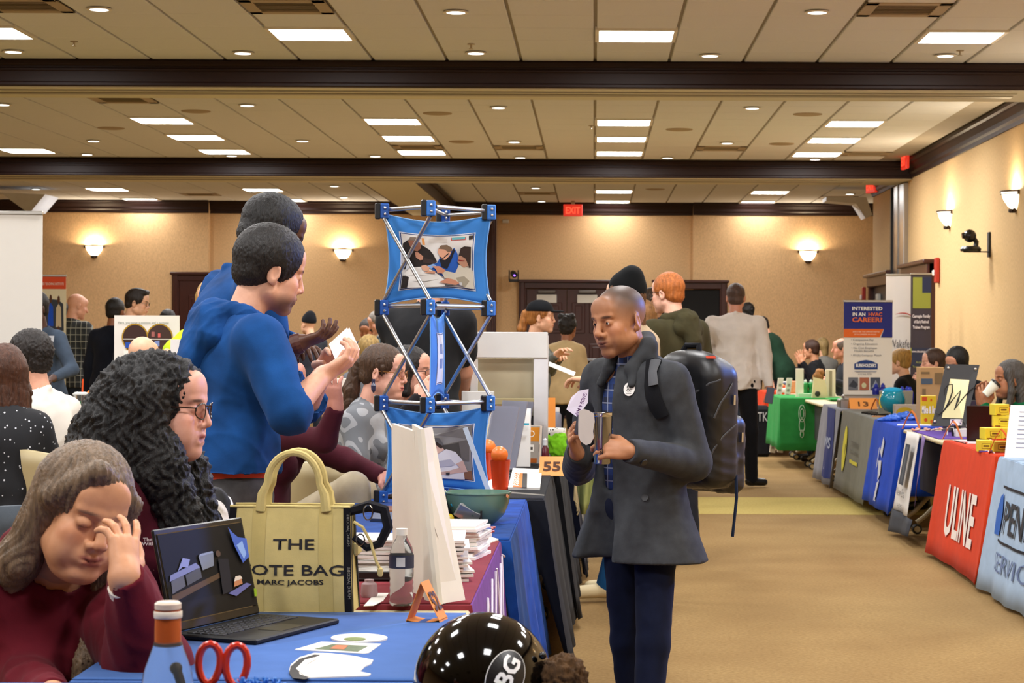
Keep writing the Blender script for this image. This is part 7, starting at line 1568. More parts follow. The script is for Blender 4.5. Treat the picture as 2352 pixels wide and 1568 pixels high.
m = MB(); m.tube([onT(2176, 1002, .746) + Vector(v) for v in ((0, 0, .01), (0, 0, .06), (.04, 0, .062), (.05, 0, .02))], .005, 5); tag(m.build('white_cable', plas('#e6e4df'), smooth=True), 'white cable loop left of the white device', 'cable')
laptop2(2215, 975, 14.5, .32, .22, '#7a7672', 'grey laptop behind the black tumbler, seen from the back', -.5, .35, '#6c6662'); laptop2(2268, 1005, 12.9, .26, .22, '#3a201c', 'dark maroon laptop seen from behind on the orange cloth table', -.25, .12, '#2c1412')
# candies
R_ = random.Random(5)
p0 = onT(2140, 990, .748); mb = None
for k in range(34):
    a, b = R_.uniform(0, 1), R_.uniform(-1, 1); c = Vector((p0.x - .14 + .36 * a, p0.y + .10 * b + .12 * a, .755 + R_.uniform(0, .012))); m = MB(); m.sphere(c, (.013, .010, .007), 8, R=rot(0, 0, R_.uniform(0, 3))); o = m.build('wrapped_candy', plas(R_.choice(['#e6a08c', '#f0d8c8', '#e8b8a0', '#d88a70'])), smooth=True); tag(o, 'pink and cream wrapped candy scattered on the bare wooden table', 'candy', 'loose candies on the bare table')
# yellow candy boxes and the red carton
boxthing('red_carton', 'tall red carton behind the stacked yellow candy boxes', 'box', 2290, 2326, 936, 12.5, .16, .754, mat('#c42c14', .5, 'print'))
for k, (px, py, dd, w_, zz) in enumerate(((2262, 1003, 11.9, 34, 0), (2300, 1010, 11.8, 36, 0), (2282, 985, 12.0, 40, 1), (2322, 985, 12.0, 40, 1), (2302, 962, 12.1, 40, 2), (2334, 962, 12.1, 30, 2), (2302, 942, 12.1, 34, 3))):
    wm = w_ * dd / F; t = thing('candy_box', ['yellow candy box at the left foot of the stack', 'yellow candy box at the foot of the stack on the right', 'yellow candy box in the second layer, left', 'yellow candy box in the second layer, right', 'yellow candy box in the third layer, left', 'yellow candy box in the third layer, right', 'topmost yellow candy box of the stack'][k], 'box', (P(px, py, dd).x, dd, .754 + zz * .068), .15 if zz % 2 else -.1, 'stacked yellow candy boxes')
    m = MB(); m.box((0, .05, .033), (wm * 1.0, .10, .066), bev=.002); m.build('box_body', mat('#d9c632', .5, 'print', var=.04), t); flat(frame((-wm / 2, -.002, 0), (1, 0, 0), (0, 0, 1)), [('#8a6a24', rect(wm * .3, .018, wm * .9, .048)), ('#e0cc3c', rect(wm * .33, .021, wm * .87, .045)), ('#6a4a1c', rect(wm * .4, .028, wm * .8, .038)), ('#7a4a20', rect(wm * .1, .002, wm * .4, .008))], t)
# white sheet display at the edge
q = [P(2322, 930, 11.1), P(2420, 932, 11.0), P(2410, 1052, 10.9), P(2308, 1050, 11.0)]; t = thing('sheet_display', 'white printed sheet standing upright on the light blue cloth at the right edge', 'sheet', (0, 0, 0)); mb = MB(); mb.prism(q, (0, .012, 0)); mb.build('sheet', paper('#e9e7e4'), t); mb = MB(); mb.tube([(q[3] + q[2]) / 2 + Vector((0, .1, 0)), (q[0] + q[1]) / 2 + Vector((0, .01, -.05))], .004, 5); mb.build('rear_prop', plas('#ccc'), t)
mb = MB()
for k in range(9):
    for c in range(2): a, b = .22 + c * .32, .42 + c * .32; v = .12 + k * .085; pq = lambda a_, v_: q[0].lerp(q[1], a_).lerp(q[3].lerp(q[2], a_), v_) + Vector((0, -.003, 0)); mb.add([pq(a, v), pq(b, v), pq(b, v + .015), pq(a, v + .015)], [(0, 1, 2, 3)], 0, '#7c82a0')
mb.build('printed_lines', printmat(), t)
# leaflets and pens on the orange cloth; blue shirts or umbrellas on the royal blue cloth
for k, (px, py, a, lb) in enumerate(((2225, 1014, .3, 'white printed leaflets on the orange cloth, left'), (2245, 1018, -.2, 'white printed leaflets on the orange cloth beside the box stack'))): m = MB(); m.box(onT(px, py) + Vector((0, 0, .003)), (.12, .20, .008), rot(0, 0, a)); tag(m.build('leaflet', mat('#dcd6dc', .6, 'print', var=.25, nscale=60)), lb, 'leaflets')
sd = SD(); sd.ell((0, 0, .02), (.03, .05, .035)); o = solid('tissue', sd, .006, paper('#f0c8b4'), None, folds(.012, 4)); o.location = onT(2274, 1030) ; tag(o, 'crumpled pink tissue on the orange cloth', 'tissue')
for a, b, c, lb in (((2250, 1037), (2296, 1035), '#4a3a9a', 'violet pen on the orange cloth below the yellow boxes'), ((2258, 1033), (2284, 1040), '#e8e6e8', 'white pen on the orange cloth'), ((2193, 1012), (2218, 1018), '#2a2a2e', 'dark pen with white end beside the orange arch'), ((2290, 1030), (2330, 1028), '#4854b8', 'blue pen behind the deep orange arch')): m = MB(); m.tube([onT(*a, .76), onT(*b, .76)], .0045, 6); tag(m.build('pen', plas(c), smooth=True), lb, 'pen')
for k, (px, py, sx) in enumerate(((2040, 968, .8), (2062, 963, 1), (2088, 960, 1), (2110, 966, 1.1), (2128, 962, .9))):
    p = onT(px, py); sd = SD(); sd.cone((-.10 * sx, 0, .012), (.08 * sx, .03, .035), .012, .032, .02); sd.cone((.0, 0, .02), (.10 * sx, -.03, .03), .02, .022, .02); o = solid('folded_umbrella', sd, .006, mat('#2a5fc0', .4, 'nylon', var=.2), None, folds(.010, 3, k)); o.location = p; tag(o, 'folded blue nylon giveaway on the royal blue cloth', 'umbrella', 'blue folded giveaways on the royal blue cloth')
m = MB(); m.box(onT(2100, 978) + Vector((0, 0, .006)), (.25, .05, .012), rot(0, 0, -.3), bev=.003); tag(m.build('white_box', paper()), 'slim white box in front of the blue giveaways', 'box')
for k in range(6): m = MB(); p = onT(1992 + k * 7, 950 + k * 1.2); m.tube([p + Vector((-.05, -.02, .01)), p + Vector((.05, .03, .014))], .010, 6); tag(m.build('marker', plas('#17181a')), 'dark marker in a row on the grey cloth behind the 13 sign', 'marker', 'dark markers on the grey cloth')
m = MB(); p = onT(2020, 958); m.box(p + Vector((0, .02, .006)), (.12, .06, .012), rot(0, 0, -.1)); tag(m.build('wood_strip', mat('#b07a44', .5, 'wood')), 'light wooden strip in front of the dark markers', 'strip')
m = MB(); p = onT(2000, 938); m.box(p + Vector((.02, .1, .004)), (.36, .3, .006)); tag(m.build('white_papers', paper()), 'white papers on the grey cloth behind the markers', 'papers')
# beyond: green bottles, white stands, far booths
R_ = random.Random(2)
for k in range(8): bottle(1850 + (k % 4) * 13, 890, 22.6 + .12 * (k // 4), .19, .032, '#158038', 'green capped bottle in the pack on the green cloth', 'green bottles on the green cloth', '#cfd8d0')
boxthing('white_stand', 'narrow white sheet stand left of the green bottles', 'stand', 1828, 1846, 846, 22.4, .02, .754, paper('#e4dcc8')); boxthing('white_stand', 'slanted white stand right of the green bottles', 'stand', 1896, 1920, 848, 22.3, .02, .754, paper('#e4dfca'), [('#9a947e', rect(.35, .05, .65, .95))], .25)
m = MB(); p = P(1882, 905, 22.1); m.prism([Vector((p.x - .08, 22.1, .754)), Vector((p.x + .10, 22.1, .754)), Vector((p.x + .06, 22.1, .95)), Vector((p.x - .06, 22.1, .98))], (0, .05, 0)); o = m.build('paper_bag', paper('#dcd2a8')); tag(o, 'cream paper bag with a dark spot in front of the green bottles', 'bag'); m = MB(); m.sphere((p.x - .02, 22.09, .80), (.03, .005, .03)); m.build('dark_spot', plas('#1c2416'), o)
sd = SD(); sd.ell((0, 0, .05), (.06, .05, .05)); sd.ell((.02, 0, .10), (.05, .04, .04)); o = solid('plush_toy', sd, .01, hairmat('#9a6a3a', .8), None, curls(.006, 90)); o.location = (P(1880, 880, 22.2).x, 22.25, .88); o.location.z = .93; tag(o, 'small brown plush toy on the cream paper bag', 'toy')
m = MB(); p = onT(1855, 912); m.box(p + Vector((0, .05, .02)), (.20, .12, .04)); tag(m.build('paper_stack', mat('#b9d8b4', .6, 'card')), 'pale green stack of cards on the green cloth', 'papers')
m = MB(); p = onT(1925, 915); m.box((p.x, 21.6, .76), (.3, .5, .012)); tag(m.build('green_mat', fab('#2f8c46')), 'green mat on the bare wooden table', 'mat'); 
# zebra striped foam letters leaning at the far tables
for k, (px0, px1, d, lb) in enumerate(((1768, 1800, 23.4, 'left leaning white striped board far along the right row'), (1786, 1820, 23.2, 'right leaning white striped board beside the green cloth'))):
    a, b = P(px1 - 12, 868, d), P(px1, 868, d); c, e = P(px0 + 12, 1040, d), P(px0, 1038, d); c.z = max(c.z, .005); e.z = max(e.z, .005); t = thing('striped_board', lb, 'board', (0, 0, 0), 0, 'striped boards by the green cloth'); mb = MB(); mb.prism([a, b, c, e], (0, .06, 0)); mb.build('board_body', paper('#cfc7b8'), t)
    mb = MB()
    for i in range(13): v = .05 + i * .07; u0, u1 = e.lerp(a, v), c.lerp(b, v); mb.add([u0.lerp(u1, .25) + Vector((0, -.003, 0)), u0.lerp(u1, .75) + Vector((0, -.003, 0)), u0.lerp(u1, .8) + Vector((0, -.003, .03)), u0.lerp(u1, .3) + Vector((0, -.003, .03))], [(0, 1, 2, 3)], 0, '#8d8678')
    mb.build('printed_marks', printmat(), t)
# dark bags with lettering by the far table
m = MB(); p = P(1752, 960, 24.0); m.box((p.x, 24.2, .30), (.20, .3, .60), bev=.04); o = m.build('tote_bag', fab('#17181c')); tag(o, 'black bag with white letters beside the white shirt man', 'bag'); text('TK', frame((p.x, 24.02, .42), (1, 0, 0), (0, 0, 1)), .11, paper('#b9b9b9'), o, width=.12)
# far clutter on the last tables
R_ = random.Random(11)
cl = [('#d8572c', 'orange'), ('#e8e2d8', 'white'), ('#d9b22c', 'yellow'), ('#a83c2c', 'red'), ('#e8e2d8', 'white'), ('#c88a5c', 'tan'), ('#3a4458', 'slate')]
for k in range(14):
    px = 1795 + (k * 17) % 30; d = 24.0 + (k % 4) * .4; c, nm = cl[k % 7]; p = P(px, 880, d); m = MB(); h_ = R_.uniform(.05, .14)
    m.box((p.x, d, .756 + h_ / 2), (R_.uniform(.06, .12), .08, h_), rot(0, 0, R_.uniform(-.5, .5)), bev=.01); tag(m.build('gift_box', mat(c, .5, 'print', var=.2, nscale=30)), f'small {nm} gift box in the far clutter right of the white shirt man', 'box', f'small {nm} boxes on the far tables')
# dark lectern table far back
m = MB(); a, b = P(1780, 842, 28), P(1850, 842, 28); m.box(((a.x + b.x) / 2, 28, a.z / 2), (b.x - a.x, .5, a.z), bev=.01); tag(m.build('dark_cabinet', mat('#4a2016', .5, 'stained_wood', var=.1)), 'low reddish brown cabinet behind the clapping man', 'cabinet')
# ---------------------------------------------------------------- the people
BLUEM = fab('#15447f', .3, 9)
MAR = fab('#4c1522', .2, 8)
def hhit(o, px, py): return surf_hit(o, px, py)
# seated woman in front, eyes closed, rubbing her eye
def w1_hair(sd, c):
    H, hs = c['H'], c['hs']; R = Rm(H); o = np.array(H.translation); p = lambda x, y, z: o + R @ (np.array([x, y, z]) * hs)
    sd.cone(p(.060, -.02, .05), p(.080, -.03, -.13), .040, .040, .03); sd.cone(p(.080, -.03, -.13), p(.085, -.09, -.28), .040, .045, .03); sd.cone(p(0, -.08, 0), p(.02, -.10, -.26), .06, .06, .03)
    sd.cone(p(.03, .070, .095), p(.082, .020, .02), .020, .022, .02); sd.cone(p(.03, .070, .095), p(-.078, .035, .03), .018, .016, .02); sd.cone(p(-.078, .035, .03), p(-.086, .01, -.12), .016, .026, .02)
    sd.cone(p(-.086, .01, -.12), p(-.070, .075, -.28), .026, .024, .02); sd.cone(p(-.070, .075, -.28), p(-.055, .10, -.42), .024, .012, .02)
    sd.ell(p(.0, .135, -.03), np.array([.068, .085, .105]) * hs, .01, 's', R)
def w1(c):
    r = c['root']; w_ = c['wr'][0]; e = c['el'][0]; f = nrm(w_ - e); mb = MB(); q = w_ - f * .028
    mb.lathe([(.034, -.011), (.037, -.008), (.037, .008), (.034, .011)], Vector(q), 20, Vector(f).to_track_quat('Z', 'Y').to_matrix()); mb.build('watch_band', mat('#e6dccb', .3, 'band'), r, smooth=True)
W1 = person(dict(label='woman in a maroon hooded sweatshirt with long ash brown hair rubbing her closed eye', head_at=(192, 1166, 4.22), az=212, sit=.45, lean=30, side=-4, head=(4, 12, -8), headfix=.85, H=1.68, fem=True, bulk=1.32, armw=1.45, detail=2, skin='#d69c74', hsize=1.10,
    face=dict(free=True, closed=True, brow='#8a6a50', fat=.15, wide=1.05, nose=1.15, browk=.8, lips='#a8604e'), hair='long', hairc='#75604a', gloss=.4, hairfn=w1_hair, top=dict(mat=fab('#5e1420', .25, 6), name='hooded_sweatshirt', hoodless=False, folds=.030, fs=.6, r=(.070, .062, .052, .044)),
    wrists=[(286, 1325, 3.96), (120, 1600, 3.95)], elbows_at=[(342, 1535, 4.10), (20, 1560, 4.3)], hands=[dict(Dw=(-.12, .42, .88), Nw=(-.75, .6, -.3), curls=(.25, .35, .45, .6), thumb=(.35, .2), fan=.5, side=-1), None], handsz=.84, fn=w1))
rt_, c_ = W1
# woman with black curly hair and glasses
def w2_hair(sd, c):
    H, hs = c['H'], c['hs']; R = Rm(H); o = np.array(H.translation); p = lambda x, y, z: o + R @ (np.array([x, y, z]) * hs)
    sd.ell(p(0, -.060, .010), (.112, .115, .112), .03); sd.ell(p(0, -.10, -.12), (.15, .13, .16), .05)
    for q in (-1, 1): sd.cone(p(q * .085, -.02, .02), p(q * .095, .0, -.16), .050, .055, .03); sd.cone(p(q * .09, .03, -.16), p(q * .07, .12, -.36), .055, .035, .03)
    sd.cone(p(0, -.1, -.16), p(0, -.10, -.26), .12, .08, .05); sd.cone(p(.085, .04, -.10), p(.07, .13, -.38), .038, .045, .03)
    sd.ell(p(0, .128, -.06), np.array([.062, .085, .125]) * hs, .012, 's', R)
W2 = person(dict(label='woman with long curly black hair and glasses in a maroon sweatshirt facing right', head_at=(382, 930, 5.0), az=-98, sit=.45, lean=10, head=(0, 2, 0), H=1.72, fem=True, bulk=1.22, armw=1.3, detail=2, skin='#dca38c', hsize=1.03,
    face=dict(brow='#1c1412', fat=.35, wide=1.05, gape=.006, lips='#a85a58', nose=1.0), hair='curly', hairc='#0e0c0c', gloss=.55, curly=(.0048, 190), hairfn=w2_hair, top=dict(mat=MAR, name='zip_sweatshirt', hoodless=False, folds=.012, fs=.6, hoodfix=1),
    wrists=[(500, 1330, 5.2), (440, 1340, 5.05)], fn=lambda c: glasses(c['H'], c['hs'], c['root'], '#2a1a16')))
o = W2[1]['top']; c0_, n0_ = surf_hit(o, 355, 1238)
for s_, py, w_ in (('The Law Firm', 1240, .080), ('With a Heart', 1250, .080)):
    c0_, n0_ = surf_hit(o, 362, py)
    if c0_ is not None:
        n0_ = Vector((n0_.x, n0_.y, 0)).normalized(); text(s_, frame(c0_ + n0_ * .012, Vector((0, 0, 1)).cross(n0_), (0, 0, 1)), .0085, paper('#e6d8d8'), W2[0], width=w_, bold=.01)
sd = SD(); sd.ell((0, 0, 0), (.055, .07, .075)); o = solid('striped_scarf', sd, .007, swirls('#e8e4e0', '#1b1a1c', 6, 14, 0), None, folds(.008, 2)); q = P(488, 1185, 5.15); o.location = q; tag(o, 'black and white striped cloth bundle between the curly haired woman and the tote', 'cloth')
# man in the blue hooded shirt, nearer
def b1(c):
    m = MB(); P0 = c['P0']; m.lathe([(.168 * 1.0, -.012), (.170, .0), (.168, .012)], Vector(P0 + V3(0, 0, .045)), 28, sy=.78, cap=(False, False)); m.build('waistband', fab('#c4503c'), c['root'], smooth=True)
B1 = person(dict(label='dark haired man in a royal blue hooded shirt seen from behind, handling a card', head_at=(622, 618, 6.4), az=-62, lean=5, head=(0, 14, 4), neck=26, detail=2, bulk=1.14, shw=1.12, skin='#dba68a', H=1.8, hsize=1.06,
    face=dict(brow='#18100e', stubble='#30221c', stubk=.75, nose=1.1, hair_t=2.4), hair='short', hairc='#120d0b', top=dict(mat=BLUEM, name='hooded_shirt', sleeve='elbow', hoodless=False, folds=.026, fs=.6, hem=.99, flare=.178, r=(.072, .064, .05, .04), an=.45), bottom=fab('#454547', .3, 20),
    elbows_at=[(700, 930, 6.75), (660, 950, 6.12)], wrists=[(745, 850, 6.62), (742, 862, 6.28)], armw=1.12, hands=[dict(curl=.5), dict(Dw=(.80, .15, .50), Nw=(-.45, .35, .8), curls=(.55, .75, .8, .85), thumb=(.55, .5), side=-1)], fn=b1))
# man behind him
B2 = person(dict(label='tall dark skinned man in a blue hooded shirt behind the other blue shirt', head_at=(627, 535, 7.15), az=-66, head=(0, 22, 0), detail=2, bulk=1.35, shw=1.3, skin='#5a3a2a', H=1.93, lean=8, hsize=1.05,
    face=dict(brow='#0c0808', lips='#4a2822', nose=1.2), hair='short', hairc='#0c0a09', shrug=.03, top=dict(mat=BLUEM, name='hooded_shirt', sleeve='elbow', collar=True, folds=.024, fs=.6, hem=.98, r=(.074, .064, .05, .04)), bottom=fab('#2a2c34'),
    elbows_at=[(640, 800, 7.2), (620, 860, 6.95)], wrists=[(690, 800, 7.0), (682, 790, 6.80)], hands=[dict(curl=.4), dict(Dw=(.93, 0, .30), Nw=(-.2, .3, .9), curls=(.3, .4, .5, .6), thumb=(.2, .1), side=-1)], handsz=.88))
m = MB(); q = P(682, 790, 6.80); m.lathe([(.034, -.016), (.036, 0), (.034, .016)], q, 18, rot(0, 1.25, 0)); tagp = m.build('leather_bracelet', mat('#4a2417', .5, 'leather')); tag(tagp, 'brown leather bracelet on the wrist above the folded card', 'bracelet')
badge(B2[1]['top'], 683, 687, .03, .006, paper('#b9cbe6'), 'chest_print', rnd=False)
q0, q1, q2, q3 = P(755, 790, 6.42), P(797, 752, 6.45), P(822, 800, 6.44), P(775, 838, 6.38); m = MB(); m.prism([q0, q1, q2, q3], (0, .003, 0)); m.prism([q0 + Vector((.004, .01, -.006)), q1 + Vector((.006, .01, 0)), q2 + Vector((.006, .01, -.004)), q3 + Vector((.004, .01, -.004))], (0, .003, 0)); o = m.build('folded_card', paper('#ece9e6')); o['kind'] = 'thing'; tag(o, 'white folded card held between the hands of the blue shirted men', 'card')
m = MB(); m.tube([P(794, 806, 6.36), P(813, 786, 6.36)], .0045, 8); tag(m.build('pen', plas('#16181a'), smooth=True), 'black pen held against the white folded card', 'pen')
# the man in the grey coat
def coat_cut(sd, c):
    sd.rbox((.045, .17, 1.18), (.030, .11, .30), .02, .02, 's'); sd.cone((.045, .17, 1.02), (.06, .19, .45), .035, .12, .02, 's')
def m1(c):
    r = c['root']; H = c['H']; s = c['s']
    sd = SD(); sd.ell(c['chest'], (.145, .112, .18), .05); sd.ell(c['waist'] - V3(0, 0, .03), (.145, .113, .20), .05); sd.cone(c['nb'] - V3(0, 0, .05), c['nb'] + V3(0, .012, -.01), .062, .058, .03); sd.plane(V3(0, 0, -1), -(c['P0'][2] - .10), .004)
    solid('plaid_shirt', sd, .008, plaid('#141c36', '#8c94ac', '#24407e', 22, 22, .10), r, folds(.005, .8))
    nb, Fw, U = c['nb'], c['Fw'], c['U']; sd = SD()
    for q in (-1, 1): sd.cone(nb - Fw * .065 + U * .070, nb + V3(q * .078, .01, 0) + U * .055, .028, .028, .02); sd.cone(nb - Fw * .07 + U * .02, nb + V3(q * .082, .01, 0) + U * .01, .03, .03, .02); sd.cone(nb + V3(q * .078, .01, .0) + U * .050, nb + V3(q * .052, .085, 0) - U * .025, .028, .020, .02); sd.cone(nb + V3(q * .062, .07, -.03), nb + V3(q * .075, .10, -.08), .020, .014, .02)
    solid('coat_collar', sd, .006, c['coatm'], r, folds(.003, .8))
    # backpack
    sd = SD(); sd.rbox((0, -.300, 1.10), (.155, .095, .235), .07, .03); sd.rbox((.0, -.410, .99), (.120, .055, .145), .045, .015); sd.ell((0, -.27, 1.32), (.11, .07, .05), .05)
    bp = solid('backpack', sd, .008, mat('#0c0d11', .42, 'nylon', var=.3), r, folds(.010, .8, 4))
    m = MB(); m.tube([(-.05, -.26, 1.34), (-.03, -.28, 1.385), (.03, -.28, 1.385), (.05, -.26, 1.34)], .011, 8); m.build('top_handle', fab('#111216'), bp, smooth=True)
    
    [badge(bp, px, py, .005, .018, metal('#c9ccd2', .25), 'zip_pull', th=.005, rnd=False, par=bp) for px, py in ((1684, 918), (1702, 1004))]; badge(bp, 1632, 822, .018, .006, plas('#b03a22'), 'red_tag', rnd=False, par=bp); [stroke_on(bp, q, .004, mat('#3c3e44', .4, 'zip_tape'), 'zip', .002, bp) for q in ([(1640, 960), (1655, 925), (1672, 900), (1682, 880)], [(1625, 1060), (1640, 1030), (1662, 1000), (1690, 975)], [(1600, 900), (1630, 880), (1655, 872)])]
    for q in (-1, 1):
        m = MB(); m.tube([(q * .13, -.20, 1.0), (q * .20, -.12, .98), (q * .21, -.02, 1.06)], .008, 6); m.build('lower_strap', fab('#15161a'), bp, smooth=True)
    m = MB(); m.tube([(-.14, -.36, .92), (-.16, -.34, .84), (-.15, -.33, .70)], .006, 5); m.build('loose_strap', fab('#1b2538'), bp, smooth=True)
COATM = fab('#3b3d40', .18, 25)
def m1w(c): c['coatm'] = COATM; m1(c)
M1 = person(dict(label='man in a long charcoal coat with a shaved head holding a steel tumbler', head_at=(1422, 733, 7.15), az=136, lean=3, neck=24, head=(-4, 9, 4), detail=2, skin='#b27c58', H=1.7, bulk=1.10, shw=1.10, hsize=1.06,
    face=dict(brow='#140e0c', browk=1.2, buzz='#3c332e', buzzk=.92, stubble='#2e211c', stubk=.38, nose=1.25, jaw=1.05, wide=1.02, lips='#6e3c30', iris='#1c100a', look=(0, 0), ), top=dict(mat=COATM, name='coat', folds=.018, fs=.55, hem=.635, flare=.255, t=.022, r=(.078, .072, .062, .050), neckr=.066, an=.35), topfn=coat_cut, bottom=fab('#10162c', .2),
    elbows_at=[(1592, 1062, 7.10), (1330, 1075, 7.55)], knees_at=[(1500, 1480, 7.05), (1440, 1470, 7.25)], ankles_at=[(1485, 1650, 7.0), (1455, 1645, 7.3)], wrists=[(1448, 1036, 6.84), (1325, 1040, 7.12)], hands=[dict(Dw=(-.93, -.05, .12), Nw=(-.1, .75, -.4), curls=(.18, .65, .75, .8), thumb=(.3, .3), side=-1), dict(Dw=(-.25, -.55, .75), Nw=(.85, -.2, .2), curls=(.95, 1.0, 1.0, 1.0), thumb=(.8, .9), side=1)], handsz=.95, shoes=plas('#1a1512'), fn=m1w))
ct = M1[1]['top']
badge(ct, 1446, 894, .0205, .0245, paper('#e9e6e2'), 'oval_sticker', [('LG', .003, .010, .018), ('CC', -.009, .010, .018), ('LEHIGH', -.017, .0035, .022)])
b_ = badge(ct, 1446, 891, .0130, .0160, paper('#1a1a1c'), 'sticker_ring', th=.0018) if False else None
for py in (1060, 1143): badge(ct, 1482 if py > 1100 else 1478, py, .012, .012, plas('#232326'), 'button', th=.004)
stroke_on(ct, [(1568, 800), (1548, 792), (1528, 794), (1512, 808), (1503, 830), (1498, 856), (1497, 884), (1502, 912), (1510, 935), (1522, 955)], .030, fab('#16171b'), 'strap_edge', .004); stroke_on(ct, [(1566, 798), (1548, 793), (1530, 796), (1516, 812), (1508, 834), (1504, 858), (1505, 884)], .020, fab('#5c5e62'), 'strap_pad', .013)
# what he holds
d = 6.86; q = P(1384, 1065, d); t = thing('tumbler', 'stainless steel tumbler held by the man in the coat', 'tumbler', q); hT = P(1384, 948, d).z - q.z; m = MB(); m.lathe([(.026, 0), (.028, .004), (.033, hT * .93), (.034, hT), (.031, hT)], n=28, cap=(True, False)); m.build('steel_body', metal('#9a9b9d', .18), t, smooth=True)
m = MB(); m.lathe([(.0335, hT - .012), (.0352, hT - .008), (.0352, hT + .001), (.030, hT + .003), (.0, hT - .004)], n=28, cap=(False, False)); m.build('rim_lid', metal('#d5d7da', .12), t, smooth=True); text('BEST', frame((.005, -.034, .035), (1, 0, 0), (0, 0, 1)), .016, paper('#20201f'), t, width=.03, bold=.02)
m = MB(); pts = [(1329, 944), (1340, 939), (1352, 942), (1364, 950), (1366, 968), (1362, 990), (1364, 1004), (1357, 1018), (1346, 1022), (1334, 1014), (1328, 1000), (1328, 975)]; m.prism([P(a, b, 6.80) for a, b in pts], (0, .003, 0)); o = m.build('paper_petal', paper('#b9b2ae')); tag(o, 'pale grey rounded paper held in front of the steel tumbler', 'card')
m = MB(); q = [P(1301, 940, 7.02), P(1312, 912, 7.03), P(1330, 897, 7.04), P(1352, 893, 7.05), P(1350, 925, 7.05), P(1326, 958, 7.03)]; m.prism(q, (0, .004, 0)); o = m.build('leaflet', paper('#dcd6ea')); tag(o, 'lilac leaflet with violet capitals tucked in the coat man\'s right hand', 'leaflet')
e1 = (P(1322, 954, 7) - P(1342, 905, 7)); text('GUIDE & MAP', frame(P(1331, 927, 7.0), e1, Vector((-e1.z, 0, e1.x))), .012, mat('#5a2a6a', .6, 'print', var=0), o, width=.085, bold=.02)
m = MB(); m.tube([P(1357, 970, 6.95), P(1382, 966, 6.84)], .004, 6); tag(m.build('pen', plas('#c8562a'), smooth=True), 'orange tipped pen between his fingers by the tumbler', 'pen')
m = MB(); q = P(1335, 975, 7.0); m.box(q, (.03, .05, .075), rot(0, .2, .3), bev=.008); tag(m.build('phone', plas('#101214')), 'black phone held in the coat man\'s right hand', 'phone')
# woman with ponytail, paisley blouse
W3 = person(dict(label='woman with a brown ponytail and colourful glasses in a grey paisley blouse', head_at=(882, 852, 9.25), az=-104, sit=.45, lean=8, H=1.7, fem=True, detail=2, bulk=1.05, skin='#e0a994', head=(0, 4, 0), face=dict(brow='#4a3020', smile=.7, lips='#b85a58', fat=.1), hair='ponytail', hairc='#4a3424', gloss=.4,
    top=dict(mat=swirls('#6c7076', '#9a9da2', 7, 16, .3), name='paisley_blouse', folds=.008, fs=.8), fn=lambda c: glasses(c['H'], c['hs'], c['root'], '#8a5a2a')))
m = MB(); q = P(858, 885, 8.93); m.box(q + Vector((0, 0, .018)), (.014, .004, .02)); m.lathe([(.002, .014), (.012, .0), (.010, -.02), (.002, -.032)], q, 8); tag(m.build('earring', mat('#3a3c58', .3, 'beads', var=.6, nscale=200)), 'long dark beaded earring with gold top on the ponytailed woman', 'earring')
W4 = person(dict(label='dark haired woman in round glasses beyond the paisley blouse woman', head_at=(944, 852, 9.75), az=-104, sit=.45, H=1.7, fem=True, detail=1, skin='#d8a08a', face=dict(brow='#2a1c18', smile=.5), hair='bob', hairc='#1a1312', top=dict(mat=fab('#1c1a1e'), name='sweater', folds=.006), wrists=[None, (962, 915, 9.45)], fn=lambda c: glasses(c['H'], c['hs'], c['root'], '#3a2a24')))
W5 = person(dict(label='person in a maroon sweater and khaki trousers raising a hand behind the blue shirts', head_at=(650, 880, 8.5), az=-88, sit=.45, H=1.7, fem=True, detail=1, skin='#c98a78', face=dict(brow='#2a1c18'), hair='bob', hairc='#2a1c14', bulk=1.1, top=dict(mat=fab('#451722'), name='sweater', folds=.006), bottom=fab('#a89c84'),
    elbows_at=[(790, 1055, 8.5), (745, 1010, 8.2)], wrists=[(880, 1095, 8.35), (772, 938, 8.15)], knees_at=[(830, 1130, 8.7), (812, 1120, 8.1)], ankles_at=[(850, 1250, 8.7), (835, 1240, 8.1)], hands=[None, dict(Dw=(-.15, -.2, .95), Nw=(.2, .9, .1), curls=(.3, .35, .4, .5))]))
m = MB()
m.lathe([(.09, -.07), (.12, 0), (.10, .06), (.05, .08)], P(858, 1130, 7.3), 16, sy=.6); tag(m.build('handbag', mat('#141416', .45, 'leather'), smooth=True), 'black handbag behind the tote bag strap', 'bag') if False else None
K = lambda **k: person(k)
KB = K(label='broad person in a black t-shirt seen from behind through the pop-up display', head_at=(998, 642, 10.7), az=-20, lean=8, head=(0, 20, 0), H=1.8, bulk=1.22, shw=1.1, skin='pink', hair='short', hairc='#14100e', shortsleeve=True, armw=1.25, top=dict(mat=fab('#202124', .15), name='t_shirt', sleeve='short', folds=.010, fs=.6), elbows_at=[(932, 850, 10.9), (1062, 850, 10.7)], wrists=[(960, 930, 11.2), (1060, 930, 11.1)])
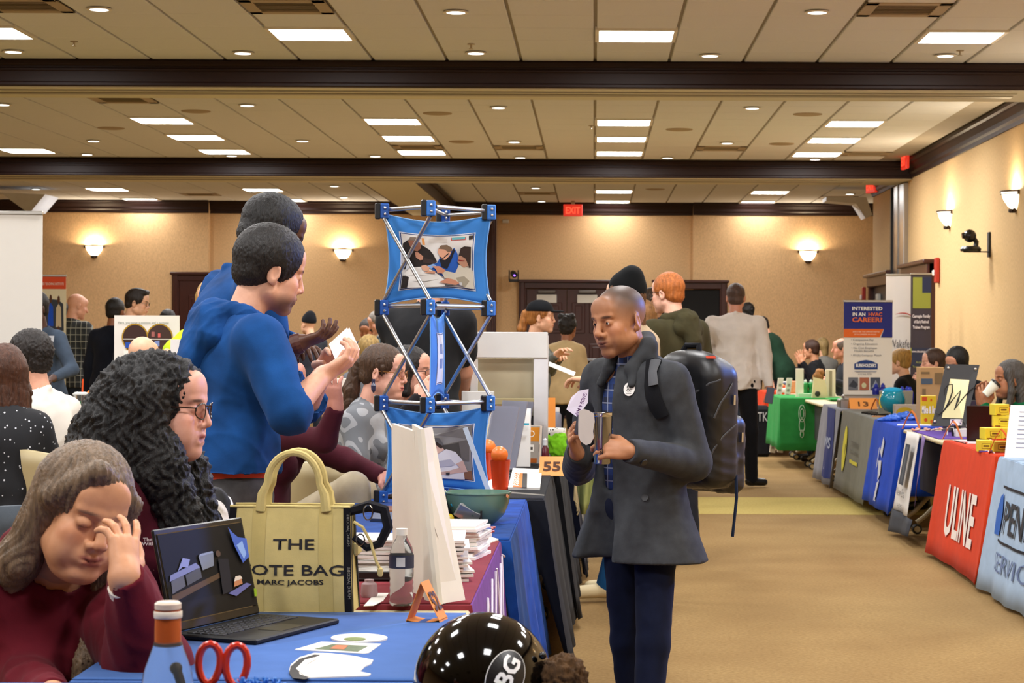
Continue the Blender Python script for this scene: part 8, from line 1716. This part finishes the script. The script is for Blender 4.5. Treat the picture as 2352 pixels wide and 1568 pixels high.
# far people, left side
K(label='woman with long auburn brown hair in a black dotted blouse at the left edge', head_at=(12, 858, 8.8), az=12, sit=.45, H=1.66, fem=True, bulk=1.15, hair='long', hairc='#4a2814', face=dict(len=.30, bush=1.3, hair_t=2.5), top=dict(mat=dots('#101218', '#c9ccd4', 42, .17), name='dotted_blouse', folds=.006))
K(label='dark haired man in a white dress shirt seated at the far left', head_at=(66, 822, 9.3), az=62, sit=.45, H=1.78, detail=1, skin='pink', hair='short', hairc='#1c1512', face=dict(hair_t=2.2), curly=(.003, 260), bulk=1.1, top=dict(mat=fab('#dcd6cc', .05), name='dress_shirt', collar=True, folds=.014, fs=.6))
o = K(label='person in a slate blue shirt with a name tag half hidden by the white banner', head_at=(80, 706, 15.0), az=150, H=1.8, bulk=1.15, skin='dark', hair='short', hairc='#15100e', top=dict(mat=fab('#3c4858'), name='shirt', folds=.008), wrists=[(122, 868, 14.6), None], hands=[dict(curl=.8), None])
badge(o[1]['top'], 112, 778, .045, .022, paper('#c8ccd4'), 'name_tag', rnd=False)
o = K(label='bald man in a dark plaid shirt seen from behind at the left', head_at=(178, 702, 20.5), az=-30, H=1.85, bulk=1.32, shw=1.15, skin='pink', head=(-25, 12, 0), lean=6, armw=1.2, top=dict(mat=plaid('#303335', '#a9a99c', '#1c1e20', 15, 15, .09), name='plaid_shirt', folds=.010, fs=.6), bottom=fab('#262c38'), wrists=[None, (222, 885, 20.2)])
m = MB(); m.tube([Vector(o[1]['P0'] + V3(.205 * math.cos(a), .165 * math.sin(a), .085)) for a in [2 * PI * k / 24 for k in range(24)]], .018, 6, closed=True); m.build('belt', mat('#7c5432', .5, 'leather'), o[0])
K(label='dark haired person half hidden left of the bald plaid shirt man', head_at=(142, 716, 24), az=20, H=1.75, hair='short', hairc='#1a1310', top=dict(mat=fab('#5c5f68'), folds=.005))
K(label='man in a navy suit seen from behind left of the white poster', head_at=(266, 714, 19), az=-18, H=1.75, skin='brown', hair='short', hairc='#15100d', bulk=1.12, top=dict(mat=fab('#171a24'), name='suit_jacket', folds=.006, hem=.85))
K(label='young man with glasses and dark hair facing right above the poster', head_at=(316, 694, 18.5), az=-92, H=1.8, detail=1, skin='fair', head=(0, 8, 0), hair='crew', hairc='#20150f', face=dict(brow='#20150f'), top=dict(mat=fab('#1b1e28'), name='jacket', folds=.005), fn=lambda c: glasses(c['H'], c['hs'] * 1.02, c['root'], '#141212'))
K(label='dark haired person whose head tops the poster on its right', head_at=(386, 737, 21), az=0, H=1.72, fem=True, hair='bob', hairc='#1c1412', top=dict(mat=fab('#3a3c44'), folds=.005))
K(label='bald seated person seen from behind in front of the poster', head_at=(330, 818, 11.9), az=-20, sit=.45, H=1.75, detail=1, skin='#e2b394', top=dict(mat=fab('#6c6e78'), name='shirt', folds=.006))
o = K(label='blond person in a neon yellow t-shirt between poster and blue shirts', head_at=(482, 690, 12.3), az=170, H=1.72, bulk=1.1, skin='fair', hair='bob', hairc='#b08c50', shortsleeve=True, top=dict(mat=fab('#b9d42a', .06), name='t_shirt', sleeve='short', folds=.008), elbows_at=[(480, 830, 12.2), (378, 822, 12.2)], wrists=[(480, 880, 11.9), (372, 852, 11.8)])
badge(o[1]['top'], 402, 806, .03, .07, paper('#dfe4ea'), 'white_tag', rnd=False)
# far people, middle
o = K(label='woman with sunglasses on her head in a dark sweatshirt with white print', head_at=(842, 757, 23.5), az=168, H=1.7, fem=True, skin='brown', head=(0, 26, 0), hair='bun', hairc='#2a1c14', top=dict(mat=fab('#2b3140'), name='sweatshirt', folds=.005)); badge(o[1]['top'], 840, 800, .14, .05, swirls('#2b3140', '#cdd0d4', 6, 10, .2), 'white_print')
K(label='grey haired man in a teal plaid shirt looking down', head_at=(866, 739, 22.5), az=110, H=1.78, skin='pink', head=(0, 24, 0), hair='short', hairc='#8a8178', top=dict(mat=plaid('#1f4a5a', '#b9c4c4', '#12262e', 10, 10, .14), name='plaid_shirt', folds=.006))
K(label='blond haired person seated in grey seen from behind', head_at=(848, 805, 15.5), az=0, sit=.5, H=1.68, fem=True, hair='bob', hairc='#a88a52', top=dict(mat=fab('#6c7078'), folds=.006))
o = K(label='person in a dark bobble hat far behind the card hands', head_at=(708, 745, 25), az=40, H=1.72, top=dict(mat=fab('#2a2c34'), folds=.005), fn=lambda c: beanie(c, '#14151a'))
def capfn(c):
    H, hs = c['H'], c['hs']; R = Rm(H); o = np.array(H.translation); p = lambda x, y, z: o + R @ (np.array([x, y, z]) * hs); sd = SD(); sd.ell(p(0, -.012, .048), (.088, .108, .085), .01, 'u', R); sd.plane(-R[:, 2], -(p(0, 0, .040) @ R[:, 2])); sd.ell(p(0, .125, .042), (.062, .065, .009), .008, 'u', R); solid('cap', sd, .008, fab('#121418'), c['root'])
o = K(label='woman in a black cap and grey flecked jacket facing right', head_at=(1243, 727, 15.8), az=-95, H=1.72, fem=True, bulk=1.3, detail=1, skin='fair', hair='ponytail', hairc='#a0662c', face=dict(tail=.0), top=dict(mat=fab('#62645f', .25, 30), name='jacket', folds=.010), elbows_at=[(1262, 850, 16.1), (1225, 860, 15.6)], wrists=[(1285, 822, 15.6), (1278, 815, 15.4)], fn=capfn)
K(label='person with two dark hair buns in a beige top seen from behind', head_at=(1304, 752, 19.5), az=-15, H=1.68, fem=True, bulk=1.05, skin='brown', hair='buns', hairc='#1b1310', face=dict(hair_t=2.5), curly=(.004, 260), top=dict(mat=fab('#c4ab80', .08), name='jumper', folds=.006), bottom=fab('#15161a'))
o = K(label='woman in a black beanie behind the grey coat, cream flat shoes', head_at=(1433, 684, 10.9), az=62, H=1.78, fem=True, detail=1, skin='fair', hair='long', hairc='#5a3a22', face=dict(len=.26), top=dict(mat=fab('#b9a68c'), name='cardigan', folds=.008, hem=.8), bottom=fab('#1f5a96'), shoes=mat('#d4c39a', .6, 'suede'), wrists=[(1350, 872, 10.7), None], hands=[dict(curl=.5), None], ankles_at=[(1392, 1335, 10.9), (1420, 1325, 11.1)], toesw=[(-1, -.2, 0), (-1, .1, 0)], fn=lambda c: beanie(c, '#101214'))
m = MB(); m.prism([P(1262, 832, 10.6), P(1322, 856, 10.6), P(1318, 864, 10.4), P(1260, 840, 10.4)], (0, 0, .004)); tag(m.build('paper_sheet', paper()), 'white sheet held out to the left by the beanie woman', 'papers')
K(label='short haired man with glasses left of the red haired man', head_at=(1494, 692, 18.5), az=95, H=1.75, detail=1, skin='#b0805c', hair='short', hairc='#3a2a1e', top=dict(mat=fab('#1c2230'), name='jacket', folds=.005), fn=lambda c: glasses(c['H'], c['hs'], c['root'], '#222'))
K(label='woman with long light brown hair behind the grey coat man', head_at=(1478, 722, 16.8), az=20, H=1.62, fem=True, hair='long', hairc='#8c6238', face=dict(len=.2), top=dict(mat=fab('#2a2c30'), folds=.005))
K(label='red haired man with glasses in an olive hooded sweatshirt', head_at=(1533, 672, 12.8), az=42, H=1.78, detail=1, bulk=1.15, shw=1.08, skin='#e8b49c', hair='short', hairc='#b0642a', face=dict(hair_t=1.5), head=(10, 4, 0), top=dict(mat=fab('#3c3824', .12), name='hooded_sweatshirt', hoodless=False, folds=.012, fs=.6, r=(.07, .062, .055, .045)), fn=lambda c: glasses(c['H'], c['hs'] * 1.03, c['root'], '#241a18'))
o = K(label='man in a white shirt and black trousers walking away with a phone', head_at=(1690, 682, 19.3), az=-4, H=1.9, detail=1, bulk=1.22, shw=1.12, skin='#c98a70', hair='short', hairc='#4a342a', face=dict(hair_t=.4), hsize=1.05, top=dict(mat=fab('#d6cdc6', .05), name='white_shirt', collar=True, folds=.026, fs=.6, r=(.074, .066, .058, .046)), bottom=fab('#101014'), shoes=plas('#0d0d0e'),
   elbows_at=[(1632, 800, 19.4), (1757, 820, 19.2)], wrists=[(1640, 880, 19.2), (1766, 888, 19.1)], ankles_at=[(1650, 1092, 20.0), (1726, 1094, 19.2)], knees_at=[(1662, 1000, 19.8), (1724, 990, 19.1)], hands=[None, dict(curl=.7)], toesw=[(.15, 1, 0), (.8, .3, 0)])
m = MB(); m.box(P(1768, 908, 18.95), (.075, .012, .15), rot(0, .15, 0), bev=.012); tag(m.build('phone', plas('#4a5064')), 'slate phone in the hand of the white shirt man', 'phone')
K(label='person with dark curly hair just past the white shirt man\'s shoulder', head_at=(1717, 716, 27.5), az=10, H=1.7, hair='short', hairc='#14100e', curly=True, top=dict(mat=fab('#1c2a22'), folds=.005))
K(label='dark haired person in a dark green top bending beyond the white shirt man', head_at=(1748, 748, 27), az=60, lean=25, head=(0, 15, 0), H=1.75, bulk=1.15, skin='pink', hair='short', hairc='#1f1611', top=dict(mat=fab('#1f3a2a'), name='jumper', folds=.006))
# far people, right row
K(label='brown haired man in a black suit clapping at the far right row', head_at=(1862, 802, 26), az=70, sit=.45, H=1.78, skin='#c08a68', hair='short', hairc='#3a2216', top=dict(mat=fab('#121317'), name='suit_jacket', collar=True, folds=.005), wrists=[(1843, 832, 25.6), (1838, 834, 26.1)], hands=[dict(curl=.1, D=(0, .3, 1)), dict(curl=.1, D=(0, .3, 1))])
K(label='blond person seated behind the clapping man', head_at=(1888, 796, 27.5), az=20, sit=.5, H=1.68, fem=True, hair='bob', hairc='#9a8050', top=dict(mat=fab('#7c7a74'), folds=.005))
o = K(label='balding man in a dark suit with a white name tag beside the blue headed banner', head_at=(1932, 800, 23.4), az=95, sit=.45, H=1.8, skin='#c88a70', bulk=1.15, hair='balding', hairc='#5a4a40', top=dict(mat=fab('#2a2d34'), name='suit_jacket', folds=.005), wrists=[(1912, 875, 22.9), (1905, 873, 23.2)]); badge(o[1]['top'], 1918, 830, .04, .025, paper('#e4e2e6'), 'name_tag', rnd=False)
K(label='woman with a blond bun in black right of the blue headed banner', head_at=(2066, 830, 19.8), az=62, sit=.45, H=1.68, fem=True, detail=1, skin='fair', hair='bun', hairc='#a8803c', face=dict(hair_t=1.8), top=dict(mat=fab('#0f1013'), name='black_top', folds=.006))
K(label='brown haired person behind the cardboard box in a grey check shirt', head_at=(2143, 832, 18.0), az=96, sit=.5, H=1.7, detail=1, skin='#d09a80', hair='short', hairc='#3a2418', face=dict(hair_t=1.6), top=dict(mat=plaid('#5c6270', '#8a90a0', '#474c58', 30, 30), name='check_shirt', folds=.005), wrists=[(2122, 880, 17.7), None], hands=[dict(curl=.6), None])
K(label='person with a smooth black bob in black behind the black board', head_at=(2198, 832, 16.9), az=130, sit=.5, H=1.72, fem=True, detail=1, skin='#c98f70', head=(0, 20, 0), hair='bob', hairc='#0c0b0c', face=dict(hair_t=2.2, brow='#100c0a'), top=dict(mat=fab('#101116'), name='black_top', folds=.006))
G = K(label='woman with long grey streaked hair in a green cardigan drinking from a cup', head_at=(2319, 870, 14.2), az=102, sit=.45, H=1.68, fem=True, detail=2, bulk=1.15, skin='#a8714e', head=(0, 0, 0), hair='long', hairc='#4a4642', gloss=.45, face=dict(brow='#2a1c16', fat=.2, nose=1.2, len=.16, hair_t=1.5, hairline=.075), top=dict(mat=fab('#0f6a40', .12), name='green_cardigan', folds=.008), elbows_at=[(2278, 960, 13.8), (2330, 980, 14.3)], wrists=[(2264, 930, 13.85), (2252, 925, 14.15)], hsize=1.08, hands=[dict(Dw=(-.1, -.05, .98), Nw=(.2, .95, .1), curls=(.5, .55, .6, .65)), dict(Dw=(0, 0, 1), Nw=(.3, -.9, 0), curls=(.5, .5, .5, .5))])
q = P(2266, 907, 13.72); t = thing('coffee_cup', 'white paper cup with a black lid at the lips of the green cardigan woman', 'cup', q + Vector((0, .05, 0))); R_ = rot(0, .75, 0); m = MB(); m.lathe([(.026, 0), (.038, .10)], n=20, R=R_); m.build('cup_wall', paper('#dfe4d6'), t, smooth=True); m = MB(); m.lathe([(.041, .098), (.041, .108), (.036, .116), (.0, .116)], n=20, R=R_, cap=(False, False)); m.build('lid', plas('#15161a'), t, smooth=True)
# chairs
p = onT(22, 1000, .86); chair(-1.93, 6.9, .25, 'chair draped in grey felt at the left edge', cover='#4f565e'); chair(-2.35, 8.9, -.4, 'beige chair back right of the white shirt man', H_=.93); chair(-2.75, 8.95, 0.1, 'beige chair back behind the dotted blouse woman', H_=.93); chair(-1.18, 9.25, -.5, 'beige chair back between the blue shirts and the raised hand')
# blue stage lamps that rim the figures from the right
for (x, y, z, tx, ty, tz, e) in ((3.6, 9.6, 2.6, .2, 7.2, 1.2, 420),):
    l = bpy.data.lights.new('stage_wash', 'SPOT'); l.energy = e; l.color = (.12, .28, 1.0); l.spot_size = math.radians(40); l.spot_blend = .5; l.shadow_soft_size = .12
    o = bpy.data.objects.new('stage_wash', l); COL.objects.link(o); o.location = (x, y, z); o.rotation_euler = (Vector((tx, ty, tz)) - Vector((x, y, z))).to_track_quat('-Z', 'Y').to_euler()
flush_text()
